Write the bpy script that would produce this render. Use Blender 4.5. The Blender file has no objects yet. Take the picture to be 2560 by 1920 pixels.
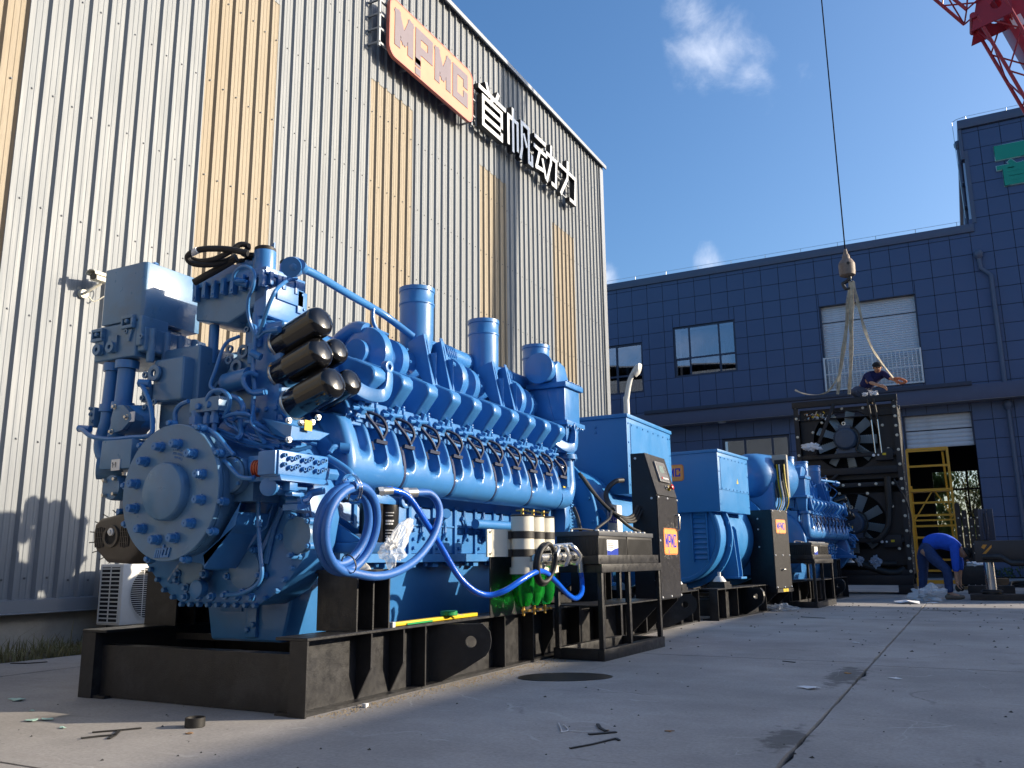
import bpy, bmesh, math, random
from mathutils import Vector, Matrix, noise
R = math.radians
PI = math.pi
random.seed(7)
S = bpy.context.scene
col = S.collection

# ---------------------------------------------------------------- camera, sky, sun, exposure
cam_d = bpy.data.cameras.new('camera')
cam = bpy.data.objects.new('camera', cam_d)
col.objects.link(cam)
cam_d.sensor_width = 36.0
cam_d.lens = 2136.86 / 2560 * 36.0
cam_d.clip_start = 0.05
cam_d.clip_end = 3000
_yaw, _pitch, _roll = R(27.597), R(11.6535), R(-0.62185)
cam.matrix_world = (Matrix.Translation((0, 0, 0.75)) @ Matrix.Rotation(_yaw, 4, 'Z')
                    @ Matrix.Rotation(PI / 2 + _pitch, 4, 'X') @ Matrix.Rotation(_roll, 4, 'Z'))
S.camera = cam

SUN_AZ = 30.0      # degrees from +X towards +Y
SUN_EL = 18.0
sd = bpy.data.lights.new('sun', 'SUN')
sd.energy = 4.8
sd.angle = R(0.5)
sd.color = (1.0, 0.86, 0.66)
sun = bpy.data.objects.new('sun', sd)
col.objects.link(sun)
_d = Vector((math.cos(R(SUN_AZ)) * math.cos(R(SUN_EL)), math.sin(R(SUN_AZ)) * math.cos(R(SUN_EL)), math.sin(R(SUN_EL))))
sun.rotation_euler = _d.to_track_quat('Z', 'Y').to_euler()
sun.location = (20, 12, 12)

world = bpy.data.worlds.new('World')
S.world = world
world.use_nodes = True
def build_world():
    nt = world.node_tree; N = nt.nodes; L = nt.links
    bg = N['Background']
    sky = N.new('ShaderNodeTexSky')
    sky.sky_type = 'NISHITA'
    sky.sun_disc = False
    sky.sun_elevation = R(SUN_EL)
    sky.sun_rotation = R(90 - SUN_AZ)
    sky.altitude = 0
    sky.air_density = 1.0
    sky.dust_density = 3.0
    sky.ozone_density = 4.0
    geo = N.new('ShaderNodeTexCoord')
    # small fair weather clouds scattered over the sky: noise, gated by a few patches
    nz = N.new('ShaderNodeTexNoise')
    nz.inputs['Scale'].default_value = 13.0
    nz.inputs['Detail'].default_value = 9.0
    nz.inputs['Roughness'].default_value = 0.62
    nz.inputs['Distortion'].default_value = 0.35
    L.new(geo.outputs['Generated'], nz.inputs['Vector'])
    total = None
    for d, w, s in CLOUDS:
        w *= 0.82
        dot = N.new('ShaderNodeVectorMath'); dot.operation = 'DISTANCE'
        L.new(geo.outputs['Generated'], dot.inputs[0])
        dot.inputs[1].default_value = Vector(d).normalized()
        mr = N.new('ShaderNodeMapRange')
        mr.inputs['From Min'].default_value = 0.0
        mr.inputs['From Max'].default_value = w
        mr.inputs['To Min'].default_value = s
        mr.inputs['To Max'].default_value = 0.0
        L.new(dot.outputs['Value'], mr.inputs['Value'])
        if total is None: total = mr.outputs[0]
        else:
            a = N.new('ShaderNodeMath'); a.operation = 'MAXIMUM'
            L.new(total, a.inputs[0]); L.new(mr.outputs[0], a.inputs[1]); total = a.outputs[0]
    # alpha = smoothstep(noise + gate)
    a = N.new('ShaderNodeMath'); a.operation = 'ADD'
    L.new(nz.outputs['Fac'], a.inputs[0]); L.new(total, a.inputs[1])
    mr = N.new('ShaderNodeMapRange'); mr.interpolation_type = 'SMOOTHSTEP'
    mr.inputs['From Min'].default_value = 0.66
    mr.inputs['From Max'].default_value = 1.30
    mr.inputs['To Max'].default_value = 0.9
    L.new(a.outputs[0], mr.inputs['Value'])
    mix = N.new('ShaderNodeMixRGB')
    L.new(mr.outputs[0], mix.inputs['Fac'])
    hs = N.new('ShaderNodeHueSaturation')
    hs.inputs['Saturation'].default_value = 1.15
    L.new(sky.outputs[0], hs.inputs['Color'])
    L.new(hs.outputs[0], mix.inputs['Color1'])
    mix.inputs['Color2'].default_value = (4.2, 4.5, 5.2, 1)
    L.new(mix.outputs[0], bg.inputs['Color'])
    bg.inputs['Strength'].default_value = 0.15
CLOUDS = [(-13.552, 60, 39.086 - 0.75, 0.105, 0.50),
          (-10.921, 60, 36.145 - 0.75, 0.075, 0.42),
          (-14.809, 60, 42.714 - 0.75, 0.06, 0.50),
          (-7.146, 60, 35.222 - 0.75, 0.045, 0.28),
          (-14.885, 60, 22.217 - 0.75, 0.04, 0.5),
          (-22.929, 60, 22.307 - 0.75, 0.03, 0.5),
          (60, -20, 30, 0.2, 0.4), (30, -50, 22, 0.25, 0.42), (-20, -60, 14, 0.22, 0.45), (-60, -30, 35, 0.2, 0.4), (50, 30, 50, 0.15, 0.35)]
CLOUDS = [((c[0], c[1], c[2]), c[3], c[4]) for c in CLOUDS]
build_world()

S.view_settings.view_transform = 'Standard'
S.view_settings.look = 'None'
S.view_settings.exposure = 0.75
S.view_settings.gamma = 1.0
S.view_settings.use_curve_mapping = False
S.render.engine = 'CYCLES'
S.cycles.max_bounces = 8
S.cycles.diffuse_bounces = 3
S.cycles.glossy_bounces = 4
S.cycles.transmission_bounces = 8
S.cycles.transparent_max_bounces = 12
S.cycles.caustics_reflective = False
S.cycles.caustics_refractive = False
S.cycles.sample_clamp_indirect = 4.0
try:
    S.cycles.use_denoising = True
except Exception:
    pass

# ---------------------------------------------------------------- materials
MATS = {}
def mat(name, base, rough=0.5, metal=0.0, var=0.0, vscale=3.0, bump=0.0, bscale=60.0, coat=0.0, spec=0.5,
        trans=0.0, ior=1.45, alpha=1.0, dirt=None, dscale=2.0, damt=0.4, stretch=(1, 1, 1), rvar=0.0, emis=None):
    if name in MATS: return MATS[name]
    m = bpy.data.materials.new(name); m.use_nodes = True
    nt = m.node_tree; N = nt.nodes; L = nt.links
    p = N['Principled BSDF']
    c = tuple(base) + (1.0,)
    p.inputs['Base Color'].default_value = c
    p.inputs['Roughness'].default_value = rough
    p.inputs['Metallic'].default_value = metal
    p.inputs['IOR'].default_value = ior
    p.inputs['Specular IOR Level'].default_value = spec
    p.inputs['Coat Weight'].default_value = coat
    p.inputs['Coat Roughness'].default_value = 0.08
    p.inputs['Transmission Weight'].default_value = trans
    p.inputs['Alpha'].default_value = alpha
    if emis:
        p.inputs['Emission Color'].default_value = tuple(emis[:3]) + (1,)
        p.inputs['Emission Strength'].default_value = emis[3]
    if var or dirt or bump or rvar:
        tc = N.new('ShaderNodeTexCoord')
        mp = N.new('ShaderNodeMapping'); mp.inputs['Scale'].default_value = stretch
        L.new(tc.outputs['Object'], mp.inputs['Vector'])
        cur = None
        if var:
            n1 = N.new('ShaderNodeTexNoise'); n1.inputs['Scale'].default_value = vscale
            n1.inputs['Detail'].default_value = 6; n1.inputs['Roughness'].default_value = 0.65
            L.new(mp.outputs[0], n1.inputs['Vector'])
            mr = N.new('ShaderNodeMapRange')
            mr.inputs['From Min'].default_value = 0.25; mr.inputs['From Max'].default_value = 0.75
            mr.inputs['To Min'].default_value = 1 - var; mr.inputs['To Max'].default_value = 1 + var
            L.new(n1.outputs['Fac'], mr.inputs['Value'])
            mx = N.new('ShaderNodeMixRGB'); mx.blend_type = 'MULTIPLY'; mx.inputs['Fac'].default_value = 1
            mx.inputs['Color1'].default_value = c
            L.new(mr.outputs[0], mx.inputs['Color2'])
            cur = mx.outputs[0]
        if dirt:
            n2 = N.new('ShaderNodeTexNoise'); n2.inputs['Scale'].default_value = dscale
            n2.inputs['Detail'].default_value = 8; n2.inputs['Roughness'].default_value = 0.7
            L.new(mp.outputs[0], n2.inputs['Vector'])
            mr = N.new('ShaderNodeMapRange'); mr.interpolation_type = 'SMOOTHSTEP'
            mr.inputs['From Min'].default_value = 0.48; mr.inputs['From Max'].default_value = 0.72
            mr.inputs['To Min'].default_value = 0; mr.inputs['To Max'].default_value = damt
            L.new(n2.outputs['Fac'], mr.inputs['Value'])
            mx = N.new('ShaderNodeMixRGB')
            L.new(mr.outputs[0], mx.inputs['Fac'])
            if cur: L.new(cur, mx.inputs['Color1'])
            else: mx.inputs['Color1'].default_value = c
            mx.inputs['Color2'].default_value = tuple(dirt) + (1,)
            cur = mx.outputs[0]
        if cur: L.new(cur, p.inputs['Base Color'])
        if rvar:
            n3 = N.new('ShaderNodeTexNoise'); n3.inputs['Scale'].default_value = vscale * 2.3
            n3.inputs['Detail'].default_value = 5
            L.new(mp.outputs[0], n3.inputs['Vector'])
            mr = N.new('ShaderNodeMapRange')
            mr.inputs['From Min'].default_value = 0.3; mr.inputs['From Max'].default_value = 0.7
            mr.inputs['To Min'].default_value = max(0.02, rough - rvar); mr.inputs['To Max'].default_value = min(1, rough + rvar)
            L.new(n3.outputs['Fac'], mr.inputs['Value']); L.new(mr.outputs[0], p.inputs['Roughness'])
        if bump:
            n4 = N.new('ShaderNodeTexNoise'); n4.inputs['Scale'].default_value = bscale
            n4.inputs['Detail'].default_value = 4
            L.new(mp.outputs[0], n4.inputs['Vector'])
            b = N.new('ShaderNodeBump'); b.inputs['Strength'].default_value = bump; b.inputs['Distance'].default_value = 0.01
            L.new(n4.outputs['Fac'], b.inputs['Height']); L.new(b.outputs[0], p.inputs['Normal'])
    MATS[name] = m
    return m

blue = mat('blue_engine_paint', (0.042, 0.185, 0.46), 0.36, var=0.10, vscale=4, bump=0.05, bscale=90, coat=0.25, rvar=0.08, dirt=(0.06, 0.17, 0.36), dscale=3.5, damt=0.35)
blue_flat = mat('blue_front_sheen', (0.085, 0.20, 0.36), 0.34, var=0.10, vscale=5, bump=0.05, bscale=120, rvar=0.08, dirt=(0.10, 0.15, 0.20), dscale=4, damt=0.5, coat=0.2)  # engine blue greyed; the sheen of the front faces is put into the colour
blue_alt = mat('blue_alternator_paint', (0.03, 0.19, 0.46), 0.42, var=0.06, vscale=2, bump=0.02, bscale=200, rvar=0.06)
black = mat('black_steel_paint', (0.017, 0.017, 0.019), 0.42, var=0.35, vscale=9, bump=0.12, bscale=140, rvar=0.1, dirt=(0.058, 0.057, 0.060), dscale=5, damt=0.45)
black_clean = mat('black_panel_paint', (0.012, 0.012, 0.016), 0.40, var=0.2, vscale=14, bump=0.05, bscale=300, rvar=0.06, dirt=(0.032, 0.032, 0.036), dscale=7, damt=0.35)
black_gloss = mat('black_gloss_canister', (0.008, 0.008, 0.009), 0.16, bump=0.01, bscale=60, coat=0.4)
rubber = mat('black_rubber', (0.018, 0.017, 0.017), 0.55, var=0.2, vscale=30, bump=0.08, bscale=400)
dark = mat('dark_void', (0.012, 0.013, 0.016), 0.7)
steel = mat('zinc_steel', (0.62, 0.60, 0.55), 0.32, metal=0.9, var=0.15, vscale=20)
chrome = mat('chrome', (0.75, 0.75, 0.76), 0.15, metal=1.0)
brass = mat('brass', (0.75, 0.48, 0.14), 0.3, metal=1.0, var=0.2, vscale=30)
white_paint = mat('white_paint', (0.72, 0.72, 0.70), 0.4, var=0.06, vscale=5, dirt=(0.4, 0.37, 0.32), dscale=4, damt=0.3)
cream = mat('cream_canister', (0.68, 0.65, 0.55), 0.38, var=0.04, vscale=8)
concrete_plain = mat('plinth_concrete', (0.40, 0.37, 0.32), 0.9, var=0.2, vscale=3, bump=0.3, bscale=40, dirt=(0.2, 0.19, 0.16), dscale=2, damt=0.5)
yellow = mat('yellow_paint', (0.72, 0.38, 0.035), 0.4, var=0.12, vscale=6, dirt=(0.35, 0.2, 0.05), dscale=6, damt=0.4)
yellow_tag = mat('yellow_sticker', (0.62, 0.43, 0.01), 0.5)
orange = mat('orange_sign', (0.82, 0.34, 0.09), 0.45, var=0.06, vscale=8)
orange_edge = mat('orange_sign_edge', (0.60, 0.20, 0.06), 0.45)
navy_letter = mat('navy_letter', (0.015, 0.03, 0.42), 0.45)
white_print = mat('white_print', (0.75, 0.75, 0.75), 0.5)
red_paint = mat('red_crane_paint', (0.36, 0.02, 0.03), 0.4, var=0.12, vscale=4)
wood = mat('timber', (0.20, 0.12, 0.065), 0.8, var=0.35, vscale=6, stretch=(0.6, 6, 6), bump=0.4, bscale=30)
dark_wood = mat('dark_timber', (0.05, 0.038, 0.032), 0.8, var=0.4, vscale=6, bump=0.4, bscale=30)
hose_blue = mat('blue_hose', (0.03, 0.13, 0.42), 0.42, var=0.1, vscale=40, bump=0.2, bscale=350)
hose_bright = mat('bright_blue_hose', (0.006, 0.10, 0.62), 0.2, bump=0.15, bscale=300, coat=0.5)
glass_green = mat('green_bowl', (0.03, 0.75, 0.08), 0.05, trans=0.85, ior=1.3)
skin = mat('skin', (0.46, 0.25, 0.16), 0.55, var=0.08, vscale=20)
navy = mat('navy_cloth', (0.012, 0.016, 0.085), 0.9, var=0.2, vscale=20, bump=0.3, bscale=25)
work_blue = mat('work_blue_cloth', (0.012, 0.085, 0.55), 0.8, var=0.15, vscale=14, bump=0.5, bscale=16)
jeans = mat('denim', (0.025, 0.05, 0.14), 0.9, var=0.25, vscale=16, bump=0.4, bscale=20)
plastic = mat('clear_plastic', (0.85, 0.88, 0.92), 0.12, trans=0.75, ior=1.15, bump=0.6, bscale=25)
paper = mat('white_paper', (0.74, 0.74, 0.76), 0.8, bump=0.3, bscale=15)

# ---------------------------------------------------------------- mesh helper
def V(*a): return Vector(a)
def basis(d):
    d = Vector(d).normalized()
    up = Vector((0, 0, 1)) if abs(d.z) < 0.95 else Vector((0, 1, 0))
    x = up.cross(d).normalized()
    return x, d.cross(x), d

def smooth_path(pts, k=5):
    P = [Vector(p) for p in pts]
    if len(P) < 3: return P
    out = []
    for i in range(len(P) - 1):
        p0 = P[i - 1] if i else P[0] * 2 - P[1]
        p1, p2 = P[i], P[i + 1]
        p3 = P[i + 2] if i + 2 < len(P) else p2 * 2 - p1
        for j in range(k):
            t = j / k
            out.append(0.5 * ((2 * p1) + (p2 - p0) * t + (2 * p0 - 5 * p1 + 4 * p2 - p3) * t * t + (3 * p1 - p0 - 3 * p2 + p3) * t ** 3))
    out.append(P[-1])
    return out

SMALL = {'case_ribs', 'cover_bolts', 'rim_bolts', 'flange_bolts', 'plate_bolt', 'pale_bolt', 'box_screws', 'screw', 'vent_plug', 'case_ribs', 'crankcase_ribs', 'clamp_frame', 'port_boss', 'boss', 'cast_marks', 'maker_lettering', 'fuel_lines', 'sensor_harness', 'tray_screw', 'black_cap', 'filler_neck', 'label_print', 'print', 'label_text', 'lettering', 'guard_mesh', 'louvre', 'wire_guard', 'motor_fins', 'curtain', 'shelving', 'side_grille', 'front_grille', 'bolt', 'yellow_label', 'vent_guard', 'lattice', 'jib_chords', 'wheel', 'glove'}
class MB:
    """collects simple solids and links them as ONE mesh object"""
    def __init__(s): s.v = []; s.f = []; s.M = None
    def add(s, vs, fs):
        o = len(s.v)
        if s.M is not None: vs = [s.M @ Vector(p) for p in vs]
        s.v += [tuple(p) for p in vs]
        s.f += [tuple(i + o for i in f) for f in fs]
        return s
    def box(s, x0, x1, y0, y1, z0, z1):
        if x0 > x1: x0, x1 = x1, x0
        if y0 > y1: y0, y1 = y1, y0
        if z0 > z1: z0, z1 = z1, z0
        return s.add([(x0, y0, z0), (x1, y0, z0), (x1, y1, z0), (x0, y1, z0), (x0, y0, z1), (x1, y0, z1), (x1, y1, z1), (x0, y1, z1)],
                     [(3, 2, 1, 0), (4, 5, 6, 7), (0, 1, 5, 4), (1, 2, 6, 5), (2, 3, 7, 6), (3, 0, 4, 7)])
    def bar(s, a, b, w, h=None, up=None):
        a, b = Vector(a), Vector(b); h = w if h is None else h
        d = (b - a).normalized()
        u = Vector(up) if up else (Vector((0, 0, 1)) if abs(d.z) < 0.9 else Vector((0, 1, 0)))
        x = d.cross(u).normalized(); y = x.cross(d).normalized()
        x *= w / 2; y *= h / 2
        return s.add([a - x - y, a + x - y, a + x + y, a - x + y, b - x - y, b + x - y, b + x + y, b - x + y],
                     [(3, 2, 1, 0), (4, 5, 6, 7), (0, 1, 5, 4), (1, 2, 6, 5), (2, 3, 7, 6), (3, 0, 4, 7)])
    def rings(s, rings, cap0=True, cap1=True, closed=False):
        n = len(rings[0]); vs = [p for r in rings for p in r]; fs = []
        m = len(rings)
        for i in range(m if closed else m - 1):
            a, b = i * n, ((i + 1) % m) * n
            for j in range(n):
                k = (j + 1) % n
                fs.append((a + j, a + k, b + k, b + j))
        if not closed:
            if cap0: fs.append(tuple(range(n - 1, -1, -1)))
            if cap1: fs.append(tuple((m - 1) * n + j for j in range(n)))
        return s.add(vs, fs)
    def lathe(s, prof, o, d, n=24, caps=True, ph=0.0):
        x, y, z = basis(d); o = Vector(o)
        rs = []
        for r, h in prof:
            rs.append([o + z * h + (x * math.cos(2 * PI * j / n + ph) + y * math.sin(2 * PI * j / n + ph)) * max(r, 1e-4) for j in range(n)])
        return s.rings(rs, caps, caps)
    def cyl(s, a, b, r, r2=None, n=16):
        a, b = Vector(a), Vector(b)
        return s.lathe([(r, 0), (r if r2 is None else r2, (b - a).length)], a, b - a, n)
    def pipe(s, a, b, r, n=12): return s.cyl(a, b, r, None, n)
    def ringtube(s, o, d, ro, ri, h, n=32):
        return s.lathe([(ri, 0), (ro, 0), (ro, h), (ri, h), (ri, 0)], o, d, n, caps=False)
    def tube(s, pts, r, n=8, k=5, sm=True, rib=None):
        P = smooth_path(pts, k) if sm else [Vector(p) for p in pts]
        t0 = (P[1] - P[0]).normalized(); x, y, _ = basis(t0)
        rs = []
        for i, p in enumerate(P):
            t = (P[min(i + 1, len(P) - 1)] - P[max(i - 1, 0)])
            t = t.normalized() if t.length > 1e-9 else t0
            x = (x - t * x.dot(t)).normalized(); y = t.cross(x)
            rr = r(i / (len(P) - 1)) if callable(r) else r
            if rib: rr *= 1 + rib * (i % 2)
            rs.append([p + (x * math.cos(2 * PI * j / n) + y * math.sin(2 * PI * j / n)) * rr for j in range(n)])
        return s.rings(rs)
    def prism(s, poly, ax, d0, d1):
        n = len(poly)
        def m(p, d): return {'x': (d, p[0], p[1]), 'y': (p[0], d, p[1]), 'z': (p[0], p[1], d)}[ax]
        vs = [m(p, d0) for p in poly] + [m(p, d1) for p in poly]
        fs = [tuple(range(n)), tuple(range(2 * n - 1, n - 1, -1))] + [(i, n + i, n + (i + 1) % n, (i + 1) % n) for i in range(n)]
        return s.add(vs, fs)
    def bolt(s, p, d, r=0.012, h=0.012):
        return s.lathe([(r, 0), (r, h * 0.8), (r * 0.8, h)], p, d, 6)
    def sphere(s, c, r, sq=(1, 1, 1), n=12, m=8):
        c = Vector(c); rs = []
        for i in range(m + 1):
            t = PI * i / m
            rs.append([c + Vector((math.sin(t) * math.cos(2 * PI * j / n) * r * sq[0], math.sin(t) * math.sin(2 * PI * j / n) * r * sq[1], -math.cos(t) * r * sq[2])) for j in range(n)])
        rs[0] = [p + (p - c) * 0 + Vector((1e-5 * math.cos(j), 1e-5 * math.sin(j), 0)) for j, p in enumerate(rs[0])]
        return s.rings(rs)
    def mesh(s, name, loc=(0, 0, 0), smooth=35, bevel=0, seg=2):
        l = Vector(loc)
        me = bpy.data.meshes.new(name)
        me.from_pydata([tuple(Vector(p) - l) for p in s.v], [], s.f)
        bm = bmesh.new(); bm.from_mesh(me)
        bmesh.ops.recalc_face_normals(bm, faces=bm.faces)
        if bevel:
            es = [e for e in bm.edges if len(e.link_faces) == 2 and e.calc_face_angle(0) > R(35)]
            try: bmesh.ops.bevel(bm, geom=es, offset=bevel, segments=seg, affect='EDGES', clamp_overlap=True, profile=0.6)
            except Exception: pass
        bm.to_mesh(me); bm.free()
        if smooth:
            me.shade_smooth()
            me.set_sharp_from_angle(angle=R(smooth))
        return me
    def build(s, name, m, parent=None, smooth=35, bevel=0, seg=2):
        if parent is not None and name in SMALL: kind_ = 'stuff'
        else: kind_ = None
        off = wloc(parent)
        me = s.mesh(name, off, smooth, bevel, seg)
        me.materials.append(m)
        o_ = link(name, me, parent)
        if kind_: o_['kind'] = kind_
        return o_

def wloc(o):
    l = Vector((0, 0, 0))
    while o is not None:
        l += o.location; o = o.parent
    return l
def link(name, me, parent=None):
    o = bpy.data.objects.new(name, me); col.objects.link(o)
    if parent is not None: o.parent = parent
    return o
def tag(o, label=None, cat=None, group=None, kind=None):
    if label: o['label'] = label
    if cat: o['category'] = cat
    if group: o['group'] = group
    if kind: o['kind'] = kind
    return o
def thing(name, label, cat, loc=(0, 0, 0), group=None):
    o = bpy.data.objects.new(name, None); col.objects.link(o)
    o.location = loc; o.empty_display_size = 0.1
    return tag(o, label, cat, group)
def inst(src, parent=None, loc=None, rot=None, scale=None):
    o = src.copy(); col.objects.link(o)
    if parent is not None: o.parent = parent
    if loc is not None: o.location = loc
    if rot is not None: o.rotation_euler = rot
    if scale is not None: o.scale = scale
    return o
def copy_tree(o, parent=None):
    c = o.copy(); col.objects.link(c)
    if parent is not None: c.parent = parent
    for ch in list(o.children): copy_tree(ch, c)
    return c

# block letters as strokes on a unit cell
GLYPH = {
 'M': (1.0, [[(0, 0), (0, 1), (.5, .25), (1, 1), (1, 0)]]),
 'P': (.8, [[(0, 0), (0, 1), (.8, 1), (.8, .42), (0, .42)]]),
 'C': (.85, [[(.85, .72), (.85, 1), (0, 1), (0, 0), (.85, 0), (.85, .28)]]),
 'S': (.9, [[(.9, 1), (0, 1), (0, .5), (.9, .5), (.9, 0), (0, 0)]]),
 'E': (.9, [[(.9, 1), (0, 1), (0, 0), (.9, 0)], [(0, .5), (.9, .5)]]),
 'T': (.8, [[(0, 1), (.8, 1)], [(.4, 1), (.4, 0)]]),
 'I': (0.0, [[(0, 0), (0, 1)]]),
 'O': (.8, [[(0, 0), (0, 1), (.8, 1), (.8, 0), (0, 0)]]),
 'W': (1.0, [[(0, 1), (.25, 0), (.5, .7), (.75, 0), (1, 1)]]),
 'R': (.8, [[(0, 0), (0, 1), (.8, 1), (.8, .45), (0, .45)], [(.35, .45), (.8, 0)]]),
 'm': (.9, [[(0, 0), (0, .7), (.9, .7), (.9, 0)], [(.45, .7), (.45, 0)]]),
 't': (.45, [[(.1, 1), (.1, 0), (.45, 0)], [(-.1, .7), (.45, .7)]]),
 'u': (.7, [[(0, .7), (0, 0), (.7, 0), (.7, .7)]]),
 'i': (0.0, [[(0, 0), (0, .62)], [(0, .8), (0, .95)]]),
 'd': (.6, [[(.6, 1), (.6, 0), (0, 0), (0, .62), (.6, .62)]]),
 'e': (.6, [[(0, .34), (.6, .34), (.6, .66), (0, .66), (0, 0), (.6, 0)]]),
 'r': (.4, [[(0, 0), (0, .66), (.4, .66)]]),
 '1': (.2, [[(0, .8), (.2, 1), (.2, 0)]]),
 '-': (.35, [[(0, .5), (.35, .5)]]),
 'V': (.8, [[(0, 1), (.4, 0), (.8, 1)]]), 'F': (.7, [[(.7, 1), (0, 1), (0, 0)], [(0, .5), (.6, .5)]]),
 'l': (0.0, [[(0, 0), (0, 1)]]), 'a': (.6, [[(0, .66), (.6, .66), (.6, 0), (0, 0), (0, .36), (.6, .36)]]), 'v': (.6, [[(0, .66), (.3, 0), (.6, .66)]]),
}
CJK = {
 'shou': [[(0, .8), (1, .8)], [(.27, 1), (.36, .8)], [(.73, 1), (.64, .8)], [(.52, .8), (.42, .64)],
          [(.13, .64), (.87, .64), (.87, 0), (.13, 0), (.13, .64)], [(.13, .43), (.87, .43)], [(.13, .21), (.87, .21)]],
 'fan': [[(0, .1), (0, .76), (.38, .76), (.38, .1)], [(.19, 1), (.19, 0)], [(.5, 0), (.56, .25), (.56, .9), (.86, .9), (.86, .05), (1, .05), (1, .25)], [(.66, .62), (.76, .42)]],
 'dong': [[(.04, .9), (.44, .9)], [(0, .62), (.5, .62)], [(.22, .62), (.06, .12), (.42, .18)], [(.34, .42), (.46, .05)],
          [(.54, .72), (.97, .72), (.92, .03), (.76, .03)], [(.74, 1), (.71, .55), (.52, 0)]],
 'li': [[(.04, .74), (.96, .74), (.9, .03), (.62, .03)], [(.5, 1), (.47, .55), (.08, 0)]],
}
def stroke_bars(mb, strokes, fn, th, depth):
    """strokes in cell units; fn(u,v) -> (point on face); th = bar width; depth = Vector outwards"""
    i = 0
    for st in strokes:
        for a, b in zip(st[:-1], st[1:]):
            A, B = Vector(fn(*a)), Vector(fn(*b)); d = (B - A)
            if d.length < 1e-6: continue
            d.normalize(); dep = Vector(depth) * (1 + 0.02 * (i % 4)); i += 1
            nrm = Vector(depth).normalized()
            s = d.cross(nrm).normalized() * th / 2
            A = A - d * th * 0.49; B = B + d * th * 0.49
            q = [A - s, B - s, B + s, A + s]
            mb.add(q + [p + dep for p in q], [(3, 2, 1, 0), (4, 5, 6, 7), (0, 1, 5, 4), (1, 2, 6, 5), (2, 3, 7, 6), (3, 0, 4, 7)])
    return mb
def write(mb, text, o, ux, uz, h, th, depth, gap=0.35, wide=0.6, slant=0.0):
    """text starting at o, running along unit vector ux, upright uz"""
    o, ux, uz = Vector(o), Vector(ux), Vector(uz); x = 0
    for ch in text:
        if ch == ' ': x += h * 0.6; continue
        w, st = GLYPH[ch]
        stroke_bars(mb, st, lambda u, v: o + ux * (x + u * h * wide + slant * v * h) + uz * (v * h), th, depth)
        x += w * h * wide + h * gap
    return x
def rrect(w, h, r, n=5):
    out = []
    for cx, cy, a0 in ((w / 2 - r, h / 2 - r, 0), (-w / 2 + r, h / 2 - r, 90), (-w / 2 + r, -h / 2 + r, 180), (w / 2 - r, -h / 2 + r, 270)):
        for i in range(n + 1):
            a = R(a0 + 90 * i / n); out.append((cx + r * math.cos(a), cy + r * math.sin(a)))
    return out
def circ(cx, cy, r, n=20, a0=0, a1=360):
    return [(cx + r * math.cos(R(a0 + (a1 - a0) * i / (n if a1 - a0 == 360 else n - 1))), cy + r * math.sin(R(a0 + (a1 - a0) * i / (n if a1 - a0 == 360 else n - 1)))) for i in range(n)]

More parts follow.
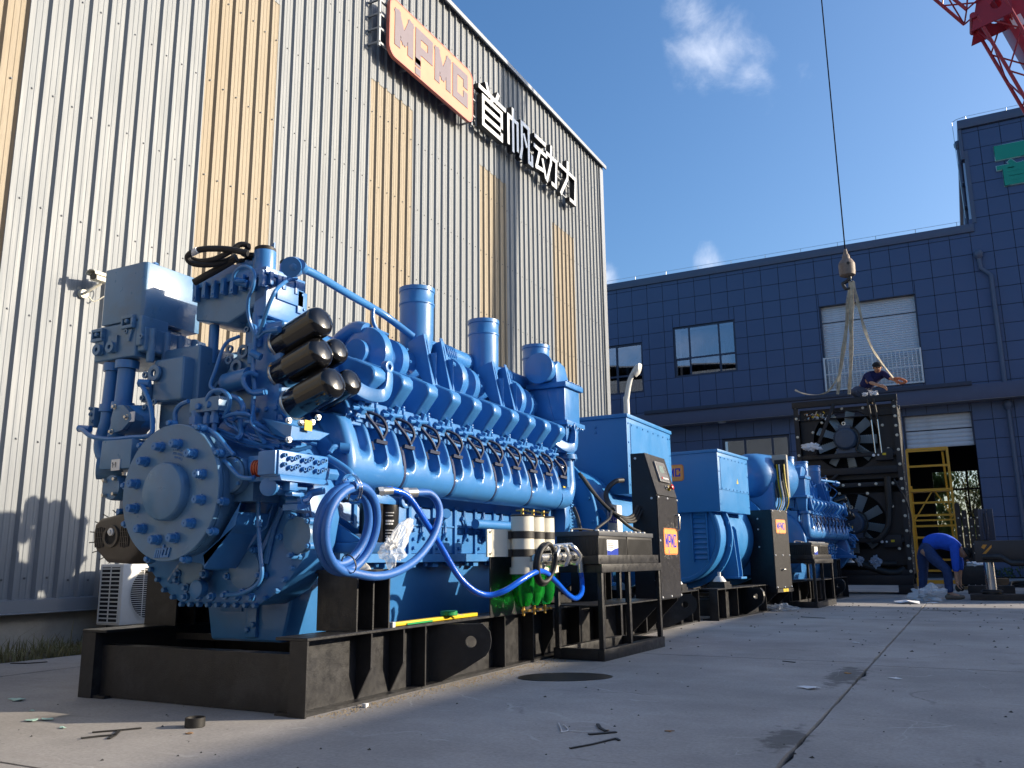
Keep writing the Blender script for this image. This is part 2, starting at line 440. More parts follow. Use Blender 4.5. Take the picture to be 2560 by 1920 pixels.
# ================================================================ ground
def concrete_mat():
    m = bpy.data.materials.new('yard_concrete'); m.use_nodes = True
    nt = m.node_tree; N = nt.nodes; L = nt.links; p = N['Principled BSDF']
    tc = N.new('ShaderNodeTexCoord')
    def nz(scale, det, rough, stretch=(1, 1, 1), dist=0.0):
        mp = N.new('ShaderNodeMapping'); mp.inputs['Scale'].default_value = stretch
        L.new(tc.outputs['Object'], mp.inputs['Vector'])
        n = N.new('ShaderNodeTexNoise'); n.inputs['Scale'].default_value = scale; n.inputs['Detail'].default_value = det
        n.inputs['Roughness'].default_value = rough; n.inputs['Distortion'].default_value = dist
        L.new(mp.outputs[0], n.inputs['Vector']); return n.outputs['Fac']
    def ramp(f, a, b, c0, c1):
        r = N.new('ShaderNodeMapRange'); r.interpolation_type = 'SMOOTHSTEP'
        r.inputs['From Min'].default_value = a; r.inputs['From Max'].default_value = b
        r.inputs['To Min'].default_value = c0; r.inputs['To Max'].default_value = c1
        L.new(f, r.inputs['Value']); return r.outputs[0]
    def mix(fac, c1, c2, typ='MIX'):
        x = N.new('ShaderNodeMixRGB'); x.blend_type = typ
        if isinstance(fac, float): x.inputs['Fac'].default_value = fac
        else: L.new(fac, x.inputs['Fac'])
        for i, c in ((1, c1), (2, c2)):
            if isinstance(c, tuple): x.inputs[i].default_value = c + (1,)
            else: L.new(c, x.inputs[i])
        return x.outputs[0]
    base = mix(ramp(nz(0.9, 6, 0.65), 0.3, 0.7, 0, 1), (0.245, 0.232, 0.222), (0.355, 0.335, 0.32))
    fine = ramp(nz(55, 4, 0.7), 0.25, 0.75, 0.82, 1.12)
    c = mix(1.0, base, fine, 'MULTIPLY')
    streak = ramp(nz(2.2, 8, 0.75, (0.35, 2.2, 1)), 0.52, 0.75, 0, 0.55)      # sweeping and tyre wear across the slab
    c = mix(streak, c, (0.22, 0.20, 0.185))
    pale = ramp(nz(1.4, 10, 0.8, (1.6, 0.5, 1), 0.8), 0.60, 0.74, 0, 0.5)
    c = mix(pale, c, (0.47, 0.45, 0.42))
    oil = ramp(nz(1.1, 5, 0.6, (1, 1, 1), 0.4), 0.66, 0.74, 0, 0.6)
    c = mix(oil, c, (0.12, 0.11, 0.10))
    speck = ramp(nz(28, 2, 0.5), 0.70, 0.76, 0, 0.7)
    c = mix(speck, c, (0.10, 0.095, 0.09))
    # damp patches along the long joint
    for (sx_, sy_, rx_, ry_) in ((-0.78, 6.1, .13, .55), (-0.78, 3.95, .10, .30), (-.35, 13.7, .5, .25)):
        mp = N.new('ShaderNodeMapping'); mp.inputs['Location'].default_value = (-sx_ / rx_, -sy_ / ry_, 0); mp.inputs['Scale'].default_value = (1 / rx_, 1 / ry_, 0)
        L.new(tc.outputs['Object'], mp.inputs['Vector'])
        ln_ = N.new('ShaderNodeVectorMath'); ln_.operation = 'LENGTH'; L.new(mp.outputs[0], ln_.inputs[0])
        ad_ = N.new('ShaderNodeMath'); ad_.operation = 'ADD'; L.new(ln_.outputs['Value'], ad_.inputs[0]); L.new(ramp(nz(9, 6, .7), .3, .7, -.45, .45), ad_.inputs[1])
        c = mix(ramp(ad_.outputs[0], .55, 1.05, .75, 0), c, (0.075, 0.07, 0.065))
    # hairline cracks and scratches
    for sc, st, th, colr, amt in ((0.55, (1, 1, 1), 0.006, (0.10, 0.09, 0.085), 0.5), (0.8, (0.5, 1.7, 1), 0.007, (0.55, 0.54, 0.53), 0.42), (0.9, (1.9, 0.6, 1), 0.005, (0.52, 0.51, 0.5), 0.4)):
        mp = N.new('ShaderNodeMapping'); mp.inputs['Scale'].default_value = st; mp.inputs['Location'].default_value = (sc * 7, sc * 3, 0)
        wn = N.new('ShaderNodeTexNoise'); wn.inputs['Scale'].default_value = 1.7; wn.inputs['Detail'].default_value = 5
        L.new(tc.outputs['Object'], wn.inputs['Vector'])
        ad = N.new('ShaderNodeMixRGB'); ad.blend_type = 'ADD'; ad.inputs['Fac'].default_value = 0.35
        L.new(tc.outputs['Object'], ad.inputs[1]); L.new(wn.outputs['Color'], ad.inputs[2])
        L.new(ad.outputs[0], mp.inputs['Vector'])
        v = N.new('ShaderNodeTexVoronoi'); v.feature = 'DISTANCE_TO_EDGE'; v.inputs['Scale'].default_value = sc
        L.new(mp.outputs[0], v.inputs['Vector'])
        ln = ramp(v.outputs['Distance'], 0.0, th, amt, 0)
        gate = ramp(nz(0.7 + sc, 3, 0.5), 0.5, 0.62, 0, 1)
        mu = N.new('ShaderNodeMath'); mu.operation = 'MULTIPLY'; L.new(ln, mu.inputs[0]); L.new(gate, mu.inputs[1])
        c = mix(mu.outputs[0], c, colr)
    L.new(c, p.inputs['Base Color'])
    L.new(ramp(nz(3, 5, 0.6), 0.3, 0.7, 0.72, 0.92), p.inputs['Roughness'])
    b = N.new('ShaderNodeBump'); b.inputs['Strength'].default_value = 0.25; b.inputs['Distance'].default_value = 0.006
    L.new(nz(70, 6, 0.75), b.inputs['Height']); L.new(b.outputs[0], p.inputs['Normal'])
    return m
yard = concrete_mat()
joint_fill = mat('joint_dirt', (0.055, 0.05, 0.045), 0.95, var=0.3, vscale=20, bump=0.5, bscale=60)
g = MB(); g.add([(-400, -400, -0.03), (400, -400, -0.03), (400, 400, -0.03), (-400, 400, -0.03)], [(0, 1, 2, 3)])
ground = tag(g.build('ground', joint_fill, smooth=0), kind='structure')
def slab(x0, x1, y0, y1, jag=0.004):
    """one poured slab; nibbled edges"""
    rnd = random.Random(int(x0 * 31 + y0 * 17)); pts = []
    def edge(a, b, nx, ny):
        d = (Vector(b) - Vector(a)); n = max(2, int(d.length / 0.14)) if abs(x0) < 8 and y0 < 20 and y0 > -3 else 2
        for i in range(n):
            p = Vector(a) + d * i / n
            k = abs(rnd.gauss(0, jag)) if i else 0
            if rnd.random() < 0.06: k += rnd.random() * 0.03
            pts.append((p.x + nx * k, p.y + ny * k))
    e = 0.006
    x0 += e; x1 -= e; y0 += e; y1 -= e
    edge((x0, y0), (x1, y0), 0, 1); edge((x1, y0), (x1, y1), -1, 0); edge((x1, y1), (x0, y1), 0, -1); edge((x0, y1), (x0, y0), 1, 0)
    mb = MB(); mb.prism(pts, 'z', -0.028, 0.0)
    return mb.build('concrete_slab', yard, ground, smooth=0)
xl = [-6.02, -0.70, 4.7, 10.2]
for i in range(3):
    ys = ([-14, -7.1, -2.44, 2.22, 6.88, 11.54, 16.2, 20.86, 25.5, 33.2] if i == 0 else [-14, -6.9, -2.4, 2.13, 6.73, 11.4, 16.1, 20.7, 25.3, 33.2])
    for a, b in zip(ys[:-1], ys[1:]): slab(xl[i], xl[i + 1], a, b)
ys = [-14, -6, 0.5, 5.6, 10.5, 15.5, 20.5, 25.5, 33.2]
for a, b in zip(ys[:-1], ys[1:]): slab(-6.82, -6.02, a, b)
slab(-60, -7.62, 20.2, 33.2); slab(-7.62, -6.82, 20.2, 33.2); slab(10.2, 60, -60, 60); slab(-60, 10.2, -60, -14); slab(-60, 10.2, 34, 90)
# verge of bare earth along the warehouse
earth = mat('verge_earth', (0.13, 0.105, 0.075), 0.95, var=0.4, vscale=8, bump=0.8, bscale=30)
g = MB(); n = 40
vs = []
for i in range(n + 1):
    y = -14 + 34.2 * i / n
    for x in (-7.62, -7.3, -7.0, -6.82): vs.append((x, y, (-0.028 if x in (-7.62, -6.82) else 0.02) + 0.03 * noise.noise((x * 3, y * 2, 0))))
fs = [(i * 4 + j, i * 4 + j + 1, (i + 1) * 4 + j + 1, (i + 1) * 4 + j) for i in range(n) for j in range(3)]
g.add(vs, fs); tag(g.build('verge', earth, smooth=60), kind='structure')
# wild grass on the verge
grass_m = mat('dry_grass', (0.17, 0.155, 0.07), 0.8, var=0.5, vscale=5)
rnd = random.Random(3); gv = []; gf = []
for i in range(9000):
    y = rnd.uniform(2.2, 8.5) if i < 7000 else rnd.uniform(8.5, 20)
    x = -6.80 - abs(rnd.gauss(0, 0.3))
    if x < -7.58: x = -6.85 - rnd.random() * 0.7
    h = rnd.uniform(0.04, 0.15) * (1.2 if x < -7.1 else 0.8) * (0.6 + 0.8 * abs(noise.noise((x * 2, y * 1.5, 3))))
    if rnd.random() < 0.04: h *= 2.0
    a = rnd.uniform(0, 2 * PI); lean = rnd.uniform(0.1, 1.1) * h; w = rnd.uniform(0.0025, 0.006)
    dx, dy = math.cos(a), math.sin(a); b = len(gv)
    gv += [(x - dy * w, y + dx * w, -0.01), (x + dy * w, y - dx * w, -0.01), (x + dx * lean * .35 + dy * w * .7, y + dy * lean * .35 - dx * w * .7, h * .62),
           (x + dx * lean * .35 - dy * w * .7, y + dy * lean * .35 + dx * w * .7, h * .62), (x + dx * lean, y + dy * lean, h)]
    gf += [(b, b + 1, b + 2, b + 3), (b + 3, b + 2, b + 4)]
g = MB(); g.v = gv; g.f = gf
me = bpy.data.meshes.new('grass'); me.from_pydata(gv, [], gf); me.materials.append(grass_m)
tag(link('grass', me), kind='stuff')
# dust and sand swept against the skid
sand = mat('sand', (0.33, 0.26, 0.17), 0.95, var=0.3, vscale=40, bump=0.6, bscale=200)
rnd = random.Random(9); g = MB()
for i in range(1500):
    y = rnd.uniform(3.5, 7.4); x = -2.955 + abs(rnd.gauss(0, 0.06)) * (1 if y < 4.6 else 1.5)
    r = rnd.uniform(0.002, 0.007); g.add([(x - r, y, 0), (x, y - r, 0), (x + r, y, 0), (x, y + r, 0), (x, y, r)], [(0, 1, 4), (1, 2, 4), (2, 3, 4), (3, 0, 4)])
tag(g.build('sand_grains', sand, smooth=0), kind='stuff')
# oil spill
spill = mat('oil_stain', (0.035, 0.033, 0.03), 0.35, var=0.25, vscale=6)
pts = []
for i in range(40):
    a = 2 * PI * i / 40; r = 1 + 0.10 * noise.noise((math.cos(a) * 1.3, math.sin(a) * 1.3, 5))
    pts.append((-2.425 + 0.27 * r * math.cos(a) - 0.1 * math.sin(a), 5.33 + 0.17 * r * math.sin(a) + 0.16 * math.cos(a)))
g = MB(); g.prism(pts, 'z', 0.001, 0.0035); tag(g.build('oil_stain', spill, smooth=0), 'dark oval oil stain on the concrete in front of the battery stand', 'oil stain')
for (cx, cy, rx, ry, sd_) in ():
    pts = []
    for i in range(36):
        a = 2 * PI * i / 36; r = 1 + 0.5 * noise.noise((math.cos(a) * 2, math.sin(a) * 2, sd_))
        pts.append((min(cx + rx * r * math.cos(a), -0.712 if cx < -0.7 else 9), cy + ry * r * math.sin(a)))
    g = MB(); g.prism(pts, 'z', 0.001, 0.003); g.build('damp_patch', mat('damp_patch', (0.13, 0.12, 0.11), 0.6, var=0.4, vscale=9), ground, smooth=0)

# ================================================================ warehouse on the left
sheet_m = mat('grey_wall_sheet', (0.19, 0.21, 0.235), 0.55, metal=0.0, var=0.07, vscale=1.2, stretch=(1, 6, 0.4), rvar=0.07, dirt=(0.17, 0.18, 0.19), dscale=1.3, damt=0.35)
frp_m = mat('beige_translucent_sheet', (0.25, 0.21, 0.155), 0.6, var=0.13, vscale=60, stretch=(1, 1, 0.12), bump=0.15, bscale=250, dirt=(0.20, 0.155, 0.095), dscale=2.0, damt=0.5)
trim_m = mat('grey_trim', (0.24, 0.26, 0.29), 0.4, metal=0.3, var=0.05, vscale=2)
XW = -7.6
wh = thing('warehouse', 'grey corrugated metal warehouse with beige translucent strips along its long sunlit wall', 'building', (XW, 10, 0))
PITCH = 0.2143
def corr(y0, y1, z0, z1, dx=0.0):
    """trapezoidal sheet between y0 and y1"""
    pr = [(0, 0), (0.020, .036), (0.046, .036), (0.066, 0), (.098, 0), (.104, .004), (.116, .004), (.122, 0), (.158, 0), (.164, .004), (.176, .004), (.182, 0)]
    k0 = math.floor((y0 - 4.827) / PITCH) - 1; P = []
    k = k0
    while 4.827 + k * PITCH < y1 + PITCH:
        for u, h in pr: P.append((4.827 + k * PITCH + u, h))
        k += 1
    Q = []
    for a, b in zip(P[:-1], P[1:]):
        if a[0] <= y0 < b[0]: t = (y0 - a[0]) / (b[0] - a[0]); Q.append((y0, a[1] + (b[1] - a[1]) * t))
        if y0 < b[0] < y1: Q.append(b)
        if a[0] < y1 <= b[0]: t = (y1 - a[0]) / (b[0] - a[0]); Q.append((y1, a[1] + (b[1] - a[1]) * t))
    mb = MB(); n = len(Q)
    zs = [z0, z1]
    vs = [(XW + dx + h, y, z) for z in zs for y, h in Q]
    vs += [(XW + dx + h - 0.004, y, z) for z in zs for y, h in Q]
    fs = [(i, i + 1, n + i + 1, n + i) for i in range(n - 1)] + [(2 * n + i, 3 * n + i, 3 * n + i + 1, 2 * n + i + 1) for i in range(n - 1)]
    fs += [(i, 2 * n + i, 2 * n + i + 1, i + 1) for i in range(n - 1)] + [(n + i, n + i + 1, 3 * n + i + 1, 3 * n + i) for i in range(n - 1)]
    fs += [(0, n, 3 * n, 2 * n), (n - 1, 3 * n - 1, 4 * n - 1, 2 * n - 1)]
    return mb.add(vs, fs)
strips = [(3.17, 4.415), (6.574, 7.793), (9.82, 11.015), (13.22, 14.37), (16.575, 17.767), (-0.2, 1.02), (-3.5, -2.3)]
strips.sort()
ZT = 8.24; ZE = 10.93; Y0W, Y1W = -14.0, 19.72
edges = [Y0W] + [e for s_ in strips for e in s_] + [Y1W]
for i in range(0, len(edges) - 1):
    a, b = edges[i], edges[i + 1]
    if i % 2 == 0:
        # grey bands are laid in sheets of about 1.07 m, lapped one over the next
        n = max(1, round((b - a) / 1.07)); w = (b - a) / n
        for k in range(n): corr(a + k * w, a + (k + 1) * w + (0.0 if k == n - 1 else 0.012), 0.44, ZE, 0.0015 * (k % 2)).build('wall_sheet', sheet_m, wh, smooth=20)
    else:
        corr(a - 0.01, b + 0.01, 0.44, ZT + 0.04, -0.006).build('translucent_sheet', frp_m, wh, smooth=20)
        corr(a, b, ZT, ZE, 0.002).build('wall_sheet', sheet_m, wh, smooth=20)
g = MB(); rnd = random.Random(5)                     # fixing screws along the rails
for z in (0.62, 1.9, 3.05, 4.15, 5.3, 6.5, 7.7, 8.9, 10.1):
    y = 1.0
    while y < 19.6:
        k = math.floor((y - 4.827) / PITCH); yy = 4.827 + k * PITCH + 0.142 + rnd.uniform(-.004, .004)
        g.lathe([(0.011, 0), (0.011, 0.004), (0.006, 0.005), (0.006, 0.012)], (XW + 0.002, yy, z + rnd.uniform(-.02, .02)), (1, 0, 0), 6)
        y += PITCH
tag(g.build('screw', mat('dull_screw', (0.10, 0.11, 0.13), 0.5, metal=0.5), wh, smooth=0), kind='stuff')
g = MB(); g.prism([(XW - .02, 0.46), (XW + 0.055, 0.445), (XW + 0.06, 0.335), (XW + 0.08, 0.33), (XW + 0.08, 0.326), (XW - .02, 0.326)], 'y', Y0W, Y1W); g.build('base_flashing', trim_m, wh)
g = MB(); g.box(XW - 0.2, XW - 0.03, Y0W, Y1W - 0.02, -0.03, 0.326); g.build('plinth', concrete_plain, wh, smooth=0)
g = MB(); g.prism([(XW - 0.3, ZE + .10), (XW + 0.13, ZE + 0.02), (XW + 0.13, ZE - 0.07), (XW + 0.10, ZE - 0.07), (XW + 0.10, ZE - 0.01), (XW - 0.3, ZE + .05)], 'y', Y0W, Y1W + 0.1); g.build('eave_flashing', trim_m, wh)
g = MB(); g.box(XW - 0.12, XW + 0.045, Y1W, Y1W + 0.05, 0.33, ZE - 0.01); g.box(XW + 0.02, XW + 0.046, Y1W - 0.17, Y1W - 0.002, 0.33, ZE - 0.01); g.build('corner_flashing', trim_m, wh)
g = MB(); g.prism([(XW - 0.25, ZE + 0.05), (XW - 22, ZE + 2.0), (XW - 44, ZE + 0.05), (XW - 44, ZE - 0.02), (XW - 22, ZE + 1.9), (XW - 0.25, ZE - 0.02)], 'y', Y0W, Y1W + 0.1); g.build('roof', trim_m, wh, smooth=0)
g = MB(); g.box(XW - 44, XW - 0.13, Y1W - 0.1, Y1W + 0.03, 0, ZE); g.build('end_wall', sheet_m, wh, smooth=0)
g = MB(); g.box(XW - 44, XW - 0.02, Y0W - 0.1, Y0W, 0, ZE); g.build('end_wall', sheet_m, wh, smooth=0)

# roof sign on the long wall
XS = XW + 0.30
sg = thing('company_sign', 'large orange rounded sign with grey letters high on the corrugated wall', 'sign', (XS, 11.6, 9.5))
SY0, SY1, SZ0, SZ1 = 9.904, 12.511, 8.632, 8.632 + 1.02
cy_, cz_ = (SY0 + SY1) / 2, (SZ0 + SZ1) / 2
g = MB(); g.prism([(cy_ + y, cz_ + z) for y, z in rrect(SY1 - SY0, SZ1 - SZ0, 0.17)], 'x', XS - 0.05, XS); g.build('sign_board', mat('faded_orange_board', (0.50, 0.23, 0.13), 0.4, var=0.08, vscale=3), sg)
g = MB(); P1 = [(cy_ + y, cz_ + z) for y, z in rrect(SY1 - SY0 + .02, SZ1 - SZ0 + .02, 0.175)]
g.rings([[(XS - 0.06, a, b) for a, b in P1], [(XS + 0.004, a, b) for a, b in P1], [(XS + 0.004, cy_ + (a - cy_) * .985, cz_ + (b - cz_) * .97) for a, b in P1]], True, False); g.build('sign_edge', mat('faded_red_edge', (0.48, 0.13, 0.10), 0.4), sg)
grey_letter = mat('faded_grey_letter', (0.13, 0.10, 0.13), 0.5, var=0.1, vscale=4)
def letter_obj(ch, y0, z0, w, h, th):
    mb = MB(); wd, st = GLYPH[ch]
    stroke_bars(mb, st, lambda u, v: (XS + 0.002, y0 + th / 2 + u / max(wd, .01) * (w - th), z0 + th / 2 + v * (h - th)), th, (0.006, 0, 0))
    if ch == 'P': mb.box(XS + .003, XS + .008, y0, y0 + th, z0 - 0.04, z0 + 0.1); mb.box(XS + .003, XS + .0085, y0, y0 + th, z0 - 0.20, z0 - 0.075)
    return mb.build('letter', grey_letter, sg, smooth=0)
lw = (SY1 - SY0 - 0.30) / 4
for i, ch in enumerate('MPMC'):
    letter_obj(ch, SY0 + 0.13 + i * (lw + 0.013), SZ0 + 0.22, lw - 0.055, 0.66, 0.155)
g = MB()
for y in (SY0 - 0.16, SY0 + .25, cy_, SY1 + 0.1):
    g.bar((XS - 0.09, y, SZ0 + .05), (XS - 0.09, y, SZ1 - .05), 0.04)
for z in (SZ0 + 0.12, SZ0 + 0.37, SZ0 + 0.62, SZ0 + 0.87):
    g.bar((XS - 0.092, SY0 - 0.16, z), (XS - 0.092, SY1 + 0.12, z), 0.034)
    for y in (SY0 - .16, cy_ - .6, cy_ + .6, SY1 + .1): g.bar((XW, y, z + .001), (XS - 0.07, y, z + .001), 0.03)
g.build('sign_frame', trim_m, sg, smooth=0)
# the four characters, silver faced black boxes
silver = mat('silver_face', (0.62, 0.62, 0.60), 0.3, metal=0.6, var=0.1, vscale=6)
XC = XW + 0.26
def char_sign(key, y0, y1, z0, z1, label):
    t = thing('character_sign', label, 'sign', (XC, (y0 + y1) / 2, z0), 'silver characters beside the orange sign')
    th = 0.088; st = CJK[key]
    fn = lambda u, v: (XC, y0 + th / 2 + u * (y1 - y0 - th), z0 + th / 2 + v * (z1 - z0 - th))
    mb = MB(); stroke_bars(mb, st, fn, th + .012, (-0.10, 0, 0)); mb.build('side_return', black_clean, t, smooth=0)
    mb = MB(); stroke_bars(mb, st, fn, th, (0.008, 0, 0)); mb.build('character_face', silver, t, smooth=0)
    mb = MB()
    for z in (z0 + .15, (z0 + z1) / 2, z1 - .18):
        mb.bar((XC - .12, y0 - 0.1, z), (XC - .12, y1 + 0.1, z), 0.03)
    for y in (y0 + .12, y1 - .12):
        mb.bar((XC - .122, y, z0), (XC - .122, y, z1 - .05), 0.03)
        for z in (z0 + .15, z1 - .18): mb.bar((XW, y, z + .01), (XC - .12, y, z + .01), 0.025)
    mb.build('sign_frame', trim_m, t, smooth=0)
cz0 = 8.831
char_sign('shou', 12.796, 13.883, cz0, cz0 + 0.98, 'silver Chinese character nearest the orange sign on the corrugated wall')
char_sign('fan', 13.953, 15.102, cz0, cz0 + 0.98, 'second silver Chinese character from the orange sign, in the shade of the crane boom')
char_sign('dong', 15.153, 16.384, cz0, cz0 + 0.98, 'third silver Chinese character from the orange sign on the corrugated wall')
char_sign('li', 16.411, 17.453, cz0, cz0 + 0.98, 'silver Chinese character nearest the far corner of the corrugated wall')

# security camera on a wall bracket
cc = thing('security_camera', 'cream bullet security camera on a bracket on the corrugated wall', 'security camera', (-7.4, 5.1, 3.35))
cp = Vector((-7.36,5.204,3.534)); dr = Vector((0.25, -0.95, -0.10)).normalized()
g = MB(); g.bar(cp - dr * 0.28, cp + dr * 0.0, 0.085, 0.075); g.build('body', cream, cc, bevel=0.012)
g = MB(); x_, y_, z_ = basis(dr)
g.rings([[cp + dr * t + Vector((0, 0, .016)) + (x_ * math.cos(a) * 0.058 + Vector((0, 0, 1)) * math.sin(a) * 0.05) for a in [PI * i / 10 for i in range(11)]] + [cp + dr * t + Vector((0, 0, .012)) + (x_ * math.cos(a) * 0.054 + Vector((0, 0, 1)) * math.sin(a) * 0.046) for a in [PI * (10 - i) / 10 for i in range(11)]] for t in (-0.3, 0.045)]); g.build('hood', cream, cc)
g = MB(); g.cyl(cp, cp + dr * 0.006, 0.034, n=20); g.build('lens', black_gloss, cc)
g = MB(); b0 = Vector((XW + .03, cp.y + 0.06, cp.z - 0.13)); g.tube([b0, b0 + Vector((.07, -.02, .0)), cp - dr * .12 - Vector((0, 0, .05))], 0.014); g.cyl(b0 - Vector((.03, 0, 0)), b0 + Vector((.01, 0, 0)), .045); g.build('bracket', cream, cc)
g = MB(); g.tube([cp - dr * .26, cp - dr * .30 - Vector((0, 0, .06)), b0 + Vector((.03, .12, -.05)), b0 + Vector((0.01, .05, -.02))], 0.006); g.build('cable', cream, cc)

# air conditioner outdoor unit
AX0, AX1, AY0, AY1, AZ0 = -7.43, -7.10, 5.61, 6.44, 0.15
ac = thing('air_conditioner', 'white outdoor air conditioner unit by the warehouse wall behind the engine', 'air conditioner', (AX1, AY0, 0))
AZ1 = 0.755
g = MB(); g.box(AX0, AX1 - .004, AY0 + .004, AY1, AZ0 + .04, AZ1); g.build('case', white_paint, ac, bevel=0.012)
g = MB()
for i in range(14): g.box(AX0 + .03, AX1 - .03, AY0 - .004, AY0 + .003, AZ0 + .06 + i * .038, AZ0 + .072 + i * .038)
for x in (AX0 + .03, (AX0 + AX1) / 2, AX1 - .03): g.box(x - .006, x + .006, AY0 - .006, AY0 + .002, AZ0 + .06, AZ1 - .02)
g.build('side_grille', white_paint, ac, smooth=0)
g = MB(); g.box(AX0 + .03, AX1 - .03, AY0 - .0005, AY0 + .0035, AZ0 + .07, AZ1 - .03); g.build('coil', dark, ac, smooth=0)
fc = (AX1, (AY0 + AY1) / 2 - 0.06, (AZ0 + AZ1) / 2 + .03)
g = MB(); g.cyl((AX1 - .003, fc[1], fc[2]), (AX1 + .001, fc[1], fc[2]), 0.25, n=36); g.build('fan_opening', dark, ac)
g = MB()
for i in range(27):
    z = -.255 + i * .0196; w = math.sqrt(max(0.0, .26 ** 2 - z * z)) + .01
    g.box(AX1 + .012, AX1 + .016, fc[1] - w, fc[1] + w, fc[2] + z - .0025, fc[2] + z + .0025)
for y in (-.13, 0, .13): g.box(AX1 + .016, AX1 + .02, fc[1] + y - .003, fc[1] + y + .003, fc[2] - .25, fc[2] + .25)
g.build('front_grille', white_paint, ac, smooth=0)
for y in (AY0 + .1, AY1 - .16):
    g = MB(); g.box(AX0 + .02, AX1 - .02, y, y + .06, -.02, AZ0 + .04); g.build('foot', black, ac)

# ================================================================ office and workshop building across the yard
YB = 33.0
clad = mat('blue_grey_cladding', (0.060, 0.100, 0.20), 0.42, var=0.06, vscale=0.6, spec=0.5, dirt=(0.07, 0.10, 0.18), dscale=0.9, damt=0.3)
joint_m = mat('cladding_joint', (0.02, 0.024, 0.035), 0.8)
coping_m = mat('coping_metal', (0.085, 0.11, 0.17), 0.4, var=0.05)
canopy_m = mat('canopy_fascia', (0.075, 0.09, 0.15), 0.45, var=0.06)
soffit_m = mat('canopy_soffit', (0.26, 0.24, 0.25), 0.7)
shutter_m = mat('shutter_slat', (0.60, 0.64, 0.68), 0.42, metal=0.1, var=0.05, vscale=3, dirt=(0.4, 0.4, 0.4), dscale=2, damt=0.3)
frame_m = mat('window_frame', (0.03, 0.045, 0.085), 0.4)
win_glass = mat('window_glass', (0.02, 0.03, 0.045), 0.03, spec=1.0, ior=1.7, coat=0.6)
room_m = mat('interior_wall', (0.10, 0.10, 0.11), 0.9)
curtain_m = mat('curtain', (0.10, 0.085, 0.07), 0.9, var=0.4, vscale=3)
ob = thing('cladded_building', 'dark blue-grey panelled building with flat canopy across the far end of the yard', 'building', (-6, YB, 0))
XL, XT, XR = -22.0, 1.30, 10.0
ZR, ZTW = 12.28, 16.25
# openings: x0, x1, z0, z1
OPEN = [(-4.10, -0.78, 6.80, 10.02), (-9.80, -7.29, 7.90, 9.98), (-14.6, -11.13, 7.45, 9.55), (-1.62, 0.56, 0.0, 5.60), (-8.05, -5.55, 2.6, 5.25), (-20.5, -17.9, 7.9, 9.98)]
UX, UZ = 0.6667, 0.655
cells = []
for r in range(-17, 8):
    z0, z1 = 11.168 + r * UZ, 11.168 + (r + 1) * UZ
    if z1 < 0.05: continue
    z0 = max(z0, 0.02)
    for c in range(-34, 15):
        x0, x1 = 0.503 + c * UX, 0.503 + (c + 1) * UX
        top = ZTW - 0.35 if x0 > XT - 0.35 else ZR - 0.30
        zz1 = min(z1, top)
        if zz1 - z0 < 0.05 or x1 < XL: continue
        if x0 > XT - 0.35 and z0 > ZR - .4: x0 = max(x0, XT)
        rects = [(x0, x1, z0, zz1)]
        for (a, b, p, q) in OPEN:
            new = []
            for (u0, u1, w0, w1) in rects:
                if u1 <= a or u0 >= b or w1 <= p or w0 >= q: new.append((u0, u1, w0, w1)); continue
                if u0 < a: new.append((u0, a, w0, w1))
                if u1 > b: new.append((b, u1, w0, w1))
                m0, m1 = max(u0, a), min(u1, b)
                if w1 > q: new.append((m0, m1, q, w1))
                if w0 < p: new.append((m0, m1, w0, p))
            rects = new
        for q in rects:
            if q[1] - q[0] > 0.025 and q[3] - q[2] > 0.025: cells.append(q)
random.seed(4)
vis = [q for q in cells if -13.2 < q[0] < 2.6 and not (5.7 < q[2] < 6.5 and q[0] < 6)]
vis.sort(key=lambda q: -(q[0] + 14) * 0.02 - q[2] * 0.0)
vis = vis[:296]; vs_ = set(vis)
cache = {}
GAP = 0.009
for q in vis:
    k = (round(q[1] - q[0], 3), round(q[3] - q[2], 3))
    if k not in cache:
        w, h = k; mb = MB(); mb.box(-w / 2 + GAP, w / 2 - GAP, 0, 0.03, -h / 2 + GAP, h / 2 - GAP)
        cache[k] = mb.mesh('panel', smooth=0, bevel=0.002, seg=1); cache[k].materials.append(clad)
    o = link('panel', cache[k], ob)
    o.location = Vector(((q[0] + q[1]) / 2, YB - 0.031 + random.uniform(-.0012, .0012), (q[2] + q[3]) / 2)) - ob.location
    o.rotation_euler = (random.uniform(-.0022, .0022), 0, random.uniform(-.0022, .0022))
mb = MB()
for q in cells:
    if q in vs_: continue
    mb.box(q[0] + GAP, q[1] - GAP, YB - 0.031, YB - 0.001, q[2] + GAP, q[3] - GAP)
tag(mb.build('panel', clad, ob, smooth=0), kind='stuff')
# backing wall with the openings cut out
mb = MB()
xs = sorted(set([XL, XR] + [v for o in OPEN for v in o[:2]]))
for a, b in zip(xs[:-1], xs[1:]):
    m = (a + b) / 2; segs = [(0.0, ZTW - .3 if m > XT else ZR - 0.25)]
    if a < XT < b: segs = [(0.0, ZR - 0.25)]
    for (p, q, w0, w1) in OPEN:
        if p < m < q:
            new = []
            for s0, s1 in segs:
                if w1 <= s0 or w0 >= s1: new.append((s0, s1)); continue
                if w0 > s0: new.append((s0, w0))
                if w1 < s1: new.append((w1, s1))
            segs = new
    for s0, s1 in segs: mb.box(a, b, YB + 0.001, YB + 0.28, s0, s1)
mb.box(XT, XR, YB + .002, YB + 0.28, ZR - .25, ZTW - .3)
mb.build('wall', joint_m, ob, smooth=0)
for q in ((XL, XL + .3, YB + .3, YB + 22, 0, ZR - .3), (XT + .02, XT + .3, YB + .3, YB + 12, ZR - .3, ZTW - .3), (XR - .3, XR, YB + .3, YB + 22, 0, ZTW - .3), (XT + .02, XR, YB + 11.7, YB + 12, ZR, ZTW - .3)):
    mb = MB(); mb.box(*q); mb.build('side_wall', clad, ob, smooth=0)
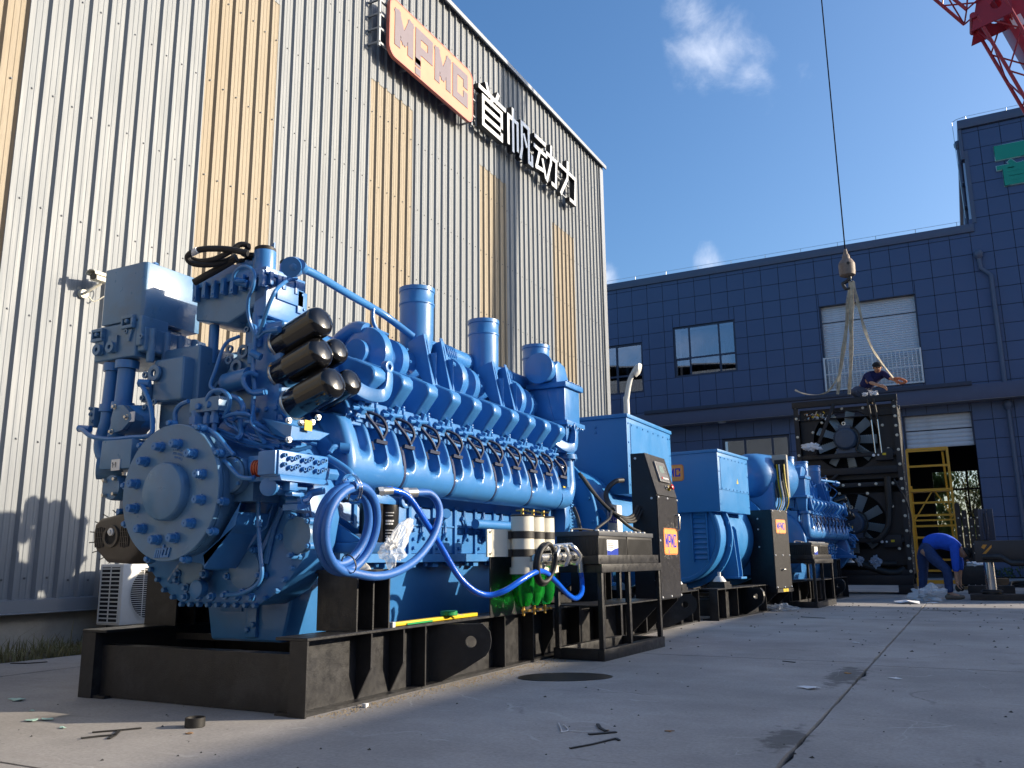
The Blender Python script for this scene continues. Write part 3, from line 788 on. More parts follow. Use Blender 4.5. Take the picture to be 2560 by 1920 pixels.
mb = MB(); mb.box(XL, XT, YB + .3, YB + 22, ZR - .4, ZR - .3); mb.box(XT + .05, XR, YB + .3, YB + 12, ZTW - .4, ZTW - .3); mb.build('roof', soffit_m, ob, smooth=0)
mb = MB(); mb.box(XL, XT + .02, YB - 0.09, YB + .32, ZR - .30, ZR); mb.build('coping', coping_m, ob, bevel=0.015)
mb = MB(); mb.box(XT - .10, XR, YB - 0.12, YB + .32, ZTW - .33, ZTW); mb.box(XT - .10, XT + .28, YB + .33, YB + 12, ZTW - .33, ZTW); mb.build('coping', coping_m, ob, bevel=0.015)
mb = MB(); mb.box(XT - .11, XT + .0, YB - .08, YB + .3, ZTW - 1.5, ZTW - .34); mb.box(XT - .0, XT + .12, YB - .06, YB + 0, ZR + .02, ZTW - 1.2); mb.build('corner_panel', coping_m, ob)
# canopy
mb = MB(); mb.box(XL, XR, YB - 0.62, YB - 0.035, 5.90, 6.42); mb.build('canopy', canopy_m, ob, bevel=0.01)
mb = MB(); mb.box(XL, XR, YB - 0.615, YB - 0.04, 5.885, 5.899); mb.build('canopy_soffit', soffit_m, ob, smooth=0)
mb = MB(); mb.box(0.655 - 11.6, 0.655, YB - 0.68, YB - 0.034, 6.40, 6.54); mb.build('canopy_coping', mat('dark_coping', (0.035, 0.045, 0.075), 0.5), ob, bevel=0.008)
mb = MB(); c_ = (-7.95, YB - 0.33, 5.885); mb.lathe([(.16, 0), (.15, .03), (.05, .035)], c_, (0, 0, -1), 20); mb.build('ceiling_lamp', white_paint, ob)
# windows
def window(o, cols, zs, curtain=True):
    x0, x1, z0, z1 = o
    w = MB(); f = 0.075; y0, y1 = YB + 0.02, YB + 0.10
    w.box(x0, x1, y0, y1, z0, z0 + f); w.box(x0, x1, y0, y1, z1 - f, z1)
    w.box(x0, x0 + f, y0 + .001, y1 + .001, z0 + f, z1 - f); w.box(x1 - f, x1, y0 + .001, y1 + .001, z0 + f, z1 - f)
    xc = [x0 + (x1 - x0) * c for c in cols]
    for x in xc: w.box(x - f / 2, x + f / 2, y0 + .002, y1 + .002, z0 + f, z1 - f)
    for z in zs: w.box(x0 + f, x1 - f, y0 + .003, y1 + .003, z0 + (z1 - z0) * z - f / 2, z0 + (z1 - z0) * z + f / 2)
    fr = w.build('window', frame_m, ob, smooth=0)
    xb = [x0] + xc + [x1]; zb = [z0] + [z0 + (z1 - z0) * z for z in zs] + [z1]
    for a, b in zip(xb[:-1], xb[1:]):
        for p, q in zip(zb[:-1], zb[1:]):
            g = MB(); g.box(a + .03, b - .03, y0 + .04, y0 + .046, p + .03, q - .03); pn = g.build('pane', WG, fr, smooth=0)
            pn.rotation_euler = (random.uniform(-.004, .004), 0, random.uniform(-.004, .004))
    g = MB(); g.box(x0, x1, YB - 0.02, YB + 0.02, z1 - .001, z1 + .05); g.build('lintel', joint_m, fr, smooth=0)
    # room behind
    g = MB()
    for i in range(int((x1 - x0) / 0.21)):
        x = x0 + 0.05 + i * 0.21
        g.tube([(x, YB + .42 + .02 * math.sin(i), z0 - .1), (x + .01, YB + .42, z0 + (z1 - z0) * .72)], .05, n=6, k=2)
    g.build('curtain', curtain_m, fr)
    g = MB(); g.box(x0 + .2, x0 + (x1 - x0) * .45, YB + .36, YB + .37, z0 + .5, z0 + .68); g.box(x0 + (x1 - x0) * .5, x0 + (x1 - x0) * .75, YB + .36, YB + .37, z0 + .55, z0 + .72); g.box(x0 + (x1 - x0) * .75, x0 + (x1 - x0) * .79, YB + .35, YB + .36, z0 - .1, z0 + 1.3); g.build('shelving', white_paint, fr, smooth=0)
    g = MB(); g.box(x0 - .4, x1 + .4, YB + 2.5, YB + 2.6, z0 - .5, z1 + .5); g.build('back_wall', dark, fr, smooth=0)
WG = bpy.data.materials.new('pane_glass'); WG.use_nodes = True
def _wg():
    nt = WG.node_tree; N = nt.nodes; L = nt.links; N.remove(N['Principled BSDF'])
    gl = N.new('ShaderNodeBsdfGlossy'); gl.inputs['Roughness'].default_value = 0.01; gl.inputs['Color'].default_value = (.75, .8, .9, 1)
    tr = N.new('ShaderNodeBsdfTransparent'); tr.inputs['Color'].default_value = (.55, .62, .7, 1)
    fr = N.new('ShaderNodeFresnel'); fr.inputs['IOR'].default_value = 1.9
    ad = N.new('ShaderNodeMath'); ad.operation = 'ADD'; ad.use_clamp = True; ad.inputs[1].default_value = 0.12
    mx = N.new('ShaderNodeMixShader'); L.new(fr.outputs[0], ad.inputs[0]); L.new(ad.outputs[0], mx.inputs[0])
    L.new(tr.outputs[0], mx.inputs[1]); L.new(gl.outputs[0], mx.inputs[2]); L.new(mx.outputs[0], N['Material Output'].inputs[0])
_wg()
window(OPEN[1], (.26, .74), (.36,))
window(OPEN[2], (.3, .67), (.36,))
window(OPEN[4], (.34, .75), (.3,))
window(OPEN[5], (.26, .74), (.36,))
# upper roller shutter with white railing
def shutter(x0, x1, z0, z1, pitch, seam):
    sh = None; mb = MB(); mb.box(x0, x1, YB + .20, YB + .22, z0, z1); sh = mb.build('roller_shutter', shutter_m, ob, smooth=0)
    n = int((z1 - z0) / pitch); mb = MB(); mb.prism([(0, 0), (-.012, pitch * .2), (-.016, pitch * .5), (-.012, pitch * .8), (0, pitch * .97)], 'x', 0, x1 - x0)
    me = mb.mesh('slat', smooth=50); me.materials.append(shutter_m)
    for i in range(n):
        o = link('slat', me, sh); o.location = Vector((x0, YB + .197, z0 + i * pitch)) - wloc(sh)
    mb = MB(); mb.box(x0, x1, YB + .178, YB + .2, z0 + seam * (z1 - z0), z0 + seam * (z1 - z0) + .035); mb.build('seam_bar', joint_m, sh, smooth=0)
    mb = MB(); mb.box(x0, x1, YB - .02, YB + .17, z1 - .002, z1 + .06); mb.box(x0, x0 + .05, YB + .03, YB + .18, z0, z1 - .01); mb.box(x1 - .05, x1, YB + .03, YB + .18, z0, z1 - .01); mb.build('guide_rail', frame_m, sh, smooth=0)
shutter(-4.10, -0.78, 6.80, 10.02, 0.085, 0.80)
rl = thing('railing', 'white metal railing in front of the upper roller shutter', 'railing', (-2.4, YB - .1, 6.8))
RX0, RX1, RZ0, RZ1 = -4.097, -0.787, 6.74, 8.0
for z, h in ((RZ0, .05), (RZ0 + .60, .035), (RZ1 - .05, .05)):
    g = MB(); g.box(RX0, RX1, YB - .13, YB - .09, z, z + h); g.build('rail', white_paint, rl, smooth=0)
for x in (RX0, (RX0 + RX1) / 2, RX1 - .06):
    g = MB(); g.box(x, x + .06, YB - .142, YB - .082, RZ0 - .01, RZ1 + .005); g.build('post', white_paint, rl, smooth=0)
mb = MB(); mb.box(-.013, .013, -.013, .013, 0, RZ1 - RZ0 - .07); me = mb.mesh('baluster', smooth=0); me.materials.append(white_paint)
for i in range(1, 24):
    if i == 12: continue
    o = link('baluster', me, rl); o.location = Vector((RX0 + .03 + (RX1 - RX0 - .06) * i / 24, YB - .11, RZ0 + .045)) - rl.location
# lower doorway: half open shutter, room with a back window
shutter(-1.62, 0.56, 4.46, 5.60, 0.15, 0.52)
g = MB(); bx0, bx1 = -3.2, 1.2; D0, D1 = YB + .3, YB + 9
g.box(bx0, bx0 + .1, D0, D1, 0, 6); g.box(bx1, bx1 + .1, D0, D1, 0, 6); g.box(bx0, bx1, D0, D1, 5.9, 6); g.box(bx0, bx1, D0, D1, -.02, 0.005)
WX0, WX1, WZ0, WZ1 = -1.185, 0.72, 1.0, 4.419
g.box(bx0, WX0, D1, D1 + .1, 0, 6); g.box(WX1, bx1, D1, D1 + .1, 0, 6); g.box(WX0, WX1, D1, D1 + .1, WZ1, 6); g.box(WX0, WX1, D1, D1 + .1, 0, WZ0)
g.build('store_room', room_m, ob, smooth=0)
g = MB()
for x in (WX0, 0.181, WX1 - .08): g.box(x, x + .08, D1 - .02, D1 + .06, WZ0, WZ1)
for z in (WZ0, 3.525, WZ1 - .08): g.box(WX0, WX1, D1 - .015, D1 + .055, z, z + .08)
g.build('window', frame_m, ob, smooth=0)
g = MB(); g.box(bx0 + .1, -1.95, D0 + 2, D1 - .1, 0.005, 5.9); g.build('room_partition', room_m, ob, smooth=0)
# downpipes
def downpipe(pts, label, lift=0.0):
    t = thing('downpipe', label, 'downpipe', pts[-1])
    g = MB(); g.tube(pts, 0.075, n=12, k=3, sm=False); g.build('pipe', coping_m, t)
    g = MB(); p = Vector(pts[0])
    g.lathe([(.085, -.1), (.14, 0), (.15, .12), (.11, .2), (.02, .24)], p + Vector((0, 0, -.06)), (0, 0, 1), 14); g.build('hopper', coping_m, t)
    g = MB()
    for i in (0.33, 0.7):
        a, b = Vector(pts[-2]), Vector(pts[-1]); c = a.lerp(b, i); g.lathe([(.085, 0), (.085, .05)], c, (0, 0, 1), 12); g.box(c.x - .03, c.x + .03, c.y, YB - .02, c.z + .005, c.z + .045)
    g.build('bracket', coping_m, t)
yp = YB - .13
downpipe([(1.342,32.87,11.092), (1.362,32.87,10.577), (1.645,32.87,10.286), (1.645, yp, 6.45)], 'grey offset downpipe on the upper cladding at the right')
downpipe([(1.657, yp, 5.7), (1.657, yp, 5.6), (1.657, yp, 0)], 'grey straight downpipe below the canopy at the right of the doorway')
downpipe([(XT - .13, YB + .45, ZTW - .7), (XT - .13, YB + .45, ZTW - 1.6), (XT - .16, YB + .46, ZR)], 'pale downpipe on the end of the tower above the lower roof')
# lightning conductor wires on thin posts along the copings
lc = thing('lightning_conductor', 'thin wire on short posts along the flat roof edge', 'wire', (-6, YB, ZR))
for i in range(16):
    g = MB(); x = XT - .5 - i * 1.35; g.cyl((x, YB + .1, ZR), (x, YB + .1, ZR + .2), .011, n=6); g.build('post', steel, lc)
g = MB(); g.tube([(XL, YB + .1, ZR + .2), (XT - .4, YB + .1, ZR + .2)], .008, n=5, sm=False); g.build('wire', steel, lc)
lc = thing('lightning_conductor', 'thin wire on short posts along the tower roof edge', 'wire', (4, YB, ZTW))
for i in range(7):
    g = MB(); x = XT + .2 + i * 1.3; g.cyl((x, YB + .1, ZTW), (x, YB + .1, ZTW + .2), .011, n=6); g.build('post', steel, lc)
g = MB(); g.tube([(XT - .2, YB + .1, ZR + .3), (XT - .25, YB + .1, ZTW - .3), (XT - .2, YB + .1, ZTW + .1), (XT + .2, YB + .1, ZTW + .2)], .01, n=5, k=4); g.tube([(XT + .2, YB + .1, ZTW + .2), (XR, YB + .1, ZTW + .2)], .008, n=5, sm=False); g.build('wire', steel, lc)
# green letters and character on the tower
green_m = mat('green_sign_face', (0.01, 0.30, 0.20), 0.35)
pale_edge = mat('pale_sign_edge', (0.45, 0.70, 0.68), 0.4)
def green_sign(name, strokes, x0, x1, z0, z1, th, label):
    t = thing(name, label, 'sign', ((x0 + x1) / 2, YB - .12, z0))
    fn = lambda u, v: (x0 + th / 2 + u * (x1 - x0 - th), YB - .10, z0 + th / 2 + v * (z1 - z0 - th))
    mb = MB(); stroke_bars(mb, strokes, fn, th + .035, (0, .068, 0)); mb.build('edge', pale_edge, t, smooth=0)
    mb = MB(); stroke_bars(mb, strokes, fn, th, (0, -.02, 0)); mb.build('face', green_m, t, smooth=0)
gx = 2.242; gz0, gz1 = 14.438, 15
gw = 1.0
green_sign('letter_sign', [[(1, 1), (0, 1), (0, .5), (1, .5), (1, 0), (0, 0)]], gx, gx + gw, gz0, gz1 - .02, .20, 'green letter S high on the tower cladding')
green_sign('letter_sign', [[(1, 1), (0, 1)], [(1, .55), (0, .55), (0, 0), (1, 0)]], gx + gw + .10, gx + 2 * gw + .10, gz0 + .02, gz1, .20, 'green letter E beside the S on the tower cladding')
cx0 = 2.242; cz0g, cz1g = 13.451, 14.092 + .16
green_sign('character_sign', CJK['shou'], cx0, cx0 + 1.55, cz0g, cz1g + .12, .155, 'green Chinese character below the green letters on the tower')

# ================================================================ buildings round the yard that the photo only implies (they shade the yard and mirror in the paint; canopy and tall block are added for shade)
ws = thing('workshop', 'long low workshop to the right of the yard, outside the picture', 'building', (16, -4, 0))
g = MB(); g.box(9.2, 13, 20.2, 21.0, 4.2, 4.88); g.build('canopy', trim_m, ws, smooth=0)  # unseen canopy added to block sun beside the sunlit ground strip
g = MB(); g.box(10.58, 26, -32, 20.15, -.02, 4.92); g.build('wall', mat('pale_wall', (0.5, 0.47, 0.42), 0.8, var=0.1, vscale=.6), ws, smooth=0)
g = MB(); g.box(10.55, 26.1, -32.1, 20.18, 4.92, 5.0); g.build('roof', trim_m, ws, smooth=0)
wg_ = thing('occluder', 'taller wing beyond the workshop to the right, added out of view to shade the rack', 'building', (18, 30, 0))
g = MB(); g.box(12.0, 18, 28.5, 40, -.02, 8.6); g.build('wall', clad, wg_, smooth=0)  # unseen block added to keep the sun off the radiator rack
bh = thing('store_building', 'pale rendered store building behind the photographer, outside the picture', 'building', (-2, -18, 0))
g = MB(); g.box(-18, 12, -22, -13.5, -.02, 8.5); g.build('wall', mat('warm_wall', (0.42, 0.37, 0.29), 0.85, var=0.12, vscale=.5), bh, smooth=0)
g = MB()
for i in range(6):
    g.box(-15 + i * 4.5, -12.8 + i * 4.5, -13.52, -13.45, 4.4, 6.2); 
g.build('window', dark, bh, smooth=0)

# ================================================================ trees behind the building, seen through the doorway
leaf = mat('leaf_green', (0.12, 0.20, 0.04), 0.6, trans=.35, var=0.5, vscale=1.5)
leaf2 = mat('leaf_yellow', (0.30, 0.26, 0.05), 0.6, trans=.35, var=0.5, vscale=1.5)
bark = mat('bark', (0.10, 0.075, 0.05), 0.9, var=0.3, vscale=8)
def tree(x, y, h, r, m, label, seed, wil=False):
    rnd = random.Random(seed); t = thing('tree', label, 'tree', (x, y, 0), 'trees behind the building')
    g = MB(); g.tube([(x, y, -.03), (x + .1, y, h * .3), (x - .1, y + .1, h * .6)], lambda u: .16 - .09 * u, n=8)
    for i in range(6):
        a = rnd.uniform(0, 6.28); g.tube([(x, y, h * .35), (x + math.cos(a) * r * .4, y + math.sin(a) * r * .4, h * .6), (x + math.cos(a) * r * .7, y + math.sin(a) * r * .7, h * .7)], lambda u: .06 * (1 - u * .7), n=6)
    g.build('trunk', bark, t)
    g = MB(); cl = []
    for i in range(34):
        a = rnd.uniform(0, 6.28); rr = r * math.sqrt(rnd.random()); cl.append((x + math.cos(a) * rr, y + math.sin(a) * rr, rnd.uniform(h * .2, h) * (1 - .2 * rr / r), rnd.uniform(.3, .7)))
    for i in range(4200):
        c = cl[i % len(cl)]; p = Vector((c[0] + rnd.gauss(0, c[3] * .5), c[1] + rnd.gauss(0, c[3] * .5), max(0.2, c[2] + rnd.gauss(0, c[3] * .5))))
        if wil: d = Vector((rnd.gauss(0, .15), rnd.gauss(0, .15), -1)).normalized(); s = .13
        else: d = Vector((rnd.gauss(0, 1), rnd.gauss(0, 1), rnd.gauss(0, 1))).normalized(); s = .10
        u, w, _ = basis(d); q = rnd.uniform(.6, 1.3) * s
        g.add([p, p + d * q + u * q * .35, p + d * q * 2, p + d * q - u * q * .35], [(0, 1, 2, 3)])
    g.build('crown', m, t, smooth=0)
tree(-1.6, 47.5, 6.0, 1.5, leaf, 'drooping green tree at the left of the view through the doorway', 1, True)
tree(.2, 49.5, 6.2, 1.7, leaf2, 'yellowing bushy tree in the middle of the view through the doorway', 2)
tree(1.7, 48.3, 5.6, 1.4, leaf, 'dense green tree at the right of the view through the doorway', 3)

# street lamp
LP = Vector((-7.767,21.5,4.636)); LH = Vector((-7.51,21.5,5.76))
lp = thing('street_lamp', 'white curved street lamp rising behind the blue alternator housing', 'street lamp', (LP.x, LP.y, 0))
g = MB(); g.tube([(LP.x, LP.y, 0), (LP.x, LP.y, LP.z), (LP.x + .0, LP.y, LH.z - .85), (LP.x + .12, LP.y, LH.z - .3), LH + Vector((.02, 0, .0))], lambda u: .09 - .03 * u, n=12, k=8); g.build('pole', white_paint, lp)
g = MB(); e = Vector((-7.296,21.5,5.868)); f_ = Vector((-7.439,21.5,5.664))
dd = (e - LH); 
g.rings([[LH + dd * t + Vector((0, math.cos(a) * w, math.sin(a) * w * .5)) + (Vector((-.04, 0, -.18)) * max(0, -math.sin(a)) * (w / .16)) for a in [2 * PI * i / 12 for i in range(12)]] for t, w in ((-.15, .05), (0.0, .09), (.4, .16), (.8, .14), (1.0, .03))]); g.build('lamp_head', white_paint, lp)

# ================================================================ near generator set: skid
XC0 = -3.81
def make_skid(label):
    t = thing('skid_frame', label, 'skid frame', (XC0, 3.44, 0), 'black steel skid frames')
    Y0, Y1, ZT_ = 3.44, 10.50, 0.378
    for sx in (1, -1):
        m = lambda x: XC0 + sx * (x - XC0)
        b = MB(); b.box(m(-3.075), m(-3.063), Y0 + .012, Y1, 0.016, ZT_ - .014); b.build('beam_web', black, t, smooth=0)
        b = MB(); b.box(m(-3.17), m(-2.96), Y0 - .004, Y1, ZT_ - .014, ZT_ + .002); b.build('top_flange', black, t, bevel=.003, seg=1)
        b = MB(); b.box(m(-3.17), m(-2.985), Y0 + .012, Y1, 0.0, .016); b.build('bottom_flange', black, t, smooth=0)
        for ye in (Y0, Y1 - .012):
            b = MB(); b.box(m(-3.075), m(-2.962), ye, ye + .012, .001, ZT_ - .014); b.build('end_plate', black, t, smooth=0)
        b = MB(); b.prism([(m(-3.063), .05), (m(-3.063), ZT_ - .015), (m(-2.962), ZT_ - .015), (m(-2.962), .18), (m(-3.052), .017), (m(-3.063), .017)], 'y', 0, .012)
        f1 = b.mesh('stiffener', smooth=0); f1.materials.append(black)
        b = MB(); b.box(m(-3.063), m(-2.965), 0, .012, .017, ZT_ - .015); f2 = b.mesh('stiffener', smooth=0); f2.materials.append(black)
        for me, ys in ((f1, (3.963, 4.272, 9.15, 6.32)), (f2, (4.505, 5.52, 5.972, 6.85, 7.4, 7.95, 8.55, 9.75, 10.2))):
            for y in ys:
                o = link('stiffener', me, t); o.location = Vector((0, y, 0)) - t.location
        for i, yl in enumerate((4.72, 9.35)):           # lifting lugs, plates set at an angle to the web
            ca, sa = math.cos(R(22)), math.sin(R(22))
            outer = [(0, .02), (.085, .018), (.23, .09), (.362, .17), (.388, .21), (.396, .26), (.388, .315), (.342, .362), (0, .362)]
            hole = circ(.268, .254, .036, 16)
            fn = lambda s, z, k: (m(-3.075 + s * ca + k * sa), yl + s * sa - k * ca, z)
            b = MB(); n = len(outer); h = len(hole)
            # outer boundary joined to the hole by a slit
            ring = outer + [outer[0]] + [hole[(11 - j) % h] for j in range(h + 1)]
            vs = [fn(p[0], p[1], 0) for p in ring] + [fn(p[0], p[1], .03) for p in ring]; N_ = len(ring)
            b.add(vs, [tuple(range(N_)), tuple(range(2 * N_ - 1, N_ - 1, -1))] + [(j, N_ + j, N_ + (j + 1) % N_, (j + 1) % N_) for j in range(N_) if j not in (n, N_ - 1)])
            b.build('lifting_lug', black, t, smooth=0)
    b = MB(); b.box(XC0 - .735, XC0 + .735, Y0 + .055, Y0 + .067, .004, .292); b.box(XC0 - .735, XC0 + .735, Y0 + .067, Y0 + .14, .28, .292); b.build('front_beam', black, t, smooth=0)
    for y in (4.35, 5.6, 7.0, 8.3, 9.5, 10.3):
        b = MB(); b.box(XC0 - .735, XC0 + .735, y, y + .12, .05, .25); b.build('cross_beam', black, t, smooth=0)
    b = MB(); b.box(XC0 - .64, XC0 + .64, Y0 + .5, Y0 + .53, .292, .33); b.build('drip_rail', black, t, smooth=0)
    for sx in (1, -1):
        m = lambda x: XC0 + sx * (x - XC0)
        for y0 in (3.85, 7.35):
            p = MB(); p.box(m(-3.255), m(-2.98), y0, y0 + .012, ZT_, .69); p.box(m(-3.255), m(-2.98), y0 + .145, y0 + .157, ZT_, .69); p.box(m(-3.255), m(-2.98), y0 + .295, y0 + .307, ZT_, .69); p.box(m(-3.13), m(-3.118), y0 + .012, y0 + .145, ZT_, .69); p.box(m(-3.13), m(-3.118), y0 + .157, y0 + .295, ZT_, .69)
            p.box(m(-3.27), m(-2.97), y0 - .012, y0 + .32, .69, .708); tag(p.build('engine_pedestal', black, t, smooth=0))
        for y0 in (8.05, 9.9):
            p = MB(); p.box(m(-3.22), m(-2.99), y0, y0 + .25, ZT_, .42); p.box(m(-3.2), m(-3.0), y0 + .02, y0 + .23, .42, .455); p.build('alternator_pad', black, t, smooth=0)
            p = MB(); p.lathe([(.085, 0), (.075, .02), (.04, .065), (.02, .07), (.02, .12)], (m(-3.1), y0 + .125, .455), (0, 0, 1), 20); p.build('mount_cone', white_paint, t)
    return t
skid = make_skid('long black steel skid frame under the near blue engine, nearest the camera')

# ================================================================ the V engine
def make_engine(label):
    E_ = thing('diesel_engine', label, 'engine', (XC0, 3.27, 0), 'blue V engines on skid frames')
    B_ = lambda mb, name, m=blue, par=E_, **k: mb.build(name, m, par, **k)
    mx = lambda x, s: XC0 + s * (x - XC0)
    # ---- oil pan, crankcase
    g = MB(); g.prism([(-.285, .30), (.285, .30), (.33, .50), (.40, .78), (-.40, .78), (-.33, .50)], 'y', 3.88, 7.1)
    g.v = [(x + XC0, y, z) for x, y, z in g.v]; pan = B_(g, 'oil_pan', bevel=.03, seg=3)
    g = MB(); g.box(XC0 - .2, XC0 - .03, 3.868, 3.882, .47, .56); g.box(XC0 + .02, XC0 + .10, 3.855, 3.885, .33, .52); g.bolt((XC0 + .04, 3.856, .37), (0, -1, 0), .018, .02); g.bolt((XC0 + .085, 3.856, .40), (0, -1, 0), .018, .02); B_(g, 'pan_bracket', par=pan, bevel=.006)
    g = MB()
    for s in (1, -1):
        g.box(mx(-3.44, s), mx(-3.34, s), 3.9, 7.1, .745, .80)
        for i in range(22): g.bolt((mx(-3.385, s), 4.0 + i * .142, .745), (0, 0, -1), .016, .03)
        for i in range(11): g.box(mx(-3.43, s), mx(-3.365, s), 4.06 + i * .285, 4.13 + i * .285, .71, .745)
    pf = B_(g, 'pan_flange')
    g = MB(); g.box(XC0 - .44, XC0 + .44, 3.88, 7.1, .80, 1.12); g.prism([(-.44, 1.12), (.44, 1.12), (.60, 1.42), (.30, 1.75), (-.30, 1.75), (-.60, 1.42)], 'y', 3.88, 7.1)
    g.v = [(x + (XC0 if i >= 8 else 0), y, z) for i, (x, y, z) in enumerate(g.v)]; cc_ = B_(g, 'crankcase', bevel=.02)
    for s in (1, -1):
        sx = s; xf = mx(-3.37, s)
        g = MB()
        for k in range(11):
            y = 4.0 + k * .2985
            g.bar((xf, y, .80), (xf, y, 1.14), .035, .03)
            for z in (.84, .90, .96): g.bolt((xf, y + .06, z), (s, 0, 0), .013, .018)
            g.tube([(xf, y + .12, .88), (xf + s * .02, y + .15, .93), (xf, y + .2, .9)], .012, n=6)
            g.tube([(xf + s * .01, y + .13, 1.12), (xf + s * .02, y + .12, 1.05), (xf + s * .015, y + .15, 1.0), (xf + s * .02, y + .145, .95)], .011, n=6)
            g.bolt((xf, y + .15, .93), (s, 0, 0), .02, .03); g.bolt((xf, y + .1, 1.06), (s, 0, 0), .016, .025)
        g.box(xf - s * .02, xf + s * .012, 3.9, 7.05, .99, 1.0)
        B_(g, 'crankcase_ribs', par=cc_)
        g = MB(); g.cyl((xf, 5.25, 1.02), (xf + s * .16, 5.12, 1.07), .028); g.cyl((xf + s * .16, 5.12, 1.07), (xf + s * .175, 5.108, 1.075), .034); g.cyl((xf, 5.95, .98), (xf + s * .12, 5.95, .98), .06); g.cyl((xf + s * .12, 5.6, 1.02), (xf + s * .12, 6.3, 1.02), .035)
        B_(g, 'oil_pipe', par=cc_)
    # ---- exhaust manifold with hollow ports, five sections per side
    def manifold_point(t, y, s):
        # profile from the underside, round the barrel and up to the heads
        P = [(-3.36, 1.23), (-3.28, 1.185), (-3.20, 1.178), (-3.135, 1.205), (-3.10, 1.26), (-3.095, 1.32), (-3.105, 1.39), (-3.125, 1.46), (-3.15, 1.53), (-3.18, 1.59), (-3.215, 1.615), (-3.27, 1.62)]
        u = t * (len(P) - 1); i = min(int(u), len(P) - 2); f = u - i
        p0 = Vector(P[max(i - 1, 0)]); p1 = Vector(P[i]); p2 = Vector(P[i + 1]); p3 = Vector(P[min(i + 2, len(P) - 1)])
        return 0.5 * ((2 * p1) + (p2 - p0) * f + (2 * p0 - 5 * p1 + 4 * p2 - p3) * f * f + (3 * p1 - p0 - 3 * p2 + p3) * f ** 3)
    def sst(a, b, v):
        v = max(0.0, min(1.0, (v - a) / (b - a))); return v * v * (3 - 2 * v)
    def section(k, s):
        ya = 4.465 + (k - 1) * .5985 + .008 if k else 3.90; yb = 4.465 + k * .5985 - .008
        if k == 4: yb = 6.86
        g = MB(); ny, nt = 64, 34; vs = []
        for i in range(ny + 1):
            y = ya + (yb - ya) * i / ny
            for j in range(nt + 1):
                t = j / nt; p = manifold_point(t, y, s); z = p.y
                d = 0.0
                ph = ((y - 4.055) / .2985)
                fr = ph - round(ph)                       # 0 at the port centre
                dy = fr * .2985
                # shallow hollow in the middle of each port, rounded at its lower end
                zb = 1.40; w = .046 * math.sqrt(max(0, min(1, (z - zb + .04) / .05)))
                if z > zb - .04 and z < 1.60: d = max(d, .055 * sst(w + .012, w - .012, abs(dy)) * sst(1.592, 1.575, z) * sst(zb - .05, zb + .03, z))
                # deep gap between ports
                dg = abs(abs(dy) - .149); zb2 = 1.33; w = .058 * math.sqrt(max(0, min(1, (z - zb2 + .03) / .06)))
                if z > zb2 - .03 and -.05 < ph < 9.05: d = max(d, .12 * sst(w + .012, w - .012, dg) * sst(zb2 - .03, zb2 + .06, z))
                # end rounding
                e = min(y - ya, yb - y)
                if k == 0 and y - ya < .06: d += .05 * (1 - math.sqrt(max(0, 1 - (1 - (y - ya) / .06) ** 2)))
                cxz = Vector((-3.30, 1.34)); n_ = (p - cxz).normalized() if t > .02 else Vector((0, -1))
                q = p - (Vector((1, .12)).normalized() * d)
                if e < .012 and not (k == 0 and y - ya < .06): q = q - n_ * .007
                vs.append((mx(q.x, s), y, q.y))
        W_ = nt + 1
        g.v = vs; g.f = [(i * W_ + j, i * W_ + j + 1, (i + 1) * W_ + j + 1, (i + 1) * W_ + j) for i in range(ny) for j in range(nt)]
        g.f += [tuple(range(W_)), tuple(ny * W_ + j for j in range(W_ - 1, -1, -1))]
        return B_(g, 'exhaust_manifold', smooth=50)
    for s in (1, -1):
        for k in range(5): section(k, s)
        g = MB()
        for k in range(4):
            y = 4.465 + k * .5985; prof = [manifold_point(j / 20 * .62, y, s) for j in range(21)]
            cen = Vector((-3.30, 1.34))
            g.rings([[(mx(cen.x + (p.x - cen.x) * r_, s), y + dy, cen.y + (p.y - cen.y) * r_) for p in prof] + [(mx(-3.32, s), y + dy, 1.45)] for dy, r_ in ((-.012, .93), (-.012, .972), (.012, .972), (.012, .93))])
        B_(g, 'manifold_joint', mat('dark_blue_joint', (.006, .02, .08), .6), smooth=0)
    # ---- cylinder heads with injectors, cam boxes
    for s in (1, -1):
        b = MB(); b.box(-.14, .14, -.14, .14, 0, .16); 
        for (x, y) in ((.10, -.1), (.10, .1), (.02, -.1), (.02, .1)):
            b.lathe([(.02, 0), (.02, .02), (.013, .021), (.013, .04)], (x, y, .16), (.25, 0, 1), 6)
        b.box(.10, .15, -.05, .05, .02, .07)
        for y in (-.055, .055): b.bolt((.148, y, .045), (1, 0, -.2), .016, .03)
        b.bar((.13, -.12, .10), (.13, .12, .10), .02); b.cyl((.13, -.135, .13), (.17, -.135, .05), .016, n=8)
        if s < 0: b.v = [(-x, y, z) for x, y, z in b.v]
        hd = b.mesh('cylinder_head', bevel=.006, seg=1); hd.materials.append(blue)
        prof = [(-3.47, 2.075), (-3.20, 1.965), (-3.085, 1.913), (-3.062, 1.885), (-3.058, 1.838), (-3.175, 1.70), (-3.22, 1.685), (-3.33, 1.685), (-3.47, 1.75)]
        b = MB(); b.prism(prof, 'y', -.064, .064); b.v = [(mx(x, s), y, z) for x, y, z in b.v]; cb = b.mesh('cam_box', E_.location, bevel=.022, seg=3); cb.materials.append(blue)
        b = MB()
        # injection line loop, a dark bow between two ports, with its connector
        b.tube([(-3.20, .10, 1.66), (-3.12, .165, 1.62), (-3.09, .19, 1.55), (-3.10, .17, 1.49)], .011, n=6); b.tube([(-3.16, .06, 1.63), (-3.11, .12, 1.54), (-3.10, .165, 1.48)], .012, n=6)
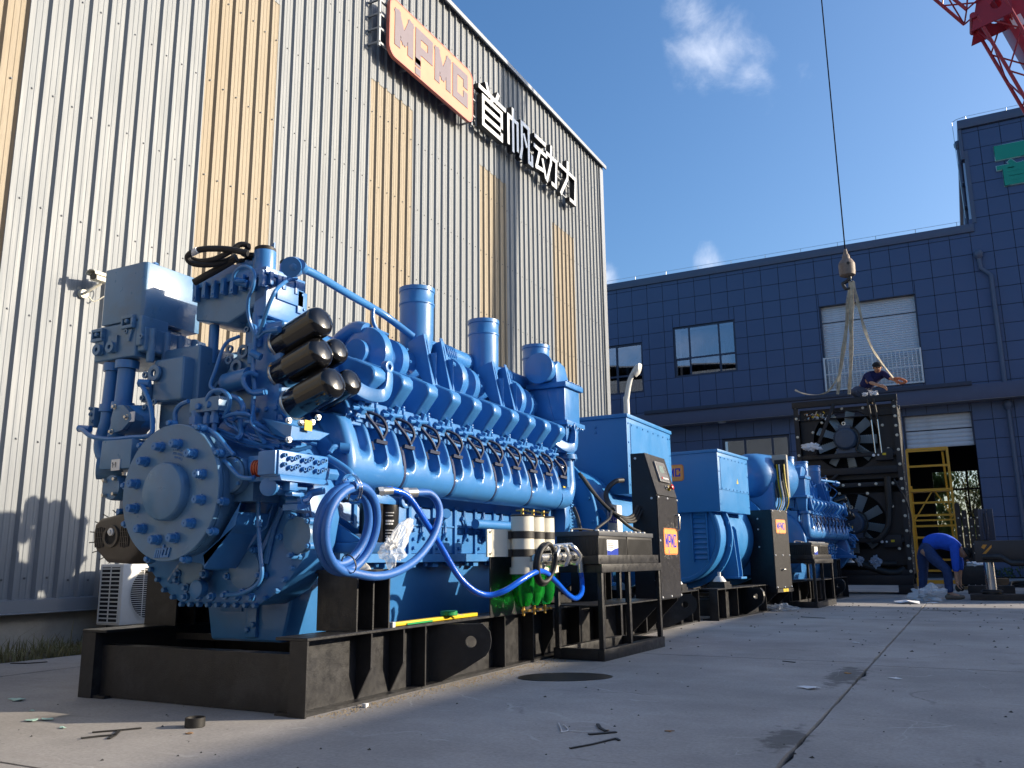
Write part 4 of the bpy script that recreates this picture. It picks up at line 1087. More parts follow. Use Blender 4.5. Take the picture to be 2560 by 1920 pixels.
        b.tube([(-3.125, .10, 1.575), (-3.10, .18, 1.56)], .008, n=6); b.bar((-3.13, .13, 1.47), (-3.10, .20, 1.46), .035, .022); b.cyl((-3.13, .09, 1.46), (-3.12, .10, 1.41), .012, n=6)
        b.v = [(mx(x, s), y, z) for x, y, z in b.v]; il = b.mesh('injection_line', E_.location); il.materials.append(mat('dark_blue_line', (.006, .018, .06), .65))
        b = MB()
        b.cyl((-3.13, -.10, 1.64), (-3.13, .10, 1.66), .013, n=8); b.cyl((-3.10, -.03, 1.62), (-3.17, -.03, 1.67), .02, n=6); b.bolt((-3.15, .0, 1.67), (.5, 0, 1), .024, .03); b.bolt((-3.16, .08, 1.68), (.5, 0, 1), .02, .045); b.box(-3.21, -3.15, -.055, .055, 1.60, 1.622)
        for y in (-.045, .045): b.bolt((-3.165, y, 1.622), (.2, 0, 1), .014, .014)
        b.v = [(mx(x, s), y, z) for x, y, z in b.v]; pf_ = b.mesh('port_flange', E_.location, smooth=30); pf_.materials.append(blue)
        for k in range(10):
            y = 4.055 + .2985 * k
            o = link('cylinder_head', hd, E_); o.location = Vector((mx(-3.32, s), y + .04, 1.555)) - E_.location
            o = link('cam_box', cb, E_); o.location = (0, y + .075, 0)
            o = link('injection_line', il, E_); o.location = (0, y, 0)
            o = link('port_flange', pf_, E_); o.location = (0, y, 0)
        g = MB(); g.prism([(mx(-3.47, s), 2.06), (mx(-3.38, s), 2.03), (mx(-3.33, s), 1.95), (mx(-3.33, s), 1.72), (mx(-3.47, s), 1.72)], 'y', 3.95, 7.02); B_(g, 'air_rail', bevel=.02)
        # lifting eyes at both ends of the bank: a curved arm with a slot
        for y0, sg_ in ((3.98, 1), (6.86, 1)):
            g = MB(); sec = []
            P = [(-.06, 1.82), (.0, 1.77), (.08, 1.735), (.16, 1.735), (.215, 1.775), (.24, 1.845), (.245, 1.90)]
            Wd = [.10, .10, .095, .085, .075, .06, .045]
            Q = smooth_path([(mx(-3.17, s) + s * .09 * min(1, p[0] * 6), y0 + p[0], p[1]) for p in P], 4)
            for i, q in enumerate(Q):
                w = .055 - .032 * i / len(Q); t_ = (Q[min(i + 1, len(Q) - 1)] - Q[max(i - 1, 0)]).normalized(); nrm = Vector((1, 0, 0)); up = t_.cross(nrm).normalized()
                sec.append([q + nrm * a * w + up * b_ * (.05 - .022 * i / len(Q)) for a, b_ in ((-1, -1), (1, -1), (1, 1), (-1, 1))])
            g.rings(sec)
            top = Q[-1]
            g.ringtube(top + Vector((-.022, 0, .03)), (1, 0, 0), .042, .016, .044, 20)
            B_(g, 'lifting_eye', bevel=.008)
    # ---- flywheel end: charge air cooler, elbows
    for s in (1, -1):
        g = MB(); g.box(mx(-3.46, s), mx(-3.10, s), 6.96, 7.30, 1.98, 2.29); b1 = B_(g, 'air_cooler', bevel=.02)
        g = MB(); g.box(mx(-3.48, s), mx(-3.075, s), 6.93, 7.33, 2.29, 2.335); g.box(mx(-3.48, s), mx(-3.07, s), 6.93, 7.34, 1.94, 1.98); 
        for i in range(7): g.bolt((mx(-3.085, s), 6.97 + i * .055, 1.94), (0, 0, -1), .015, .02); g.bolt((mx(-3.085, s), 6.97 + i * .055, 2.335), (0, 0, 1), .013, .014)
        B_(g, 'cooler_flange', par=b1, bevel=.004)
        g = MB(); g.prism([(6.97, 2.335), (7.28, 2.335), (7.16, 2.52), (7.02, 2.55), (6.95, 2.5)], 'x', mx(-3.42, s), mx(-3.18, s)); g.cyl((mx(-3.30, s), 6.86, 2.46), (mx(-3.30, s), 6.97, 2.46), .12, n=28); g.cyl((mx(-3.30, s), 6.83, 2.46), (mx(-3.30, s), 6.86, 2.46), .145, n=28); B_(g, 'cooler_hood', bevel=.02)
        g = MB(); g.rings([[(mx(-3.13 + a * .12 - .05, s) if False else mx(-3.20 + a * w, s), 7.13 + b_ * w2, z) for a, b_ in ((-1, -1), (1, -1), (1, 1), (-1, 1))] for w, w2, z in ((.10, .15, 1.94), (.075, .10, 1.75), (.068, .075, 1.68))]); B_(g, 'funnel', bevel=.012)
        g = MB(); g.ringtube((mx(-3.18, s), 7.13, 1.645), (0, 0, 1), .105, .03, .022, 28); g.ringtube((mx(-3.18, s), 7.13, 1.668), (0, 0, 1), .10, .03, .02, 28)
        for i in range(8): g.bolt((mx(-3.18, s) + .09 * math.cos(i * PI / 4), 7.13 + .09 * math.sin(i * PI / 4), 1.645), (0, 0, -1), .011, .014)
        B_(g, 'pipe_flange')
        g = MB(); g.tube([(mx(-3.18, s), 7.13, 1.66), (mx(-3.18, s), 7.13, 1.50), (mx(-3.18, s), 7.13, 1.40), (mx(-3.185, s), 7.08, 1.31), (mx(-3.19, s), 7.0, 1.285), (mx(-3.19, s), 6.85, 1.285)], lambda u: .072 + .028 * u, n=20, k=8); B_(g, 'exhaust_elbow', smooth=60)
        g = MB(); g.box(mx(-3.16, s), mx(-3.09, s), 6.95, 7.0, 1.38, 1.56); g.tube([(mx(-3.2, s), 6.86, 1.60), (mx(-3.14, s), 6.93, 1.56), (mx(-3.12, s), 6.98, 1.50)], .014); B_(g, 'sensor_bracket')
        g = MB(); g.box(mx(-3.115, s), mx(-3.107, s), 6.9, 6.96, 1.372, 1.385); B_(g, 'yellow_label', yellow_tag, smooth=0)
    g = MB(); g.lathe([(.62, 0), (.62, .10), (.56, .14)], (XC0, 7.12, 1.12), (0, 1, 0), 40); g.box(XC0 - .5, XC0 + .5, 7.02, 7.2, .55, 1.7); B_(g, 'flywheel_housing', bevel=.015)
    g = MB()
    for s in (1, -1):
        g.box(mx(-3.45, s), mx(-2.99, s), 3.93, 4.12, .80, .86); g.prism([(mx(-3.4, s), .86), (mx(-3.02, s), .86), (mx(-3.36, s), 1.05)], 'y', 3.95, 3.98); g.prism([(mx(-3.4, s), .86), (mx(-3.02, s), .86), (mx(-3.36, s), 1.05)], 'y', 4.07, 4.10)
        g.box(mx(-3.45, s), mx(-2.99, s), 7.4, 7.6, .76, .86)
    B_(g, 'engine_foot', bevel=.01)
    for s in (1, -1):
        for y in (4.0, 7.5):
            g = MB(); g.lathe([(.08, 0), (.07, .018), (.035, .05), (.022, .06), (.022, .20)], (mx(-3.1, s), y, .708), (0, 0, 1), 20); g.bolt((mx(-3.1, s), y, .86), (0, 0, 1), .03, .03); B_(g, 'vibration_mount', white_paint)
    # ---- turbochargers and exhaust bellows between the banks
    for k, y in enumerate((5.085, 6.09, 7.095)):
        for s in (1,):
            xb = mx(-3.45, s)
            g = MB(); g.lathe([(.085, 2.17), (.10, 2.22), (.118, 2.30), (.125, 2.38), (.126, 2.60), (.132, 2.606), (.132, 2.62), (.127, 2.626), (.127, 2.70), (.134, 2.706), (.134, 2.735), (.122, 2.735), (.116, 2.5), (.1, 2.3)], (xb, y, 0), (0, 0, 1), 36, caps=False); bl = B_(g, 'exhaust_outlet', smooth=40)
            g = MB(); g.cyl((xb, y, 2.3), (xb, y, 2.31), .112, n=24); B_(g, 'inside', dark, par=bl)
            g = MB(); g.tube([(xb, y, 2.25), (xb, y - .03, 2.17), (xb - s * .02, y - .13, 2.13), (xb - s * .05, y - .25, 2.13)], .098, n=20, k=6); B_(g, 'turbine_elbow', smooth=60)
            g = MB(); c_ = Vector((xb - s * .06, y - .27, 2.13))
            g.lathe([(.12, 0), (.16, .02), (.165, .10), (.12, .12), (.10, .16), (.10, .20), (.135, .215), (.15, .24), (.19, .26), (.20, .30), (.19, .34), (.14, .37), (.09, .38), (.09, .43)], c_ + Vector((0, .06, 0)), (0, -1, 0), 32)
            g.tube([c_ + Vector((0, -.25, .17)), c_ + Vector((-s * .1, -.25, .19)), c_ + Vector((-s * .25, -.25, .1)), c_ + Vector((-s * .3, -.2, -.05))], .06, n=12)
            for i in range(10): g.bolt(c_ + Vector((.155 * math.cos(i * .628), .045, .155 * math.sin(i * .628))), (0, 1, 0), .012, .02)
            B_(g, 'turbocharger', smooth=40)
            # slender support plates from the collar down to the cam boxes
            for dy in (-.115, .115):
                yy = y + dy; d_ = 1 if dy > 0 else -1
                g = MB(); g.prism([(mx(-3.345, s), 2.34), (mx(-3.30, s), 2.345), (mx(-3.275, s), 2.28), (mx(-3.205, s), 1.95), (mx(-3.27, s), 1.95), (mx(-3.42, s), 2.17), (mx(-3.44, s), 2.30)], 'y', yy - .005, yy + .005)
                g.box(mx(-3.30, s), mx(-3.205, s), yy + .005, yy + .006, 1.97, 2.2)
                g.prism([(yy - .034, 1.945), (yy + .034, 1.945), (yy + .022, 2.345), (yy - .022, 2.345)], 'x', mx(-3.30, s) - .004, mx(-3.30, s) + .004)
                nv = 8; 
                g.v[-nv:] = [(x + s * (2.345 - z) * .235, y_, z) for x, y_, z in g.v[-nv:]]
                B_(g, 'support_plate', smooth=0)
            g = MB()
            for i in range(3): g.bolt((mx(-3.305, s), y + .10 + .012 * i, 2.345), (0, 0, 1), .008, .02)
            B_(g, 'plate_bolt', smooth=0)
        if k < 2:
            g = MB(); g.tube([(mx(-3.42, 1), y + .13, 2.33), (mx(-3.40, 1), y + .35, 2.27), (mx(-3.40, 1), y + .55, 2.20), (mx(-3.42, 1), y + .62, 2.18)], .018, n=10, k=8, rib=.18); B_(g, 'corrugated_pipe', smooth=20)
            g = MB()
            for s in (1, -1):
                g.cyl((mx(-3.56, s), y + .1, 2.36), (mx(-3.56, s), y + .62, 2.36), .078, n=20); g.cyl((mx(-3.56, s), y + .62, 2.36), (mx(-3.56, s), y + .9, 2.36), .085, n=20)
                for i in range(5): g.ringtube((mx(-3.56, s), y + .47 + i * .03, 2.36), (0, 1, 0), .09, .06, .012, 24)
            B_(g, 'charge_air_pipe')
    g = MB(); g.box(XC0 - .42, XC0 + .42, 4.3, 7.05, 1.75, 2.0); g.cyl((XC0, 4.3, 2.12), (XC0, 7.0, 2.12), .17, n=20); B_(g, 'vee_cover', bevel=.03)
    # ---- long vent pipe from the expansion tank to the first bellows
    g = MB(); g.tube([(-3.373,3.66,2.462), (-3.364,3.72,2.474), (-3.38,3.9,2.479), (-3.444,4.3,2.474), (-3.51,4.75,2.469), (-3.40, 4.97, 2.34)], .026, n=12, k=6); g.tube([(-3.483,4.6,2.468), (-3.481,4.6,2.386), (-3.467,4.63,2.321), (-3.427,4.7,2.292)], .014, n=8); B_(g, 'vent_pipe', smooth=60)
    g = MB(); g.cyl((-3.324,3.6,2.435), (-3.366,3.68,2.467), .06); g.sphere((-3.33,3.64,2.448), .048); g.cyl((-3.29,3.63,2.453), (-3.345,3.72,2.465), .036, n=14); g.prism([(-3.62, 2.60), (-3.54, 2.60), (-3.54, 2.655)], 'y', 3.68, 3.69); B_(g, 'vent_elbow')
    return E_
engine = make_engine('near blue V engine with a round damper plate and black oil filters, nearest the camera')

# ---------------------------------------------------------------- front end of the near engine
def front_end(E_, near=True):
    B_ = lambda mb, name, m=blue_flat, par=E_, **k: mb.build(name, m, par, **k)
    X0 = XC0
    # gear case with round covers
    g = MB(); pr = [(-.30, .52), (.30, .52), (.46, .60), (.62, .78), (.66, 1.0), (.60, 1.25), (.45, 1.45), (.40, 1.62), (-.40, 1.62), (-.45, 1.45), (-.62, 1.25), (-.70, 1.0), (-.66, .78), (-.46, .60)]
    g.prism([(X0 + a, b) for a, b in pr], 'y', 3.66, 3.90); gc = B_(g, 'gear_case', blue, bevel=.02)
    g = MB()
    for a, b in zip(pr, pr[1:] + pr[:1]):
        A, C_ = Vector((X0 + a[0] * .95, 3.665, b[1] * 0 + a[1])), Vector((X0 + b[0] * .95, 3.665, b[1]))
        n = max(1, int((C_ - A).length / .07))
        for i in range(n): g.bolt(A.lerp(C_, i / n), (0, -1, 0), .016, .03)
    for (x, z, dx, dz) in ((.1, .9, .25, .3), (.2, 1.2, .3, -.1), (.45, 1.05, -.1, -.3), (.1, .72, .2, -.1), (.30, .80, .15, .25), (-.2, .8, -.2, -.15)):
        g.tube([(X0 + x, 3.655, z), (X0 + x + dx * .5, 3.645, z + dz * .4), (X0 + x + dx, 3.655, z + dz)], .02, n=6)
    B_(g, 'case_ribs', blue, par=gc)
    def cover(cx, cz, r, y, lobes=0, name='cover', m=blue_flat, tri=False, bolts=6, a0=20):
        g = MB()
        if tri: P = [(cx + r * (1 + .0 * i) * math.cos(R(a)) * (1.12 if (a % 120) == a0 % 120 else 1), cz + r * math.sin(R(a)) * (1.12 if (a % 120) == a0 % 120 else 1)) for i, a in enumerate(range(a0, 360 + a0, 20))]
        else: P = circ(cx, cz, r, 32)
        g.prism(P, 'y', y, y + .05); o = B_(g, name, m, bevel=.008)
        g = MB()
        for i in range(bolts):
            a = R(a0 + 360 * i / bolts); g.cyl((cx + (r + .012) * math.cos(a), y - .012, cz + (r + .012) * math.sin(a)), (cx + (r + .012) * math.cos(a), y + .05, cz + (r + .012) * math.sin(a)), .020, n=12); g.bolt((cx + (r + .012) * math.cos(a), y - .012, cz + (r + .012) * math.sin(a)), (0, -1, 0), .013, .016)
        B_(g, 'cover_bolts', blue, par=o)
        return o
    cover(-3.575, .720, .112, 3.60, bolts=5, name='round_cover', a0=55)
    cover(-3.205, .895, .10, 3.60, bolts=5, name='round_cover', a0=40)
    # lower left lobed covers under the damper plate
    g = MB(); P = [-4.069,0.758, -3.867,0.765, -3.867,0.693, -3.902,0.648, -3.997,0.625, -4.073,0.661]
    P = [P[i:i + 2] for i in range(0, len(P), 2)] if not isinstance(P[0], tuple) else P
    g.prism(P, 'y', 3.58, 3.68); o = B_(g, 'lobed_cover', bevel=.012, seg=3)
    g = MB()
    for p in ((-4.061,3.57,0.657), (-4.058,3.57,0.694), (-3.985,3.57,0.616), (-3.884,3.57,0.644), (-3.85,3.57,0.693), (-3.987,3.57,0.567), (-3.884,3.57,0.568), (-3.783,3.57,0.569), (-3.678,3.57,0.578), (-3.586,3.57,0.57), (-3.484,3.57,0.567)):
        g.lathe([(.024, 0), (.024, .02)], p, (0, 1, 0), 12); g.bolt(p, (0, -1, 0), .016, .02)
    B_(g, 'flange_bolts', blue, par=gc)
    g = MB(); g.lathe([(.05, 0), (.05, .05), (.03, .055)], (-3.882,3.6,0.611), (0, -1, 0), 20); g.lathe([(.06, 0), (.06, .03)], (-3.847,3.62,0.783), (0, -1, 0), 20); B_(g, 'plug', blue, par=gc, bevel=.004)
    g = MB(); g.tube([(-3.393,3.5,1.099), (-3.384,3.5,0.968), (-3.363,3.5,0.821), (-3.343,3.5,0.693), (-3.379,3.5,0.634), (-3.501,3.52,0.59), (-3.639,3.55,0.579)], .012, n=10); g.cyl((-3.384,3.5,0.977), (-3.38,3.5,0.942), .02); B_(g, 'oil_line', blue)
    # crankshaft damper plate
    cz = 1.135; cx = -3.822; YF = 3.27
    g = MB(); g.lathe([(.30, .26), (.345, .16), (.372, .06), (.372, .035), (.366, .034), (.366, .028), (.372, .027), (.372, .004), (.368, 0), (0.001, 0)], (cx, YF, cz), (0, 1, 0), 72, caps=False); dp = B_(g, 'damper_plate', smooth=40)
    g = MB(); g.lathe([(.158, 0), (.158, .035), (.150, .05), (.147, .052), (0.001, .052)], (cx + .0, YF, cz - .0), (0, -1, 0), 56, caps=False); B_(g, 'hub_cap', par=dp, smooth=40)
    g = MB(); g.lathe([(.03, 0), (.03, .022)], (0, 0, 0), (0, -1, 0), 8); g.lathe([(.024, .022), (.024, .055)], (0, 0, 0), (0, -1, 0), 6); g.lathe([(.019, .055), (.019, .058), (.006, .058), (.006, .05)], (0, 0, 0), (0, -1, 0), 16); hb = g.mesh('hub_bolt', smooth=30); hb.materials.append(blue)
    for (ex, ey) in ((1005, 165), (1160, 210), (1270, 365), (1300, 595), (1235, 840), (1095, 1020), (930, 1085), (780, 1030), (690, 865), (665, 640), (730, 415), (850, 240)):
        pass
    for i in range(12):
        a = R(90 - 12 + 30 * i)
        o = link('hub_bolt', hb, dp); o.location = Vector((cx + .262 * math.cos(a), YF, cz + .262 * math.sin(a))) - wloc(dp); o.rotation_euler = (0, random.uniform(0, 1), 0)
    g = MB()
    for a in (97, 135, 172, 205, 248, 290, 325, 350, 30, 62):
        p = Vector((cx + .385 * math.cos(R(a)), YF + .012, cz + .385 * math.sin(R(a)))); g.cyl(p, p + Vector((0, .04, 0)), .022, n=12); g.bolt(p, (0, -1, 0), .015, .018)
    B_(g, 'rim_bolts', blue, par=dp)
    g = MB(); write(g, 'mtu', (-3.892,3.268,0.788), (1, 0, .03), (.0, 0, 1), .058, .011, (0, -.006, 0), gap=.22, wide=.62, slant=.28); B_(g, 'maker_lettering', blue, par=dp, smooth=0)
    g = MB(); rnd = random.Random(2)
    for r_, a0, a1 in ((.225, 62, 88), (.205, 64, 88), (.185, 64, 84)):
        a = a0
        while a < a1:
            p = Vector((cx + r_ * math.cos(R(a)), YF - .001, cz + r_ * math.sin(R(a)))); t_ = Vector((math.sin(R(a)), 0, -math.cos(R(a))))
            g.bar(p, p + Vector((math.cos(R(a)), 0, math.sin(R(a)))) * .011, .004, .003, up=(0, 1, 0))
            if rnd.random() < .5: g.bar(p, p - t_ * .005, .003, .003, up=(0, 1, 0))
            a += rnd.choice((2.2, 2.2, 3.6))
    B_(g, 'cast_marks', blue, par=dp, smooth=0)
    # mounting cone behind the plate
    g = MB(); g.lathe([(.32, 0), (.36, .04), (.30, .22), (.42, .26), (.44, .40)], (cx, YF + .06, cz), (0, 1, 0), 48); g.prism([(cx + .18, .80), (cx + .40, .95), (cx + .42, 1.02), (cx + .20, .72)], 'y', 3.36, 3.60); B_(g, 'plate_housing', blue, bevel=.01)
    # small pulley cover to the right of the plate
    pc = Vector((-3.466,3.36,1.214))
    g = MB(); g.lathe([(.105, .0), (.105, .02), (.098, .024), (.098, .0), (.088, -.012), (.001, -.012)], pc, (0, 1, 0), 40, caps=False); g.cyl(pc + Vector((0, .015, 0)), pc + Vector((0, .24, 0)), .10, n=32); g.box(pc.x - .06, pc.x + .12, pc.y + .05, pc.y + .25, pc.z - .14, pc.z); pk = B_(g, 'pulley_cover', smooth=30)
    g = MB()
    for a in (60, 150, 235, 325): g.bolt(pc + Vector((.085 * math.cos(R(a)), 0, .085 * math.sin(R(a)))), (0, -1, 0), .012, .018)
    B_(g, 'cover_bolts', blue, par=pk)
    g = MB(); g.tube([(-3.514,3.33,1.288), (-3.463,3.32,1.279), (-3.403,3.31,1.235), (-3.341,3.31,1.193), (-3.263,3.31,1.182), (-3.288,3.36,1.199)], .012, n=8); B_(g, 'coolant_line', blue)
    g = MB(); g.cyl(pc + Vector((.1, .08, .03)), (-3.264,3.42,1.242), .055, n=20); g.box(pc.x + .08, pc.x + .22, 3.40, 3.55, pc.z - .04, pc.z + .10); B_(g, 'drive_housing', blue, bevel=.008)
    g = MB()
    for i in range(6): g.ringtube(Vector((-3.29,3.36,1.238)) + Vector((.009 * i, 0, 0)), (1, .2, 0), .045 - .003 * (i % 2), .02, .005, 16)
    B_(g, 'red_connector', mat('red_connector', (.45, .08, .03), .5), smooth=30)
    # control box with two rows of studs
    s0 = Vector((-3.10, 3.325, 0))
    g = MB(); zt, zb = 1.325, 1.185
    g.prism([(-3.235, zb + .01), (-3.115, zb), (-3.10, zb + .012), (-3.10, zt - .005), (-3.11, zt), (-3.235, zt)], 'y', 3.33, 3.72); cbx = B_(g, 'control_box', blue, bevel=.006)
    g = MB(); g.box(-3.23, -3.112, 3.315, 3.33, zb + .012, zt - .005); g.box(-3.2, -3.112, 3.72, 3.75, zb + .02, zb + .08); g.cyl((-3.15, 3.75, zb + .05), (-3.15, 3.84, zb + .05), .035, n=6); g.prism([(-3.10, zb + .012), (-3.085, zb - .02), (-3.235, zb - .02), (-3.235, zb + .01)], 'y', 3.34, 3.715); B_(g, 'box_end_cap', blue, par=cbx, bevel=.005)
    b = MB(); b.cyl((0, 0, 0), (.02, 0, 0), .012, n=12); b.lathe([(.012, .02), (.012, .022), (.007, .022), (.007, .012)], (0, 0, 0), (1, 0, 0), 12); me = b.mesh('stud', smooth=30); me.materials.append(blue)
    for r_ in range(2):
        for i in range(10):
            o = link('stud', me, cbx); o.location = Vector((-3.10, 3.365 + i * .035 + (.004 if i % 3 else -.004), zb + .052 + r_ * .048 + (.012 if i % 3 == 0 else 0))) - wloc(cbx)
    g = MB(); g.cyl((-3.188,3.36,1.137), (-3.177,3.6,1.143), .04, n=20); g.cyl((-3.175,3.34,1.135), (-3.182,3.36,1.136), .048, n=20); g.box(-3.16, -3.10, 3.42, 3.48, 1.12, 1.18); g.box(-3.14, -3.09, 3.43, 3.52, 1.09, 1.11); B_(g, 'actuator', blue, bevel=.004)
    g = MB(); g.box(-3.18, -3.08, 3.46, 3.56, 1.02, 1.05); g.cyl((-3.18,3.5,1.068), (-3.103,3.52,1.066), .03, n=14); g.tube([(-3.11,3.52,1.066), (-3.108,3.56,1.078), (-3.106,3.6,1.115), (-3.041,3.62,1.128)], .02, n=10); g.ringtube((-3.116,3.52,1.072), (1, .3, .2), .04, .015, .02, 16); B_(g, 'fuel_fitting', blue)
    g = MB(); g.tube([(-3.124,3.74,1.323), (-3.061,3.76,1.285), (-2.999,3.78,1.237), (-2.985,3.78,1.201), (-2.974,3.72,1.181)], .02, n=12); g.cyl((-3.099,3.9,1.39), (-3.14,3.86,1.394), .03, n=12); g.tube([(-3.14,3.86,1.394), (-3.153,3.82,1.391), (-3.162,3.8,1.363)], .018, n=8); B_(g, 'cable_bundle', blue)
    # tray below the oil filters
    g = MB(); T_ = [(-3.452,3.55,1.552), (-3.177,3.5,1.476), (-3.172,3.5,1.396), (-3.361,3.55,1.452)]
    S_ = [(-3.12,3.437,1.463), (-3.12,3.75,1.459), (-3.12,3.663,1.411), (-3.12,3.43,1.384)]
    g.add([T_[0], S_[0], S_[3], T_[3], (T_[0][0], T_[0][1] + .3, T_[0][2]), S_[1], S_[2], (T_[3][0], T_[3][1] + .3, T_[3][2])], [(0, 1, 2, 3), (1, 5, 6, 2), (5, 4, 7, 6), (4, 0, 3, 7), (0, 4, 5, 1), (3, 2, 6, 7)])
    tr = B_(g, 'drip_tray', blue, bevel=.004, smooth=0)
    g = MB()
    for p in ((-3.14,3.439,1.492), (-3.14,3.535,1.491), (-3.14,3.627,1.508), (-3.14,3.673,1.542), (-3.1,3.402,1.381)): g.lathe([(.018, 0), (.018, .008), (.011, .01), (.011, .022)], Vector(p) - Vector((.01, 0, 0)), (1, -.3, .2), 8)
    B_(g, 'tray_screw', steel, par=tr)
    g = MB(); q = Vector((-3.1,3.542,1.476)); g.box(q.x, q.x + .003, q.y - .03, q.y + .03, q.z - .028, q.z + .028); B_(g, 'yellow_label', yellow_tag, par=tr, smooth=0)
    # ---- oil filters
    dcan = Vector((.90, -.10, .26)).normalized()
    def canister(base, L, r, m=black_gloss, lab=False):
        t = MB(); b = Vector(base)
        t.lathe([(r * .92, -.02), (r, 0), (r, L * .28), (r * 1.006, L * .285), (r * 1.006, L * .295), (r, L * .30), (r, L - r * .55), (r * .96, L - r * .35), (r * .82, L - r * .14), (r * .55, L - .004), (.001, L)], b, dcan, 40, caps=False)
        o = B_(t, 'oil_filter', m, smooth=40)
        t = MB(); t.lathe([(r * 1.02, -.012), (r * 1.03, -.006), (r * 1.03, .004), (r * 1.0, .006)], b, dcan, 40); B_(t, 'rim', steel, par=o, smooth=30)
        return o
    c1 = canister((-3.484,3.72,2.013), .37, .092); c2 = canister((-3.474,3.72,1.83), .37, .092); c3 = canister((-3.353,3.7,1.64), .36, .092)
    c4 = canister((-3.425,3.88,1.894), .30, .08); c5 = canister((-3.322,3.88,1.695), .30, .08)
    for b_ in ((-3.484,3.72,2.013), (-3.474,3.72,1.83), (-3.353,3.7,1.64)):
        b = Vector(b_); g = MB(); g.lathe([(.055, -.14), (.062, -.10), (.06, -.06), (.08, -.04), (.082, -.012)], b, dcan, 28); g.box(b.x - .22, b.x - .08, b.y - .05, b.y + .18, b.z - .10, b.z + .03); B_(g, 'filter_head', blue, bevel=.01)
    g = MB(); b = Vector((-3.479,3.64,1.839)); g.box(b.x - .018, b.x + .018, b.y - .004, b.y, b.z - .035, b.z + .035); B_(g, 'orange_label', mat('orange_label', (.75, .36, .02), .5), smooth=0)
    g = MB(); g.box(-3.66, -3.42, 3.66, 3.95, 1.55, 2.15); B_(g, 'filter_manifold', blue, bevel=.03, seg=3)
    # ---- expansion tank with filler caps
    zt = 2.46; xl, xr, yf, yb = -4.125, -3.525, 3.60, 3.93
    g = MB(); P = [(xl + .02, 2.43), (xr - .0, 2.43), (xr, 2.29), (xl + .30, 2.17), (xl + .02, 2.225)]
    g.prism(P, 'y', yf + .02, yb); tk = B_(g, 'expansion_tank', blue_flat, bevel=.018, seg=3)
    g = MB(); g.prism([(yf + .02, 2.18), (yb + .03, 2.18), (yb + .03, 2.46), (yf + .02, 2.46)], 'x', xr - .10, xr); B_(g, 'tank_end', blue, par=tk, bevel=.012)
    g = MB(); g.box(xl, xr + .01, yf, yb + .01, 2.43, 2.475); 
    for i in range(8): x = xl + .04 + i * .078; g.box(x - .014, x + .014, yf - .02, yf + .02, 2.34 + .01 * (i % 2), 2.45); g.bolt((x, yf - .02, 2.36), (0, -1, 0), .008, .006)
    for y in (yf + .04, yf + .15, yf + .26): g.box(xr, xr + .02, y - .014, y + .014, 2.37, 2.45)
    B_(g, 'tank_flange', blue, par=tk, bevel=.006)
    g = MB()
    for i in range(6): g.cyl((xl + .15 + i * .062, yf + .07, 2.47), (xl + .15 + i * .062, yf + .07, 2.545 + .012 * i * .4), .028, n=16)
    g.cyl((xr - .075, yf + .07, 2.42), (xr - .075, yf + .07, 2.60), .066, n=28); g.cyl((xr - .02, yf + .21, 2.45), (xr - .02, yf + .21, 2.55), .05, n=24)
    g.box(xr - .06, xr + .012, yf + .1, yb, 2.30, 2.47)
    g.box(xl + .10, xr - .06, yf + .03, yf + .12, 2.47, 2.545)
    B_(g, 'filler_neck', blue, par=tk, bevel=.004)
    g = MB()
    for (x, y, z, r_) in ((xr - .075, yf + .07, 2.60, .062), (xr - .175, yf + .075, 2.575, .050), (xr - .255, yf + .08, 2.555, .046), (xr - .33, yf + .08, 2.53, .042), (xr - .02, yf + .21, 2.55, .048)):
        g.lathe([(r_, 0), (r_ * 1.02, .006), (r_ * 1.02, .02), (r_ * .9, .026), (r_ * .4, .028), (.001, .026)], (x, y, z), (0, 0, 1), 24, caps=False)
    B_(g, 'black_cap', rubber, par=tk, smooth=30)
    g = MB(); q = Vector((-3.515,3.915,2.363)); g.box(xr - .004, xr + .012, q.y - .035, q.y + .045, 2.26, 2.40); g.bolt((xr + .012, q.y, 2.38), (1, 0, 0), .01, .008); g.bolt((xr + .012, q.y + .02, 2.29), (1, 0, 0), .01, .008); B_(g, 'side_plate', blue, par=tk, bevel=.003)
    g = MB(); g.cyl((-3.61, 3.66, 2.0), (-3.61, 3.66, 2.20), .034, n=16); g.cyl((-3.61, 3.66, 2.10), (-3.61, 3.66, 2.21), .042, n=16); g.tube([(-3.61, 3.68, 2.17), (-3.53, 3.75, 2.13), (-3.47, 3.82, 2.09), (-3.46, 3.84, 1.98)], .028, n=10); B_(g, 'tank_pipe', blue)
    # black hoses looped over the tank
    hz = [(-3.62,3.55,2.558), (-3.743,3.5,2.589), (-3.878,3.45,2.598), (-3.953,3.42,2.576), (-3.977,3.42,2.544), (-3.953,3.45,2.519), (-3.871,3.5,2.515), (-3.804,3.55,2.539), (-3.764,3.6,2.579)]
    g = MB(); g.tube(hz, .019, n=10); g.tube([(-3.655,3.58,2.625), (-3.691,3.55,2.624), (-3.736,3.52,2.579), (-3.833,3.5,2.544), (-3.922,3.47,2.535), (-3.995,3.46,2.56)], .017, n=10); g.tube([(-3.655,3.58,2.625), (-3.674,3.6,2.615), (-3.731,3.62,2.59)], .017, n=10); g.tube([(-3.742,3.58,2.558), (-3.852,3.56,2.509), (-3.928,3.52,2.458), (-3.999,3.5,2.423)], .023, n=10)
    B_(g, 'black_hose', rubber)
    g = MB(); g.cyl((-3.951,3.425,2.577), (-3.908,3.43,2.59), .0205, n=12); B_(g, 'hose_tag', white_print)
